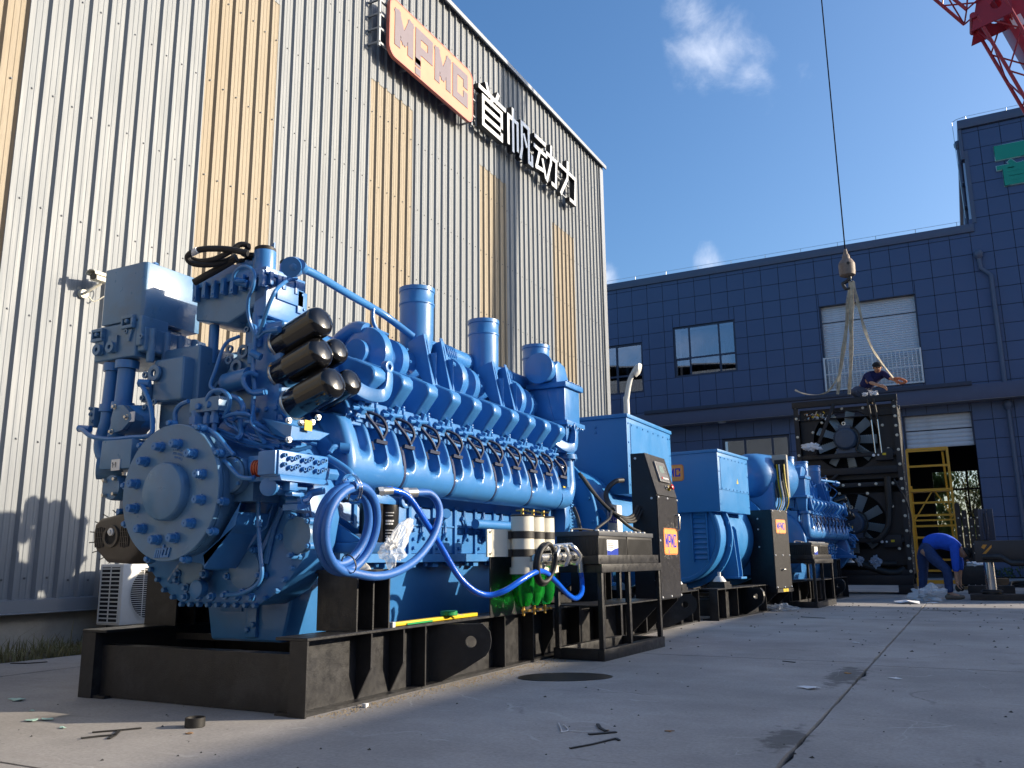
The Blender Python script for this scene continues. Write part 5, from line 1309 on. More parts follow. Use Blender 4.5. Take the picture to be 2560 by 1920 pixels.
    # thin lines running down from the tank
    g = MB(); g.tube([(-3.634,3.55,2.387), (-3.682,3.52,2.387), (-3.671,3.5,2.419), (-3.628,3.5,2.452), (-3.563,3.5,2.446), (-3.509,3.5,2.392), (-3.516,3.5,2.314), (-3.564,3.52,2.268), (-3.596,3.55,2.201), (-3.601,3.58,2.13), (-3.57,3.6,2.052)], .011, n=8, rib=.08); g.cyl((-3.7,3.55,2.398), (-3.637,3.58,2.376), .024, n=12)
    g.tube([(-3.5,3.845,2.467), (-3.5,3.774,2.436), (-3.376,3.55,2.295), (-3.392,3.52,2.222), (-3.444,3.54,2.157), (-3.515,3.58,2.079), (-3.558,3.6,2.05)], .012, n=8)
    g.tube([(-3.564,3.6,2.051), (-3.599,3.6,2.095), (-3.587,3.6,2.114), (-3.57,3.6,2.052), (-3.579,3.6,1.994), (-3.581,3.6,1.838), (-3.562,3.6,1.74), (-3.546,3.58,1.602), (-3.481,3.56,1.472), (-3.371,3.5,1.402)], .013, n=8, rib=.05)
    g.tube([(-3.557,3.6,2.04), (-3.496,3.6,2.071), (-3.396,3.6,2.068)], .013, n=8); g.cyl((-3.446,3.6,2.07), (-3.39,3.6,2.069), .02, n=10)
    g.tube([(-3.542,3.6,1.815), (-3.567,3.56,1.824), (-3.589,3.54,1.799), (-3.579,3.54,1.75), (-3.533,3.56,1.702), (-3.466,3.58,1.703)], .014, n=8); g.cyl((-3.537,3.57,1.704), (-3.467,3.6,1.711), .02, n=10)
    g.cyl((-3.582,3.58,1.951), (-3.524,3.6,1.919), .022, n=10)
    B_(g, 'sensor_harness', blue)
    # upright plate with bosses behind the harness
    g = MB(); g.prism([(-4.0, 1.62), (-3.55, 1.62), (-3.50, 1.85), (-3.56, 2.06), (-3.80, 2.02), (-3.93, 1.85)], 'y', 3.70, 3.92); up = B_(g, 'front_plate', bevel=.02)
    g = MB()
    for (p, r_) in (((-3.752,3.69,2), .042), ((-3.799,3.69,1.91), .045), ((-3.863,3.69,1.958), .026), ((-3.861,3.69,2.029), .024), ((-3.862,3.69,1.857), .024), ((-3.729,3.69,2.134), .018), ((-3.931,3.69,1.793), .045)):
        g.ringtube(p, (0, -1, 0), r_, r_ * .55, .014, 24)
    B_(g, 'boss', par=up, smooth=30)
    g = MB(); g.cyl((-3.826,3.64,1.804), (-3.612,3.62,1.816), .06, n=20); g.tube([(-3.721,3.62,2.077), (-3.795,3.58,2.027), (-3.83,3.55,1.867), (-3.852,3.54,1.779), (-3.809,3.54,1.74)], .011, n=8); B_(g, 'water_pipe', blue)
    g = MB(); g.box(-3.78, -3.60, 3.72, 3.95, 2.0, 2.2); g.cyl((-4.0, 3.68, 1.95), (-4.0, 3.68, 2.2), .03, n=14); B_(g, 'tank_support', blue, bevel=.01)
    # ---- coolant pipes and covers on the left
    g = MB(); zt_, zb_ = 2.585, 2.22; 
    P = [(-4.685, 3.40), (-4.345, 3.40), (-4.33, 3.404), (-4.318, 3.415), (-4.314, 3.43), (-4.314, 3.84), (-4.685, 3.84)]
    g.prism(P, 'z', zb_, zt_); tb = B_(g, 'square_box', bevel=.004, smooth=30)
    g = MB(); g.lathe([(.012, 0), (.012, .012), (.022, .014), (.022, .02), (.008, .03)], (-4.36, 3.5, zt_), (0, 0, 1), 10); B_(g, 'filler_plug', blue, par=tb)
    g = MB(); g.box(-4.74, -4.36, 3.405, 3.75, 1.99, 2.215); g.box(-4.72, -4.30, 3.42, 3.9, 2.02, 2.17); g.box(-4.36, -4.31, 3.40, 3.60, 2.05, 2.24)
    for i in range(4): g.cyl((-4.30, 3.47 + i * .11, 1.95), (-4.30, 3.47 + i * .11, 2.17), .025, n=12)
    cb_ = B_(g, 'thermostat_housing', bevel=.014, seg=3)
    g = MB()
    for (x0, z0) in ((-4.745, 2.115), (-4.475, 2.165)):
        # open clamp frames
        for zz in (0, .062): g.box(x0, x0 + .105, 3.375, 3.43, z0 + zz, z0 + zz + .02)
        g.box(x0, x0 + .016, 3.376, 3.43, z0 + .02, z0 + .062); g.box(x0 + .09, x0 + .106, 3.374, 3.43, z0 + .02, z0 + .062); g.bolt((x0 + .05, 3.41, z0 + .045), (0, -1, 0), .016, .04)
    g.prism([(-4.44, 2.16), (-4.385, 2.16), (-4.405, 2.085), (-4.42, 2.085)], 'y', 3.39, 3.41)
    B_(g, 'clamp_frame', bevel=.004, par=cb_)
    g = MB()
    for p in ((-4.676,3.385,2.06), (-4.557,3.385,2.063)): 
        p = Vector(p); g.ringtube(p + Vector((0, .02, 0)), (0, -1, 0), .036, .014, .035, 20); g.box(p.x - .04, p.x + .04, 3.39, 3.42, p.z - .03, p.z + .075)
    for p in ((-4.435,3.395,2.148), (-4.295,3.395,2.1)): g.ringtube(p, (0, -1, 0), .016, .007, .012, 14)
    B_(g, 'port_boss', par=cb_, smooth=30)
    for (bx, wd) in ((-4.625, .040), (-4.49, .052)):
        g = MB()
        ax = bx
        g.cyl((ax, 3.46, 1.98), (ax, 3.46, 1.93), wd * 1.35, n=20); g.cyl((ax, 3.46, 1.93), (ax - .01, 3.46, 1.72), wd, n=24); g.cyl((ax - .01, 3.46, 1.72), (ax - .012, 3.46, 1.675), wd * 1.3, n=24)
        g.tube([(ax - .012, 3.46, 1.69), (ax - .015, 3.46, 1.62), (ax - .035, 3.46, 1.56), (ax - .06, 3.465, 1.50), (ax - .06, 3.47, 1.44), (ax - .03, 3.48, 1.38)], wd * .95, n=20, k=6)
        B_(g, 'coolant_pipe', blue, smooth=50)
    # triangular cover with three pale bolts
    P = [-4.462,1.687, -4.381,1.685, -4.305,1.623, -4.298,1.59, -4.378,1.53, -4.457,1.517, -4.482,1.55, -4.485,1.611]
    P = [(P[i], P[i + 1]) for i in range(0, len(P), 2)] if not isinstance(P[0], tuple) else P
    g = MB(); g.prism(P, 'y', 3.37, 3.40); g.prism([(a * .98 + P[0][0] * .02, b) for a, b in P], 'y', 3.402, 3.55); cv = B_(g, 'pump_cover', bevel=.008, seg=2)
    g = MB()
    for p in ((-4.453,3.37,1.678), (-4.339,3.37,1.605), (-4.463,3.37,1.527)): g.bolt(p, (0, -1, 0), .012, .02); g.lathe([(.016, 0), (.016, .004)], p, (0, -1, 0), 12)
    B_(g, 'pale_bolt', steel, par=cv)
    g = MB(); g.cyl((-4.436,3.42,1.62), (-4.322,3.55,1.628), .075, n=24); B_(g, 'pump_barrel', blue)
    g = MB(); p = Vector((-4.297,3.4,1.605)); g.box(p.x - .02, p.x + .02, 3.372, 3.376, p.z - .03, p.z + .03); B_(g, 'paper_tag', paper, smooth=0)
    g = MB(); g.box(*[-4.749, -4.706], 3.42, 3.5, 1.586, 1.708)
    for zz in (1060, 1120, 1195): pass
    for p in ((-4.741,3.42,1.701), (-4.736,3.42,1.664), (-4.718,3.42,1.619)): g.ringtube(p, (0, -1, 0), .012, .005, .012, 12)
    B_(g, 'side_lug', bevel=.006)
    g = MB(); g.tube([(-4.788,3.38,1.576), (-4.706,3.36,1.55), (-4.611,3.35,1.507), (-4.429,3.34,1.476), (-4.255,3.34,1.474), (-4.093,3.34,1.475), (-4.103,3.36,1.555), (-4.162,3.38,1.672), (-4.253,3.4,1.778), (-4.297,3.4,1.816)], .014, n=8); g.cyl((-4.784,3.38,1.575), (-4.703,3.4,1.566), .022, n=12); g.cyl((-4.297,3.4,1.813), (-4.237,3.43,1.809), .024, n=12); B_(g, 'cable', blue)
    # centre left housing
    P = [-4.328,1.974, -4.175,1.968, -4.169,1.91, -4.216,1.904, -4.208,1.824, -4.263,1.819, -4.217,1.691, -4.249,1.688, -4.278,1.809, -4.316,1.87]
    P = [(P[i], P[i + 1]) for i in range(0, len(P), 2)] if not isinstance(P[0], tuple) else P
    g = MB(); g.box(-4.28, -4.02, 3.48, 3.75, 1.699, 1.968); g.box(-4.3, -3.98, 3.56, 3.9, 1.55, 2.05); g.box(-4.32, -3.60, 3.95, 4.6, 1.5, 2.1); hs = B_(g, 'water_pump_housing', bevel=.022, seg=3)
    g = MB(); g.ringtube((-4.241,3.47,1.879), (0, -1, 0), .05, .022, .02, 24); g.ringtube((-4.23,3.47,1.701), (0, -1, 0), .018, .008, .012, 14); g.ringtube((-4.325,3.47,1.877), (0, -1, 0), .022, .01, .014, 16); g.box(-4.348, -4.279, 3.465, 3.50, 1.711, 1.82)
    for p in ((-4.289,3.46,1.769), (-4.325,3.46,1.733), (-4.295,3.46,1.674)): g.ringtube(p, (0, -1, 0), .017, .007, .014, 14)
    B_(g, 'port_boss', par=hs, bevel=.003)
    g = MB(); g.box(-3.855, -3.628, 3.40, 3.47, 1.589, 1.672); vb = B_(g, 'valve_block', bevel=.004)
    g = MB(); g.bolt((-3.777,3.4,1.62), (0, -1, 0), .02, .02)
    for (x, r_, l_) in ((1370, .045, .05), (1480, .03, .06), (1560, .026, .07)):
        pass
    zb3 = 1.597
    for (x, r_) in ((-3.819, .045), (-3.736, .026), (-3.682, .026)):
        g.cyl((x, 3.43, zb3 + .005), (x, 3.43, zb3 - .05), r_ * .8, n=16); g.cyl((x, 3.43, zb3 - .03), (x, 3.43, zb3 - .075), r_, n=6); g.cyl((x, 3.43, zb3 - .075), (x, 3.43, zb3 - .13), r_ * .6, n=12)
    B_(g, 'valve_fitting', blue, par=vb)
    g = MB()
    g.tube([(-3.89,3.42,1.666), (-3.956,3.42,1.648), (-3.992,3.42,1.603), (-3.972,3.42,1.51)], .014, n=8); g.tube([(-3.737,3.42,1.633), (-3.715,3.4,1.67), (-3.672,3.4,1.702), (-3.601,3.4,1.695), (-3.549,3.4,1.653), (-3.566,3.42,1.606), (-3.618,3.44,1.562)], .012, n=8); g.cyl((-3.712,3.4,1.627), (-3.672,3.44,1.619), .022, n=12)
    g.tube([(-3.639,3.5,1.684), (-3.574,3.5,1.656), (-3.542,3.5,1.606), (-3.558,3.5,1.539), (-3.525,3.48,1.456), (-3.537,3.46,1.424)], .016, n=8)
    g.tube([(-3.624,3.44,1.552), (-3.548,3.44,1.566), (-3.486,3.46,1.564), (-3.469,3.5,1.547)], .012, n=8)
    g.tube([(-3.791,3.38,1.508), (-3.645,3.34,1.479), (-3.537,3.32,1.427), (-3.465,3.32,1.362), (-3.418,3.33,1.316)], .013, n=8)
    for i in range(9):
        a = i * 26; g.tube([(-3.9 + i * .05, 3.50 + .02 * (i % 3), 1.62 - .04 * (i % 4)), (-3.82 + i * .05, 3.46 + .02 * (i % 2), 1.55 - .03 * (i % 3)), (-3.70 + i * .045, 3.46 + .015 * i, 1.50 - .035 * (i % 3)), (-3.50 + i * .03, 3.5 + .015 * i, 1.42 - .02 * (i % 4)), (-3.34 + i * .02, 3.55 + .02 * i, 1.37 + .015 * (i % 3))], .009 + .003 * (i % 2), n=7)
    B_(g, 'fuel_lines', blue)
    # box labelled 1-1 and the round pump under it
    g = MB(); g.prism([(-4.43, 1.29), (-4.165, 1.285), (-4.165, 1.455), (-4.425, 1.46)], 'y', 3.28, 3.50); g.v = [(x, y, z) for x, y, z in g.v]; lb = B_(g, 'pump_body', bevel=.01)
    g = MB(); p = Vector((-4.282,3.276,1.31)); g.box(p.x - .036, p.x + .036, 3.2745, 3.279, p.z - .032, p.z + .032); B_(g, 'label', white_print, par=lb, smooth=0)
    g = MB(); write(g, '1-1', p + Vector((-.02, -.006, -.014)), (1, 0, 0), (0, 0, 1), .028, .0035, (0, -.001, 0), gap=.3, wide=.5); B_(g, 'label_text', dark, par=lb, smooth=0)
    q = Vector((-4.324,3.29,1.185)); g = MB(); g.lathe([(.074, .22), (.074, .02), (.07, .0), (.001, .0)], q, (0, 1, 0), 32, caps=False); g.cyl(q + Vector((.02, .1, .0)), q + Vector((.15, .1, 0)), .05); g.cyl(Vector((-4.524,3.34,1.309)), Vector((-4.524,3.34,1.309)) + Vector((.1, .1, 0)), .065, n=20); rp = B_(g, 'raw_water_pump', smooth=30)
    g = MB()
    for a in (45, 135, 225, 315): g.bolt(q + Vector((.06 * math.cos(R(a + 3)), 0, .06 * math.sin(R(a + 3)))), (0, -1, 0), .012, .024)
    B_(g, 'pale_bolt', steel, par=rp)
    # battery charging alternator (brown cast housing with vents)
    brown = mat('brown_cast_housing', (.085, .072, .058), .45, var=.2, vscale=10, bump=.15, bscale=90)
    q = Vector((-4.289,3.3,0.907))
    g = MB()
    sec = []
    def outline(k, dy):
        P = [(-.185, .02), (-.175, .075), (-.13, .105), (.10, .135), (.20, .10), (.23, .0), (.20, -.10), (.12, -.155), (-.05, -.145), (-.15, -.075), (-.18, -.03)]
        return [q + Vector((a * k, dy, b * k)) for a, b in P]
    g.rings([outline(.86, 0), outline(.97, .015), outline(1.0, .04), outline(1.0, .18), outline(.85, .24)]); al = B_(g, 'charging_alternator', brown, bevel=.008)
    g = MB(); g.ringtube(q + Vector((.0, .004, 0)), (0, -1, 0), .062, .046, .02, 28); 
    for s_ in (-1, 1):
        c = q + Vector((s_ * .105, -.001, -.005))
        for i in range(5): g.bar(c + Vector((-.03 + i * .015, -.003, -.055)), c + Vector((-.03 + i * .015, -.003, .055)), .005, .006)
        for z in (-.03, .0, .03): g.bar(c + Vector((-.04, -.006, z)), c + Vector((.04, -.006, z)), .0025, .0025)
    for a in range(0, 360, 24):
        p = q + Vector((-.02 + .19 * math.cos(R(a)), .05, .13 * math.sin(R(a)))); g.cyl(p, p + Vector((.02 * math.cos(R(a)), -.03, .02 * math.sin(R(a)))), .003, n=5)
    B_(g, 'vent_guard', brown, par=al)
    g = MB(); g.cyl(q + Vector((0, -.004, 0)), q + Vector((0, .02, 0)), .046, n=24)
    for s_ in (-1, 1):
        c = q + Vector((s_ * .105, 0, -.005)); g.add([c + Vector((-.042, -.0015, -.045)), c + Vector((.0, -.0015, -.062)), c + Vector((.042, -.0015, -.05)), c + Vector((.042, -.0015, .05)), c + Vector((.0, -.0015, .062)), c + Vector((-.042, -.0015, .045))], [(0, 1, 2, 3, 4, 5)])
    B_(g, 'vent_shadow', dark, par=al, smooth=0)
    g = MB(); g.lathe([(.022, 0), (.022, .012), (.012, .014), (.012, .022)], q + Vector((.0, -.005, .025)), (0, -1, 0), 16); B_(g, 'hub', white_paint, par=al)
    g = MB(); g.box(q.x - .05, q.x + .15, q.y + .05, q.y + .2, q.z + .12, q.z + .16); g.bolt(q + Vector((.0, .05, .14)), (0, -1, 0), .02, .03); g.bar(q + Vector((.05, .15, .1)), (X0 - .3, 3.7, 1.1), .06, .05); B_(g, 'alternator_bracket', blue)
front_end(engine)

# ================================================================ alternator
def make_alternator(label):
    t = thing('alternator', label, 'alternator', (XC0, 8.9, 0), 'blue alternators on skid frames')
    B_ = lambda mb, name, m=blue_alt, par=t, **k: mb.build(name, m, par, **k)
    zc = 1.10
    g = MB(); g.lathe([(.50, 7.26), (.56, 7.34), (.56, 7.56), (.60, 7.57), (.60, 7.9), (.62, 8.0), (.62, 9.6), (.60, 9.62)], (XC0, 0, zc), (0, 1, 0), 64); body = B_(g, 'body', smooth=30)
    g = MB(); g.lathe([(.58, 0), (.735, 0), (.74, .005), (.74, .04), (.735, .045), (.58, .045)], (XC0, 7.56, zc), (0, 1, 0), 72)
    for i in range(20): a = i * PI / 10; g.bolt((XC0 + .70 * math.cos(a), 7.56, zc + .70 * math.sin(a)), (0, -1, 0), .016, .016)
    B_(g, 'front_ring', smooth=30)
    # far end bell
    g = MB(); g.lathe([(.60, 9.62), (.66, 9.62), (.66, 9.98), (.64, 10.0), (.60, 10.0), (.58, 9.97), (.0001, 9.97)], (XC0, 0, zc), (0, 1, 0), 72, caps=False); eb = B_(g, 'end_bell', smooth=30)
    g = MB(); g.lathe([(.63, 0), (.73, 0), (.73, .05), (.63, .05), (.63, 0)], (XC0, 9.62, zc), (0, 1, 0), 72, caps=False)
    for i in range(14): a = i * PI / 7 + .2; g.box(XC0 + .70 * math.cos(a) - .022, XC0 + .70 * math.cos(a) + .022, 9.67, 9.69, zc + .70 * math.sin(a) - .022, zc + .70 * math.sin(a) + .022)
    B_(g, 'end_ring', par=eb, smooth=30)
    for sx in (-1, 1):
        g = MB()
        for i in range(9): g.bar((XC0 + sx * .27, 9.975, zc - .30 + i * .07), (XC0 + sx * .46, 9.975, zc - .30 + i * .07), .05, .012, up=(0, .8, .6))
        for x in (.255, .475): g.box(XC0 + sx * x - .01, XC0 + sx * x + .01, 9.97, 10.01, zc - .36, zc + .34)
        g.box(XC0 + sx * .36 - .12, XC0 + sx * .36 + .12, 9.971, 10.005, zc + .345, zc + .37); B_(g, 'louvre', par=eb, smooth=0)
    # terminal box
    bx0, bx1, by0, by1, bz0, bz1 = XC0 - .71, XC0 + .71, 8.56, 10.09, 1.42, 2.235
    g = MB(); g.box(bx0, bx1, by0, by1, bz0, bz1); tb = B_(g, 'terminal_box', bevel=.006)
    g = MB(); g.box(bx0 - .015, bx1 + .015, by0 - .015, by1 + .015, bz1, bz1 + .042); B_(g, 'box_lid', par=tb, bevel=.006)
    for sx in (-1, 1):
        xx = XC0 + sx * .71
        g = MB(); g.box(xx, xx + sx * .006, by0 + .10, by1 - .10, bz0 + .30, bz1 - .05)
        for i in range(8):
            y = by0 + .13 + i * (by1 - by0 - .26) / 7
            for z in (bz1 - .07, bz0 + .32): g.bolt((xx + sx * .006, y, z), (sx, 0, 0), .011, .008)
        for z in (bz0 + .1, bz0 + .3, bz0 + .55, bz1 - .06):
            for y in (by0 + .04, by1 - .04): g.bolt((xx, y, z), (sx, 0, 0), .011, .008)
        B_(g, 'cover_panel', par=tb, smooth=0)
        g = MB(); y = by0 + .62; z = bz1 - .36
        g.prism([(y - .04, z - .035), (y + .04, z - .035), (y, z + .04)], 'x', xx + sx * .0065, xx + sx * .009); B_(g, 'warning_triangle', yellow_tag, par=tb, smooth=0)
    g = MB()
    for x in (-.45, -.05, .35):
        for z in (bz0 + .15, bz1 - .08, bz1 - .14): g.bolt((XC0 + x, by0, z), (0, -1, 0), .016, .012)
    B_(g, 'box_screws', par=tb, smooth=0)
    # feet and lifting plates
    for sx in (-1, 1):
        for y in (7.75, 9.25):
            for dy in (0, .19):
                x0 = XC0 + sx * .50; x1 = XC0 + sx * .70
                P = [(x0, .53), (x1 + sx * .03, .53), (x1 + sx * .03, .60), (x1 - sx * .02, 1.18), (x1 - sx * .05, 1.23), (x1 - sx * .10, 1.24), (x0, 1.20)]
                hole = circ(x1 - sx * .10, 1.13, .035, 14)
                ring = P + [P[0]] + [hole[(9 - j) % 14] for j in range(15)]
                g = MB(); g.prism(ring, 'y', y + dy, y + dy + .02); B_(g, 'lifting_plate', smooth=0)
            g = MB(); g.box(XC0 + sx * .50, XC0 + sx * .78, y - .03, y + .25, .50, .53); g.box(XC0 + sx * .3, XC0 + sx * .55, y - .02, y + .24, .53, .75); B_(g, 'foot', bevel=.006)
    for sx in (-1, 1):
        # perforated guard on the coupling side
        g = MB()
        for k in range(2):
            for i in range(16):
                a = R(-28 + k * 2 + i * 3.4); g.ringtube((XC0 + sx * .57 * math.cos(a), 7.33 + .02 * 0, zc + .57 * math.sin(a)), (sx * math.cos(a), 0, math.sin(a)), .02, .012, .004, 8)
        for i in range(22):
            a = R(-32 + i * 3.0); c = Vector((XC0 + sx * .567 * math.cos(a), 7.345, zc + .567 * math.sin(a))); g.bar(c, c + Vector((0, .19, 0)), .012, .006, up=(math.cos(a) * sx, 0, math.sin(a)))
        B_(g, 'guard_mesh', smooth=0)
    return t
alternator = make_alternator('tall blue alternator with square top box beside the black control cabinet')
# rating plate and maker's lettering on the side of the body
g = MB(); g.prism([(8.15, .98), (8.55, .98), (8.55, 1.30), (8.15, 1.30)], 'x', XC0 + .615, XC0 + .624); pl_ = g.build('name_plate', white_print, alternator, smooth=0)
g = MB(); write(g, 'leider', (XC0 + .6245, 8.18, 1.12), (0, 1, 0), (0, 0, 1), .10, .014, (.002, 0, 0), gap=.2, wide=.55); g.build('lettering', navy_letter, pl_, smooth=0)

def brand_plate(par, o, ux, uz, w, h, name='brand_plate', scuff=False, edge=True):
    """small orange plate with blue letters, flat on a face"""
    o, ux, uz = Vector(o), Vector(ux).normalized(), Vector(uz).normalized(); n = ux.cross(uz).normalized()
    def plate(w_, h_, d0, d1, m, nm, pr, r_):
        P = rrect(w_, h_, r_); mb = MB(); N_ = len(P)
        vs = [o + ux * a + uz * b + n * d0 for a, b in P] + [o + ux * a + uz * b + n * d1 for a, b in P]
        mb.add(vs, [tuple(range(N_)), tuple(range(2 * N_ - 1, N_ - 1, -1))] + [(i, (i + 1) % N_, N_ + (i + 1) % N_, N_ + i) for i in range(N_)])
        return mb.build(nm, m, pr, smooth=0)
    e = plate(w, h, .001, .004, orange_edge, name, par, w * .09)
    plate(w * .93, h * .91, .004, .0055, orange, 'face', e, w * .07)
    lw = w * .80 / 4; hh = h * .50; mb = MB()
    for i, ch in enumerate('MPMC'):
        wd, st = GLYPH[ch]; th = lw * .21; a0 = -w * .40 + i * (lw + w * .005)
        stroke_bars(mb, st, lambda u, v: o + n * .0056 + ux * (a0 + th / 2 + u / wd * (lw * .86 - th)) + uz * (-hh * .45 + th / 2 + v * (hh - th)), th, n * .001)
        if ch == 'P': 
            c = o + n * .0056 + ux * (a0 + th / 2); mb.bar(c - uz * hh * .62, c - uz * hh * .9, th, .002, up=n)
    mb.build('lettering', navy_letter, e, smooth=0)
    return e

brand_plate(alternator, (XC0 + .02, 10.0915, 1.98), (-1, 0, 0), (0, 0, 1), .46, .235)
# ================================================================ control cabinets
panel_grey = mat('panel_grey', (.12, .12, .13), .4)
def knob_set(par, c, ux, n, s=1.0):
    c, ux, n = Vector(c), Vector(ux), Vector(n)
    g = MB(); g.lathe([(.028 * s, 0), (.028 * s, .012), (.018 * s, .014)], c, n, 20); k = g.build('yellow_collar', yellow_tag, par)
    g = MB(); g.lathe([(.012 * s, .01), (.012 * s, .03), (.026 * s, .035), (.028 * s, .05), (.02 * s, .056), (.001, .057)], c, n, 20, caps=False); g.build('stop_button', mat('red_button', (.55, .02, .015), .3), k)
    g = MB(); g.lathe([(.02 * s, 0), (.02 * s, .012), (.012 * s, .014), (.012 * s, .03)], c - ux * .09 * s, n, 16); g.build('key_switch', steel, par)
def cabinet_one():
    t = thing('control_cabinet', 'tall black control cabinet with screen and red stop button beside the near alternator', 'control cabinet', (-2.72, 8.28, .373), 'black control cabinets beside the alternators')
    x0, x1, y0, y1, z0, zk, zt = -2.86, -2.60, 7.965, 8.60, .373, 1.352, 1.765
    xt = -2.715
    g = MB(); g.prism([(x0, z0), (x1 - .012, z0), (x1 - .012, zk), (xt - .012, zt), (x0, zt)], 'y', y0, y1); bd = g.build('body', black_clean, t, bevel=.004, smooth=0)
    g = MB(); g.box(x1 - .012, x1, y0 + .002, y1 - .002, z0 + .004, zk - .003); dr = g.build('door', black_clean, t, bevel=.003, smooth=0)
    nz = Vector((zt - zk, 0, x1 - xt)).normalized(); up_ = Vector((xt - x1, 0, zt - zk)).normalized()
    g = MB(); a = Vector((x1 - .012, y0 + .002, zk + .002)); L_ = (zt - zk) / up_.z - .004
    vs = [a, a + Vector((0, y1 - y0 - .004, 0)), a + Vector((0, y1 - y0 - .004, 0)) + up_ * L_, a + up_ * L_]; g.add(vs + [v + nz * .011 for v in vs], [(3, 2, 1, 0), (4, 5, 6, 7), (0, 1, 5, 4), (1, 2, 6, 5), (2, 3, 7, 6), (3, 0, 4, 7)]); fp = g.build('sloping_panel', black_clean, t, smooth=0)
    # controller with screen and keys
    c = a + Vector((0, .33, 0)) + up_ * (L_ * .58) + nz * .012; uy = Vector((0, 1, 0))
    def plate(cc, w, h, d, m, nm, par):
        mb = MB(); v = [cc - uy * w / 2 - up_ * h / 2, cc + uy * w / 2 - up_ * h / 2, cc + uy * w / 2 + up_ * h / 2, cc - uy * w / 2 + up_ * h / 2]; mb.add(v + [p + nz * d for p in v], [(3, 2, 1, 0), (4, 5, 6, 7), (0, 1, 5, 4), (1, 2, 6, 5), (2, 3, 7, 6), (3, 0, 4, 7)]); return mb.build(nm, m, par, bevel=min(.006, d * .3), smooth=0)
    ct = plate(c, .30, .21, .022, mat('controller_bezel', (.30, .30, .31), .4), 'controller', fp)
    plate(c + nz * .022, .285, .195, .003, panel_grey, 'controller_face', ct); plate(c + up_ * .025 + nz * .025 - uy * .02, .13, .075, .002, mat('lcd_screen', (.22, .28, .27), .2), 'screen', ct)
    for i in range(5): plate(c - up_ * .07 + uy * (-.09 + i * .045) + nz * .025, .022, .02, .005, white_print if i else mat('red_button', (.55, .02, .015), .3), 'key', ct)
    for i in range(3): plate(c + up_ * (.05 - .03 * i) + uy * .10 + nz * .025, .018, .016, .004, panel_grey, 'key', ct)
    knob_set(fp, a + Vector((0, .43, 0)) + up_ * .09 + nz * .011, (0, 1, 0), nz)
    brand_plate(dr, (x1, y0 + .345, .915), (0, 1, 0), (0, 0, 1), .44, .255)
    scuff = mat('glue_residue', (.10, .095, .09), .9, var=.5, vscale=30); g = MB(); rnd = random.Random(8)
    for i in range(46):
        y = y0 + .12 + rnd.random() * .45; z = .915 + rnd.choice((-.15, .142)) + rnd.gauss(0, .012); w = rnd.uniform(.006, .03); g.box(x1 + .0002, x1 + .0008, y, y + w, z, z + rnd.uniform(.004, .02))
    tag(g.build('glue_residue', scuff, dr, smooth=0), kind='stuff')
    g = MB(); g.tube([(x1, y1 - .09, 1.03), (x1 + .035, y1 - .09, 1.03), (x1 + .04, y1 - .09, 1.05), (x1 + .04, y1 - .09, 1.16), (x1 + .035, y1 - .09, 1.18), (x1, y1 - .09, 1.18)], .007, n=8, sm=False); g.build('handle', steel, dr)
    g = MB()
    for (y, z) in ((y0 + .02, z0 + .02), (y0 + .3, z0 + .02), (y1 - .02, z0 + .02), (y0 + .02, zk - .02), (y0 + .3, zk - .02), (y1 - .02, zk - .02), (y0 + .02, .92), (y1 - .02, .92)): g.lathe([(.011, 0), (.011, .004), (.006, .009)], (x1, y, z), (1, 0, 0), 10)
    for (x, z) in ((x0 + .05, zt - .05), (x1 - .06, zk - .03), (x0 + .08, .8), (x1 - .05, .55)): g.lathe([(.012, 0), (.012, .004), (.006, .009)], (x, y0, z), (0, -1, 0), 10)
    g.build('screw', white_print, t, smooth=0)
    g = MB(); g.prism([(x0 + .0, z0 - .004), (x1 - .03, z0 - .004), (x1 - .03, z0 - .03), (-2.955, .03), (-2.955, z0 - .004)], 'y', y0 + .04, y0 + .05); g.prism([(x0, z0 - .004), (x1 - .03, z0 - .004), (x1 - .03, z0 - .03), (-2.955, .03), (-2.955, z0 - .004)], 'y', y1 - .05, y1 - .04); g.box(-2.958, x1 - .02, y0, y1, z0 - .006, z0 - .001); g.build('bracket', black, t, smooth=0)
    # cables into the near side
    for i, (s_, k) in enumerate((((-3.14, 7.35, 1.45), .85), ((-3.12, 7.4, 1.42), .92), ((-3.1, 7.45, 1.38), .98), ((-3.1, 7.5, 1.1), .70))):
        pts = [(-3.19,7.45,1.552), (-3.06,7.5,1.35), (-2.935,7.6,1.192), (-2.848,7.7,1.134), (-2.817,7.85,1.159), (-2.788,7.93,1.252)] if i < 3 else [(-2.867,7.45,1.183), (-2.813,7.6,1.1), (-2.803,7.8,1.067), (-2.793,7.95,1.061)]
        g = MB(); g.tube([Vector(p) + Vector((.012 * i, .02 * i, -.02 * i)) for p in pts], .016, n=8); o = g.build('cable', rubber); tag(o, ['upper', 'middle', 'lower', 'short bottom'][i] + ' black cable running from the coupling guard into the side of the tall control cabinet' if i < 3 else 'short bottom black cable entering the side of the tall control cabinet', 'cable', 'black cables into the control cabinet')
    g = MB(); g.tube([(-3.162,8.54,1.563), (-3.186,8.4,1.543), (-3.181,8.2,1.474), (-3.14,8,1.384), (-3.043,7.8,1.276), (-2.924,7.6,1.201)], .026, n=10); o = g.build('conduit', rubber); tag(o, 'thick black conduit bending out of the near alternator top box', 'conduit')
    g = MB(); g.tube([(-3.21,7.35,1.22), (-3.153,7.3,1.128), (-3.082,7.2,1.009)], .018, n=8); o = g.build('cable', rubber); tag(o, 'black cable hanging beside the perforated coupling guard', 'cable')
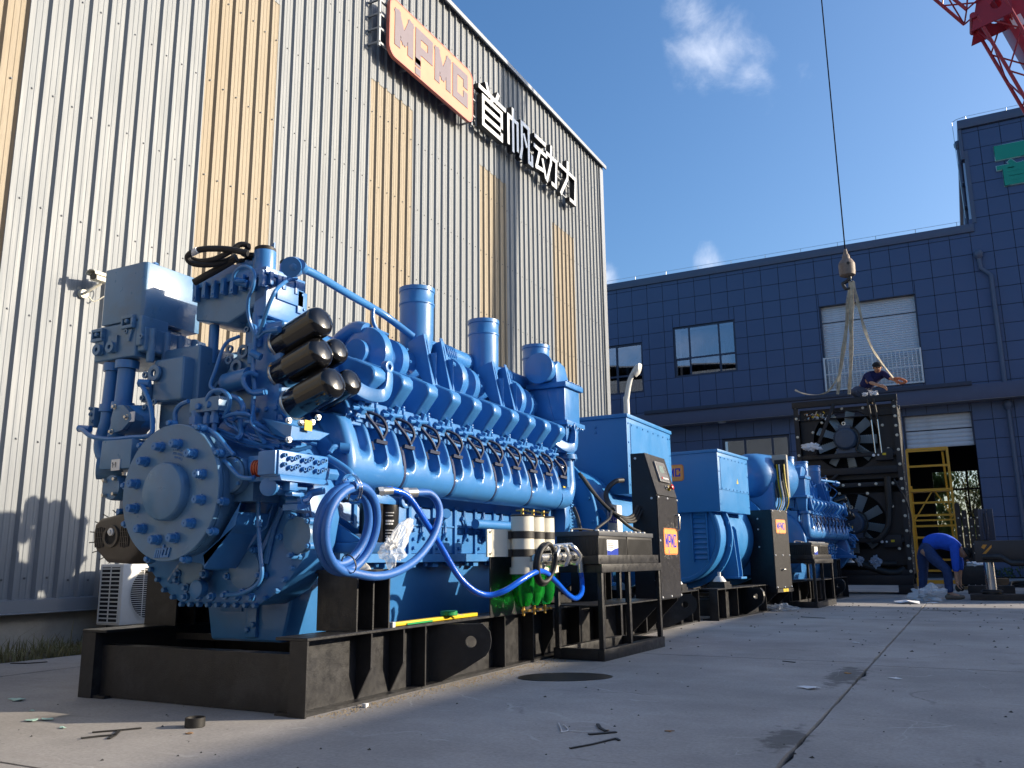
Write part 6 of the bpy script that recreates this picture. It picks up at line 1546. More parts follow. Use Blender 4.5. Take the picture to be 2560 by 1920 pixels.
    g = MB(); g.tube([(-2.897,7.5,1.186), (-2.803,7.2,1.104), (-2.786,6.9,1.021), (-2.764,6.75,0.981)], .012, n=8); o = g.build('cable', rubber); tag(o, 'thin black cable dropping from the cable bundle to the near batteries', 'cable')
cabinet_one()
def cabinet_two():
    t = thing('control_cabinet', 'plain flat topped black control cabinet with orange label beside the far genset', 'control cabinet', (-2.46, 12.70, 0), 'black control cabinets beside the alternators')
    t.rotation_euler = (0, 0, -R(13.6))
    z0, z1 = .315, 1.425
    def bl(mb, name, m, par=t, **k):
        mb.v = [Vector(v) + (t.location if par is t else wloc(par)) - (Vector((0, 0, 0)) if par is t else Vector((0, 0, 0))) for v in mb.v]
        return mb.build(name, m, par, **k)
    g = MB(); g.box(-.38, -.012, 0, .53, z0, z1); bl(g, 'body', black_clean, bevel=.004, smooth=0)
    g = MB(); g.box(-.012, 0, .002, .528, z0 + .004, z1 - .004); dr = bl(g, 'door', black_clean, bevel=.003, smooth=0)
    g = MB(); g.box(-.36, .015, -.004, .534, z0 - .05, z0 - .001); g.prism([(-.36, z0 - .05), (0, z0 - .05), (-.30, .02), (-.36, .02)], 'y', .03, .04); g.prism([(-.36, z0 - .05), (0, z0 - .05), (-.30, .02), (-.36, .02)], 'y', .47, .48); bl(g, 'bracket', black, smooth=0)
    g = MB()
    for y in (.03, .27, .5):
        for z in (z0 + .02, .78, z1 - .02): g.lathe([(.013, 0), (.013, .004), (.007, .01)], (0.001, y, z), (1, 0, 0), 10)
    for z in (.9, 1.15, 1.3): g.lathe([(.013, 0), (.013, .004), (.007, .01)], (-.22, 0, z), (0, -1, 0), 10)
    bl(g, 'screw', white_print, smooth=0)
    g = MB(); g.tube([(0, .22, .58), (.03, .22, .58), (.035, .26, .58)], .008, n=8); bl(g, 'handle', steel)
    g = MB(); g.box(.0155, .017, .18, .26, z0 - .045, z0 - .003); g.box(.0155, .017, .27, .35, z0 - .045, z0 - .003); bl(g, 'yellow_label', yellow_tag, smooth=0)
    # its orange plate
    e = brand_plate(None, t.location + Vector((0, .27, 1.19)), (0, 1, 0), (0, 0, 1), .33, .20)
    e.parent = dr
    off = wloc(dr)
    for o in [e]: o.location = -off
    return t
cabinet_two()

# ================================================================ battery stands and batteries
angle_m = black
def make_stand(label, loc, rz, sc):
    t = thing('battery_stand', label, 'battery stand', loc, 'black steel battery stands'); t.rotation_euler = (0, 0, rz); t.scale = (sc, sc, sc)
    def bl(mb, name, m=black, **k):
        mb.v = [Vector(v) + t.location for v in mb.v]; return mb.build(name, m, t, **k)
    W_, L_ = .42, 1.25
    for x in (-W_, -.04):
        for y in (0, .53, L_ - .04):
            if y == .53 and x != -.04: continue
            g = MB(); g.box(x, x + .04, y, y + .04, .09 if y != .53 else .09, .66); bl(g, 'leg', bevel=.003)
    for x in (-W_ - .01, -.05):
        g = MB(); g.box(x, x + .06, -.01, L_ + .01, .0, .088); bl(g, 'bottom_rail', bevel=.003)
        g = MB(); g.box(x, x + .06, -.012, L_ + .012, .66, .725); bl(g, 'top_rail', bevel=.003)
    for y in (-.008, L_ - .05):
        g = MB(); g.box(-W_ + .05, -.05, y, y + .056, .002, .087); bl(g, 'bottom_rail', bevel=.003)
        g = MB(); g.box(-W_ + .05, -.05, y, y + .056, .662, .724); bl(g, 'top_rail', bevel=.003)
    g = MB(); g.box(-W_ + .02, -.02, .02, L_ - .02, .40, .41); bl(g, 'shelf', smooth=0)
    g = MB(); g.box(-W_ - .02, -.01, -.03, L_ - .02, .727, .737); g.box(-W_ - .02, -.01, -.034, -.03, .727, .79); g.box(-.012, -.006, -.034, L_ - .02, .727, .795); g.box(-W_ - .024, -W_ - .02, -.03, L_ - .02, .727, .79)
    for y in (-.0, L_ - .06): g.cyl((-.006, y, .762), (-.003, y, .762), .009, n=10)
    bl(g, 'tray', bevel=.002)
    return t
def make_battery(label, loc, rz, sc, y0, grp):
    t = thing('battery', label, 'battery', loc, grp); t.rotation_euler = (0, 0, rz); t.scale = (sc, sc, sc)
    def bl(mb, name, m, par=t, **k):
        mb.v = [Vector(v) + (t.location if par is t else wloc(par)) for v in mb.v]; return mb.build(name, m, par, **k)
    case = mat('battery_case', (.016, .016, .018), .5, bump=.1, bscale=200, dirt=(.05, .05, .05), dscale=8, damt=.4)
    g = MB(); g.box(-.405, -.03, y0, y0 + .55, .738, .945); c = bl(g, 'case', case, bevel=.004)
    g = MB()
    for i in range(22): g.box(-.03, -.0265, y0 + .012 + i * .0243, y0 + .022 + i * .0243, .745, .925)
    for i in range(14): g.box(-.395 + i * .027, -.385 + i * .027, y0 - .0035, y0, .745, .925)
    bl(g, 'case_ribs', case, smooth=0)
    g = MB(); g.box(-.412, -.02, y0 - .012, y0 + .56, .945, .982); bl(g, 'lid', mat('battery_lid', (.07, .075, .085), .45, var=.2, vscale=10), bevel=.004)
    g = MB()
    for i in range(5): g.lathe([(.018, 0), (.018, .012), (.01, .014)], (-.08, y0 + .08 + i * .1, .982), (0, 0, 1), 10)
    g.cyl((-.30, y0 + .06, .982), (-.30, y0 + .06, 1.0), .012, n=10); g.cyl((-.30, y0 + .5, .982), (-.30, y0 + .5, 1.0), .012, n=10)
    bl(g, 'vent_plug', white_print, smooth=0)
    return t
bl_ = dict()
for k, (loc, rz, sc, w) in enumerate((((-2.505, 6.235, 0), -R(3.0), .985, 'near'), ((-2.10, 13.84, 0), -R(4.5), .99, 'far'))):
    make_stand('black steel battery stand beside the tall control cabinet, nearest the camera' if k == 0 else 'black steel battery stand beside the flat topped cabinet near the radiator rack', loc, rz, sc)
    for j, y0 in enumerate((.03, .60)):
        b_ = make_battery(('nearer' if j == 0 else 'farther') + ' black ribbed battery on the ' + w + ' steel stand' + (' with a blue and white label' if j == 0 else ''), loc, rz, sc, y0, 'black batteries on the steel stands')
        if j == 0:
            o0 = b_.location
            g = MB(); g.v = []; g.box(-.0262, -.0245, .17, .39, .775, .915); g.v = [Vector(v) + o0 for v in g.v]; lb = g.build('label', white_print, b_, smooth=0)
            g = MB(); g.prism([(.172, .777), (.388, .777), (.388, .85), (.33, .845), (.25, .825), (.172, .832)], 'x', -.0244, -.0236); g.v = [Vector(v) + wloc(lb) for v in g.v]; g.build('label_band', mat('label_blue', (.01, .04, .35), .4), lb, smooth=0)
            g = MB(); rnd = random.Random(4)
            for r_ in range(4):
                y = .185
                while y < .30: w_ = rnd.uniform(.006, .02); g.box(-.0243, -.0238, y, y + w_, .895 - r_ * .014, .901 - r_ * .014); y += w_ + .006
            g.v = [Vector(v) + wloc(lb) for v in g.v]; g.build('label_print', dark, lb, smooth=0)
    g = MB(); q = Matrix.Translation(loc) @ Matrix.Rotation(rz, 4, 'Z') @ Matrix.Scale(sc, 4)
    g.tube([q @ Vector(p) for p in ((-.30, .08, 1.0), (-.32, .3, 1.01), (-.30, .62, 1.0))], .008, n=6); o = g.build('battery_lead', rubber); tag(o, 'thin black lead joining the two batteries on the ' + w + ' steel stand', 'cable', 'battery leads')

# ================================================================ fuel water separator set on its bracket
FS = thing('fuel_filter_set', 'three white fuel filter canisters with green bowls on a black bracket by the near engine', 'fuel filter', (-2.9, 5.6, .4))
g = MB(); g.box(-2.965, -2.957, 5.30, 5.99, .372, .78); g.build('bracket', black, FS, smooth=0)
g = MB(); wx = 5.255; wx2 = 5.355
g.prism([(-2.965, wx), (-2.952, wx), (-2.945, wx + .05), (-2.88, wx + .15), (-2.86, wx + .24), (-2.965, wx + .24)], 'z', 0.775, 0.964); bp = g.build('mount_plate', cream, FS, smooth=0)
g = MB()
for z in (.80, .95): g.lathe([(.016, 0), (.016, .006), (.01, .008), (.01, .014)], (-2.953, wx + .03, z), (1, 0, 0), 10)
g.build('plate_bolt', steel, bp)
CX = -2.80
for i, (px_, rr) in enumerate(((0, .082), (1, .082), (2, .082))):
    y = 5.493 + .172 * i
    zb, zt = .70, 1.055
    g = MB(); g.lathe([(rr, zb), (rr, zt)], (CX, y, 0), (0, 0, 1), 36); c = g.build('canister', cream, FS, smooth=30)
    g = MB(); g.lathe([(rr + .003, zt), (rr + .004, zt + .008), (rr - .01, zt + .014)], (CX, y, 0), (0, 0, 1), 36); g.build('top_cap', rubber, c, smooth=30)
    for z in (.80, .925):
        g = MB(); g.lathe([(rr + .001, z - .026), (rr + .003, z - .024), (rr + .003, z + .024), (rr + .001, z + .026)], (CX, y, 0), (0, 0, 1), 36, caps=False)
        if i == 0: g.box(-2.93, CX - .05, y - .075, y - .07, z - .026, z + .026)
        g.build('strap', rubber, c, smooth=30)
    g = MB(); g.cyl((CX, y, zt + .012), (CX, y, zt + .055), .012, n=10); g.cyl((CX - .045, y - .012, zt + .042), (CX + .045, y + .012, zt + .042), .006, n=8); g.build('tee_handle', brass, c)
    g = MB(); g.lathe([(rr + .012, .655), (rr + .012, .70)], (CX, y, 0), (0, 0, 1), 36); g.box(CX, CX + .10, y - .04, y + .04, .66, .74); g.build('filter_head', cream, c, smooth=30)
    g = MB(); g.lathe([(.078, .64), (.08, .60), (.076, .53), (.062, .47), (.04, .435), (.02, .43), (.001, .43)], (CX, y, 0), (0, 0, 1), 32, caps=False); g.lathe([(.083, .655), (.083, .635), (.078, .635), (.078, .655)], (CX, y, 0), (0, 0, 1), 32, caps=False); g.build('bowl', glass_green, c, smooth=40)
    g = MB(); g.cyl((CX, y, .435), (CX, y, .37), .010, n=10); g.cyl((CX, y, .415), (CX, y, .40), .016, n=6); g.cyl((CX, y, .405), (CX + .035, y + .02, .405), .008, n=8); g.bar((CX + .035, y + .0, .405), (CX + .035, y + .04, .405), .012, .016); g.build('drain_valve', brass, c)
g = MB(); b = MB()
ya = 5.527
p0, p1 = Vector((-2.68,5.605,0.834)), Vector((-2.66,6.02,0.855))
q0, q1 = Vector((-2.68,5.471,0.761)), Vector((-2.66,6.138,0.783))
g.cyl(p0, p1, .022, n=14); g.cyl(q0, q1, .030, n=16); g.cyl(q0 - (q1 - q0).normalized() * .01, q0 + (q1 - q0).normalized() * .03, .034, n=16)
for k in (.25, .55, .85):
    a_ = p0.lerp(p1, k); c_ = q0.lerp(q1, k); g.tube([a_, a_ + Vector((.05, 0, -.01)), c_ + Vector((.065, 0, 0)), c_ + Vector((.04, 0, -.055)), c_ + Vector((-.02, 0, -.05))], .017, n=10)
g.tube([q1, q1 + (q1 - q0).normalized() * .04, (-2.66,6.184,0.764), (-2.66,6.19,0.715)], .020, n=12, k=6); g.cyl((-2.66,6.188,0.722), (-2.66,6.193,0.654), .024, n=12)
for k in (.2, .5, .8): c_ = q0.lerp(q1, k); g.cyl(c_, c_ + Vector((-.08, 0, -.02)), .02, n=10); g.cyl(c_ + Vector((-.03, 0, -.03)), c_ + Vector((-.03, 0, -.075)), .014, n=6)
g.build('pipe_manifold', mat('satin_pipe', (.66, .65, .62), .25, metal=.85), FS)
# hoses as things of their own
def hose(name, label, pts, r, m, rib=None, fit=(), tie=None):
    t = thing(name, label, 'hose', pts[0])
    g = MB(); g.tube(pts, r, n=12, k=8, rib=rib); g.build('hose_body', m, t, smooth=50)
    for a, b_ in fit:
        a, b_ = Vector(a), Vector(b_); g = MB(); g.cyl(a, b_, r * 1.25, n=14); g.cyl(a.lerp(b_, .0), a.lerp(b_, .35), r * 1.5, n=6); g.build('fitting', steel, t)
    return t
def ringpts(cx, cy, cz, ry, rz, a0, a1, n, tilt=0, dx=0):
    return [(cx + dx * i / n + tilt * math.sin(R(a0 + (a1 - a0) * i / n)), cy + ry * math.cos(R(a0 + (a1 - a0) * i / n)), cz + rz * math.sin(R(a0 + (a1 - a0) * i / n))) for i in range(n + 1)]
black_coil = hose('hose', 'coiled black rubber hose tied in front of the white fuel filters', ringpts(-2.60, 5.41, 0.722, .135, .135, 100, 460, 20, .02, .02) + ringpts(-2.575, 5.372, 0.722, .115, .12, 100, 400, 16, .02, .03), .016, rubber)
hose('hose', 'bright blue braided hose sagging from the engine to the white fuel filters', [(-3,4.119,1.162), (-2.98,4.165,1.164), (-2.95,4.282,1.131), (-2.92,4.415,0.995), (-2.9,4.57,0.84), (-2.86,4.699,0.67), (-2.8,4.798,0.568), (-2.74,4.901,0.534), (-2.66,4.972,0.563), (-2.6,5.086,0.626), (-2.58,5.239,0.67), (-2.58,5.389,0.668), (-2.58,5.571,0.598), (-2.59,5.783,0.507), (-2.6,5.949,0.471), (-2.62,6.108,0.506), (-2.66,6.214,0.593), (-2.66,6.193,0.66)], .0195, hose_bright, None, [((-3.02,4.067,1.15), (-2.98,4.157,1.16))])
cy, cz_ = 3.665, .93
hose('hose', 'thick blue hose coiled and tied beside the control box, sweeping back up to the engine',
     [(-3,3.812,1.218), (-2.97,3.705,1.164)] + ringpts(-2.95, cy, cz_ + .01, .20, .20, 95, 455, 20, .03, .03) + ringpts(-2.93, cy + .02, cz_ - .005, .225, .225, 100, 460, 20, .04, .03) + ringpts(-2.90, cy + .045, cz_ - .01, .245, .225, 100, 270, 10, .03, .02) + [(-2.87,3.852,0.673), (-2.86,4.034,0.691), (-2.87,4.258,0.762), (-2.88,4.446,0.887), (-2.89,4.537,1.018), (-2.92,4.56,1.111), (-2.95,4.513,1.165), (-2.98,4.43,1.166), (-3,4.354,1.164)], .0245, hose_blue, None, [((-3.02,4.314,1.156), (-2.98,4.412,1.165))])
for (p, lab) in (((-2.93,3.637,1.109), 'black cable tie round the top of the thick blue coil'), ((-2.9,3.671,0.739), 'black cable tie round the bottom of the thick blue coil')):
    p = Vector(p); g = MB(); g.ringtube(p + Vector((0, -.003, 0)), (.1, .9, .3), .052, .048, .007, 20); g.bar(p + Vector((.04, 0, .02)), p + Vector((.07, .0, .05)), .005, .003); o = g.build('cable_tie', rubber); tag(o, lab, 'cable tie')
g = MB()
for k in (0, 1): p = Vector((-2.91,3.679,1.141)) + Vector((0, .02 * k, 0)); g.ringtube(p, (.2, .9, .2), .075, .068, .007, 20)
o = g.build('pipe_clip', chrome); tag(o, 'shiny wire clip round the top of the thick blue coil', 'clip')
# spin-on fuel filter on the engine side
ff = thing('fuel_canister', 'black spin-on fuel canister with white print behind the thick blue hose coil', 'fuel filter', (-3.02,4.161,1.072))
g = MB(); fx, fy = -3.06,4.227; zt, zb = 1.081, 0.877 - .06
for k in (0, 1):
    g = MB(); g.lathe([(.03, zb), (.06, zb + .01), (.068, zb + .03), (.068, zt - .06), (.0685, zt - .058), (.0685, zt)], (fx, fy - .16 * k, 0), (0, 0, 1), 32); b = g.build('canister', mat('black_can', (.012, .012, .013), .35, coat=.2), ff, smooth=40)
    if k == 0:
        g = MB(); q = Vector((fx, fy, 0)); rnd = random.Random(6)
        for r_ in range(10):
            if r_ in (2, 5): continue
            a = -62; 
            while a < -24:
                w = rnd.uniform(2, 7) if r_ not in (3, 4) else rnd.uniform(4, 7); z = zt - .05 - r_ * .017; hh = .005 if r_ not in (3, 4) else .011
                P = [(q.x + .0690 * math.cos(R(a + d)), q.y + .0690 * math.sin(R(a + d))) for d in (0, w)]
                g.add([(P[0][0], P[0][1], z), (P[1][0], P[1][1], z), (P[1][0], P[1][1], z + hh), (P[0][0], P[0][1], z + hh)], [(0, 1, 2, 3)]); a += w + rnd.uniform(1, 2.5)
        g.build('print', white_print, b, smooth=0)
g = MB(); g.box(fx - .1, fx + .06, fy - .24, fy + .08, zt, zt + .05); g.ringtube((fx + .07, fy + .06, zt + .02), (1, -.2, 0), .04, .012, .03, 20); g.cyl((fx - .2, fy, zt + .025), (fx, fy, zt + .025), .04); g.build('filter_head', blue, ff, bevel=.006)
# clear plastic bag round a fitting
def bag(name, c, r, sq, label, seed, tail=None, m=None, cat='plastic bag'):
    mb = MB(); c = Vector(c); mb.sphere(c, r, sq, 26, 18); rnd = random.Random(seed)
    mb.v = [Vector(v) for v in mb.v]; out = []
    for v in mb.v:
        d = (v - c); k = abs(noise.noise(d * (1.5 / r) + Vector((seed * 3.1, 0, 0)))) * 1.0 + abs(noise.noise(d * (3.6 / r) + Vector((0, seed, 0)))) * .55 - .45
        p = c + d * (1 + k)
        if tail and (d.normalized().dot(Vector(tail).normalized()) > .5): p = p + Vector(tail) * (d.normalized().dot(Vector(tail).normalized()) - .5) * 2
        p.z = max(p.z, .003)
        out.append(p)
    mb.v = [tuple(p) for p in out]; o = mb.build(name, m or plastic, smooth=0); tag(o, label, cat); return o
bag('plastic_bag', (-2.88,4.034,0.817), .075, (.8, 1.1, 1.0), 'crumpled clear plastic bag tied beside the thick blue hose coil', 3, (0, .12, .12), mat('bag_film', (.80, .82, .84), .18, alpha=.42, ior=1.4, bump=.8, bscale=30))
# level, tape on the skid flange
def stick(name, label, cat, a, b, w, h, m):
    g = MB(); g.bar(a, b, w, h); o = g.build(name, m, bevel=.002); tag(o, label, cat); return o
t = thing('spirit_level', 'yellow spirit level lying on the skid flange below the near engine', 'spirit level', (-3.02, 4.3, .38))
g = MB(); g.bar((-3.0, 4.21, .394), (-3.02, 5.2, .394), .04, .022); g.build('body', yellow_tag, t, bevel=.003); g = MB(); g.bar((-2.9765, 4.33, .389), (-2.988, 4.62, .389), .003, .010); g.build('green_stripe', mat('green_stripe', (.02, .28, .08), .4), t, smooth=0); g = MB(); g.bar((-3.0, 4.185, .394), (-3.0, 4.209, .394), .047, .028); g.build('end_cap', white_print, t)
t = thing('tape_measure', 'green disc tape measure lying on the yellow spirit level', 'tape measure', (-2.99,4.814,0.399))
g = MB(); c = Vector((-2.99, 4.814, .408)); g.lathe([(.05, 0), (.055, .004), (.055, .026), (.05, .03), (.001, .03)], c, (0, 0, 1), 28, caps=False); g.build('case', mat('green_plastic', (.015, .25, .07), .4), t, smooth=30); g = MB(); g.bar(c + Vector((.03, .04, .01)), c + Vector((.05, .10, -.002)), .018, .002); g.build('blade', steel, t)

# ================================================================ the far generator set: copies turned round
PHI = R(174.5)
def place(root, label, loc, scale, rz=PHI):
    c = copy_tree(root); c.location = loc; c.rotation_euler = (0, 0, rz); c.scale = scale; c['label'] = label; return c
place(skid, 'long black steel skid frame under the far blue generator set', (-2.95, 17.80, 0), (1, 1, 1))
place(engine, 'far blue V engine with three outlets, standing before the radiator rack', (-2.643, 18.86, 0), (-.9, .9, .9))
alt2 = place(alternator, 'lower blue alternator with an orange sign on its top box, behind the near cabinet', (-3.397, 12.218, 0), (.95, .80, .95))

# ================================================================ radiator rack with electric fans
RY = 19.2
rk = thing('radiator_rack', 'tall black radiator rack with two large grey bladed electric fans', 'radiator', (-2.06, RY, 0))
rx0, rx1, rzt = -3.10, -1.03, 4.06
rack_black = mat('rack_black', (.005, .006, .011), .5, var=.2, vscale=6)
def rb(mb, name, m=rack_black, par=rk, **k): return mb.build(name, m, par, **k)
for x in (rx0, rx1 - .10):
    g = MB(); g.box(x, x + .10, RY, RY + .012, .30, rzt); g.box(x + (0 if x == rx0 else .088), x + (.012 if x == rx0 else .10), RY + .012, RY + .10, .30, rzt); rb(g, 'post', smooth=0)
for x in (rx0, rx1 - .10):
    g = MB(); g.box(x, x + .10, RY + 1.0, RY + 1.1, .30, rzt - .1); rb(g, 'rear_post', smooth=0)
g = MB(); g.box(rx0 - .02, rx1 + .02, RY - .03, RY + .07, rzt - .13, rzt - .0); rb(g, 'top_beam', bevel=.004)
g = MB(); g.box(rx0, rx1, RY + .1, RY + 1.1, rzt - .4, rzt - .38); rb(g, 'top_deck', smooth=0)
g = MB(); g.box(rx1 - .02, rx1 - .008, RY + .101, RY + 1.0, .40, rzt - .22); g.box(rx0 + .008, rx0 + .02, RY + .101, RY + 1.0, .40, rzt - .3); g.box(rx0 + .02, rx1 - .02, RY + .98, RY + .99, .4, rzt - .4); rb(g, 'core', dark, smooth=0)
fans = [(-2.09, 3.20), (-2.09, 1.43)]
for fx, fz in fans:
    # shroud plate with a round opening
    x0, x1, z0, z1 = rx0 + .1, rx1 - .1, fz - .86, fz + .62
    P = [(x1, z1), (x0, z1), (x0, z0), (x1, z0)]
    outer = []
    for (a, b), (c, d) in zip(P, P[1:] + P[:1]):
        for i in range(8): outer.append((a + (c - a) * i / 8, b + (d - b) * i / 8))
    import_ang = [math.atan2(b - fz, a - fx) for a, b in outer]
    inner = [(fx + .66 * math.cos(a), fz + .66 * math.sin(a)) for a in import_ang]
    inner = [(max(x0 + .02, min(x1 - .02, a)), max(z0 + .02, min(z1 - .01, b))) for a, b in inner]
    n = len(outer); g = MB(); g.add([(a, RY + .16, b) for a, b in outer] + [(a, RY + .16, b) for a, b in inner] + [(a, RY + .36, b) for a, b in inner], [(i, (i + 1) % n, n + (i + 1) % n, n + i) for i in range(n)] + [(n + i, n + (i + 1) % n, 2 * n + (i + 1) % n, 2 * n + i) for i in range(n)])
    rb(g, 'fan_shroud', smooth=30)
    fan = tag(None or bpy.data.objects.new('fan', None)); col.objects.link(fan); fan.parent = rk; fan.location = Vector((fx, RY + .22, fz)) - rk.location
    blade_m = mat('fan_blade_grey', (.30, .36, .40), .45, var=.1, vscale=5)
    b = MB()
    tw = R(34)
    def bp(s, r): return Vector((s * math.cos(tw), s * math.sin(tw), r))
    b.add([bp(-.085, .20), bp(.085, .20), bp(.105, .61), bp(-.105, .61)] + [bp(-.085, .20) + Vector((0, .008, 0)), bp(.085, .20) + Vector((0, .008, 0)), bp(.105, .61) + Vector((0, .008, 0)), bp(-.105, .61) + Vector((0, .008, 0))], [(0, 1, 2, 3), (7, 6, 5, 4), (0, 4, 5, 1), (1, 5, 6, 2), (2, 6, 7, 3), (3, 7, 4, 0)])
    for i in range(9):
        r = .235 + i * .043; w = .085 + .02 * (r - .2) / .41
        b.bar(bp(-w, r) - Vector((0, .012, 0)), bp(w, r) - Vector((0, .012, 0)), .018, .02, up=(0, 1, 0))
    me = b.mesh('blade', smooth=0); me.materials.append(blade_m)
    for i in range(9):
        o = link('blade', me, fan); o.rotation_euler = (0, R(40 * i + (12 if fz > 2 else 22)), 0)
    c = Vector((fx, RY, fz)); motor_m = mat('motor_blue_grey', (.05, .075, .12), .45, var=.1, vscale=8)
    g = MB(); g.lathe([(.05, -.065), (.09, -.06), (.19, -.055), (.225, -.02), (.23, .0), (.23, .2)], c + Vector((0, .0, 0)), (0, 1, 0), 40); mo = rb(g, 'motor', motor_m, smooth=35)
    g = MB()
    for i in range(36): a = i * PI / 18; p = c + Vector((.23 * math.cos(a), .02, .23 * math.sin(a))); g.bar(p, p + Vector((0, .17, 0)), .012, .03, up=(math.cos(a), 0, math.sin(a)))
    for i in range(8): a = i * PI / 4; p = c + Vector((.06 * math.cos(a), -.062, .06 * math.sin(a))); g.bar(p, p + Vector((.11 * math.cos(a), .0, .11 * math.sin(a))), .008, .008, up=(0, 1, 0))
    g.ringtube(c + Vector((0, -.064, 0)), (0, -1, 0), .045, .03, .008, 24); g.ringtube(c + Vector((0, -.062, 0)), (0, -1, 0), .165, .155, .008, 32); g.box(c.x - .12, c.x + .12, c.y + .03, c.y + .16, c.z + .20, c.z + .29); g.box(c.x - .2, c.x + .2, c.y + .05, c.y + .18, c.z - .30, c.z - .2)
    rb(g, 'motor_fins', motor_m, par=mo, smooth=0)
    g = MB(); g.ringtube(c + Vector((-.01, .05, .33)), (0, 1, 0), .04, .024, .02, 20); rb(g, 'lifting_eye', steel, par=mo)
    for dx in (-.0,):
        g = MB(); g.box(rx0 + .1, rx1 - .1, RY + .02, RY + .14, fz - .40, fz - .31); rb(g, 'motor_beam', bevel=.004)
    # wire guard
    g = MB()
    for r in [.24 + .045 * i for i in range(10)]:
        g.lathe([(r, 0), (r + .005, 0), (r + .005, .005), (r, .005), (r, 0)], c + Vector((0, .36, 0)), (0, 1, 0), 48, caps=False)
    rb(g, 'wire_guard', rubber, smooth=0)
    g = MB(); g.tube([c + Vector((.12, .06, .24)), c + Vector((.25, -.02, .15)), c + Vector((.29, -.02, -.05)), c + Vector((.2, .0, -.25)), c + Vector((.3, .02, -.33))], .018, n=8, rib=.1); rb(g, 'motor_cable', rubber, par=mo)
    g = MB(); g.box(fx + .56, fx + .90, RY - .02, RY + .10, fz - .50, fz - .26); tb = rb(g, 'terminal_box', bevel=.004)
    g = MB(); g.box(fx + .70, fx + .77, RY - .024, RY - .02, fz - .40, fz - .355); rb(g, 'yellow_label', yellow_tag, par=tb, smooth=0)
    g = MB(); g.cyl((fx + .53, RY, fz - .39), (fx + .53, RY - .03, fz - .39), .03, n=12); g.cyl((fx + .62, RY - .02, fz - .39), (fx + .62, RY - .035, fz - .39), .02, n=12); rb(g, 'cable_gland', white_print, par=tb)
g = MB()
for (z0, z1) in ((2.17, 2.26), (2.44, 2.58), (.36, .48)): g.box(rx0 + .1, rx1 - .1, RY + .015, RY + .12, z0, z1)
rb(g, 'cross_member', bevel=.004)
g = MB(); g.box(rx0 + .1, rx1 - .1, RY + .2, RY + .22, 3.83, 4.0 - .3 + .2); g.box(rx0 + .11, rx1 - .11, RY + .3, RY + .32, .42, .9); rb(g, 'infill_sheet', smooth=0)
for (a, b_, w) in (((-2.25, RY - .05, 3.95), (-2.72, RY - .05, 2.9), .07), ((-2.30, RY + .0, 2.45), (-2.62, RY + .0, 2.2), .06)):
    g = MB(); g.bar(a, b_, w, .05); rb(g, 'brace', bevel=.004)
for x in (-1.52, -1.40):
    g = MB(); g.cyl((x, RY - .03, 2.85), (x - .02, RY - .03, 3.55), .014, n=8); rb(g, 'rod', chrome)
    g = MB(); g.cyl((x - .02, RY - .03, 3.55), (x - .06, RY - .03, 4.0), .024, n=10); rb(g, 'strut', rubber)
g = MB(); g.cyl((-1.34, RY - .02, 2.35), (-1.36, RY - .02, 1.75), .07, n=16); g.tube([(-1.36, RY - .02, 1.75), (-1.42, RY - .05, 1.35), (-1.6, RY - .06, 1.1), (-1.75, RY - .02, 1.05)], .055, n=10); g.tube([(-1.22, RY - .02, 2.3), (-1.02, RY - .02, 1.8), (-.98, RY - .0, 1.4), (-1.05, RY, .9)], .018, n=8); rb(g, 'black_hose', rubber)
g = MB(); g.cyl((rx0 + .5, RY + .05, .62), (rx1 - .3, RY + .05, .60), .05, n=12); g.tube([(-2.0, RY + .05, .6), (-1.6, RY + .03, .45), (-1.35, RY + .05, .42), (-1.2, RY + .1, .5)], .07, n=12); rb(g, 'header_pipe', rubber)
for x in (-2.02, -1.72): bag('plastic_wrap', (x, RY + .02, .66 if x < -1.9 else .64), .085 if x < -1.9 else .11, (1, .7, 1.1), ('left' if x < -1.9 else 'right') + ' ball of clear plastic wrap on a pipe end low on the radiator rack', int(-x * 10), None, mat('wrap_film', (.55, .62, .75), .15, trans=.35, ior=1.2, bump=1.0, bscale=30), 'plastic wrap')
# skids of the rack
g = MB(); g.box(rx0 + .05, rx1 - .02, RY - .05, RY + .1, .18, .37); g.box(rx0 + .05, rx1 - .02, RY + 1.0, RY + 1.15, .18, .37); rb(g, 'base_beam', bevel=.005)
for x in (rx0 + .2, rx1 - .3):
    g = MB(); g.box(x, x + .28, RY - .10, RY + 1.2, .0, .18); rb(g, 'skid_foot', bevel=.005)
bolt_m = mat('pale_bolt_head', (.55, .53, .46), .4, metal=.3)
b = MB(); b.lathe([(.03, 0), (.03, .006), (.018, .008), (.018, .02)], (0, 0, 0), (0, -1, 0), 10); me = b.mesh('frame_bolt', smooth=0); me.materials.append(bolt_m)
pos = [(rx0 + .05, z) for z in (.6, .9, 1.3, 1.7, 2.1, 2.5, 2.9, 3.3, 3.7, 3.95)] + [(rx1 - .05, z) for z in (.45, .7, .95, 1.25, 1.55, 1.85, 2.1, 2.3, 2.6, 2.9, 3.2, 3.4, 3.6, 3.8, 3.95)] + [(rx0 + .25 + i * .32, 2.22) for i in range(6)] + [(rx0 + .18 + i * .1, 2.87) for i in range(5)] + [(-2.75, 3.4), (-2.55, 3.6), (-2.12, 3.87), (-1.7, 3.85), (-1.35, 3.45), (-1.28, 2.95), (-2.8, 1.8), (-2.3, 2.05), (-1.75, 2.03), (-1.3, 1.75), (-2.7, .95), (-1.25, .9)]
for x, z in pos:
    o = link('frame_bolt', me, rk); o.location = Vector((x, RY - .001 if (x < rx0 + .1 or x > rx1 - .1) else (RY + .014 if z < 2.8 else RY + .159), z)) - rk.location
g = MB(); rnd = random.Random(11)
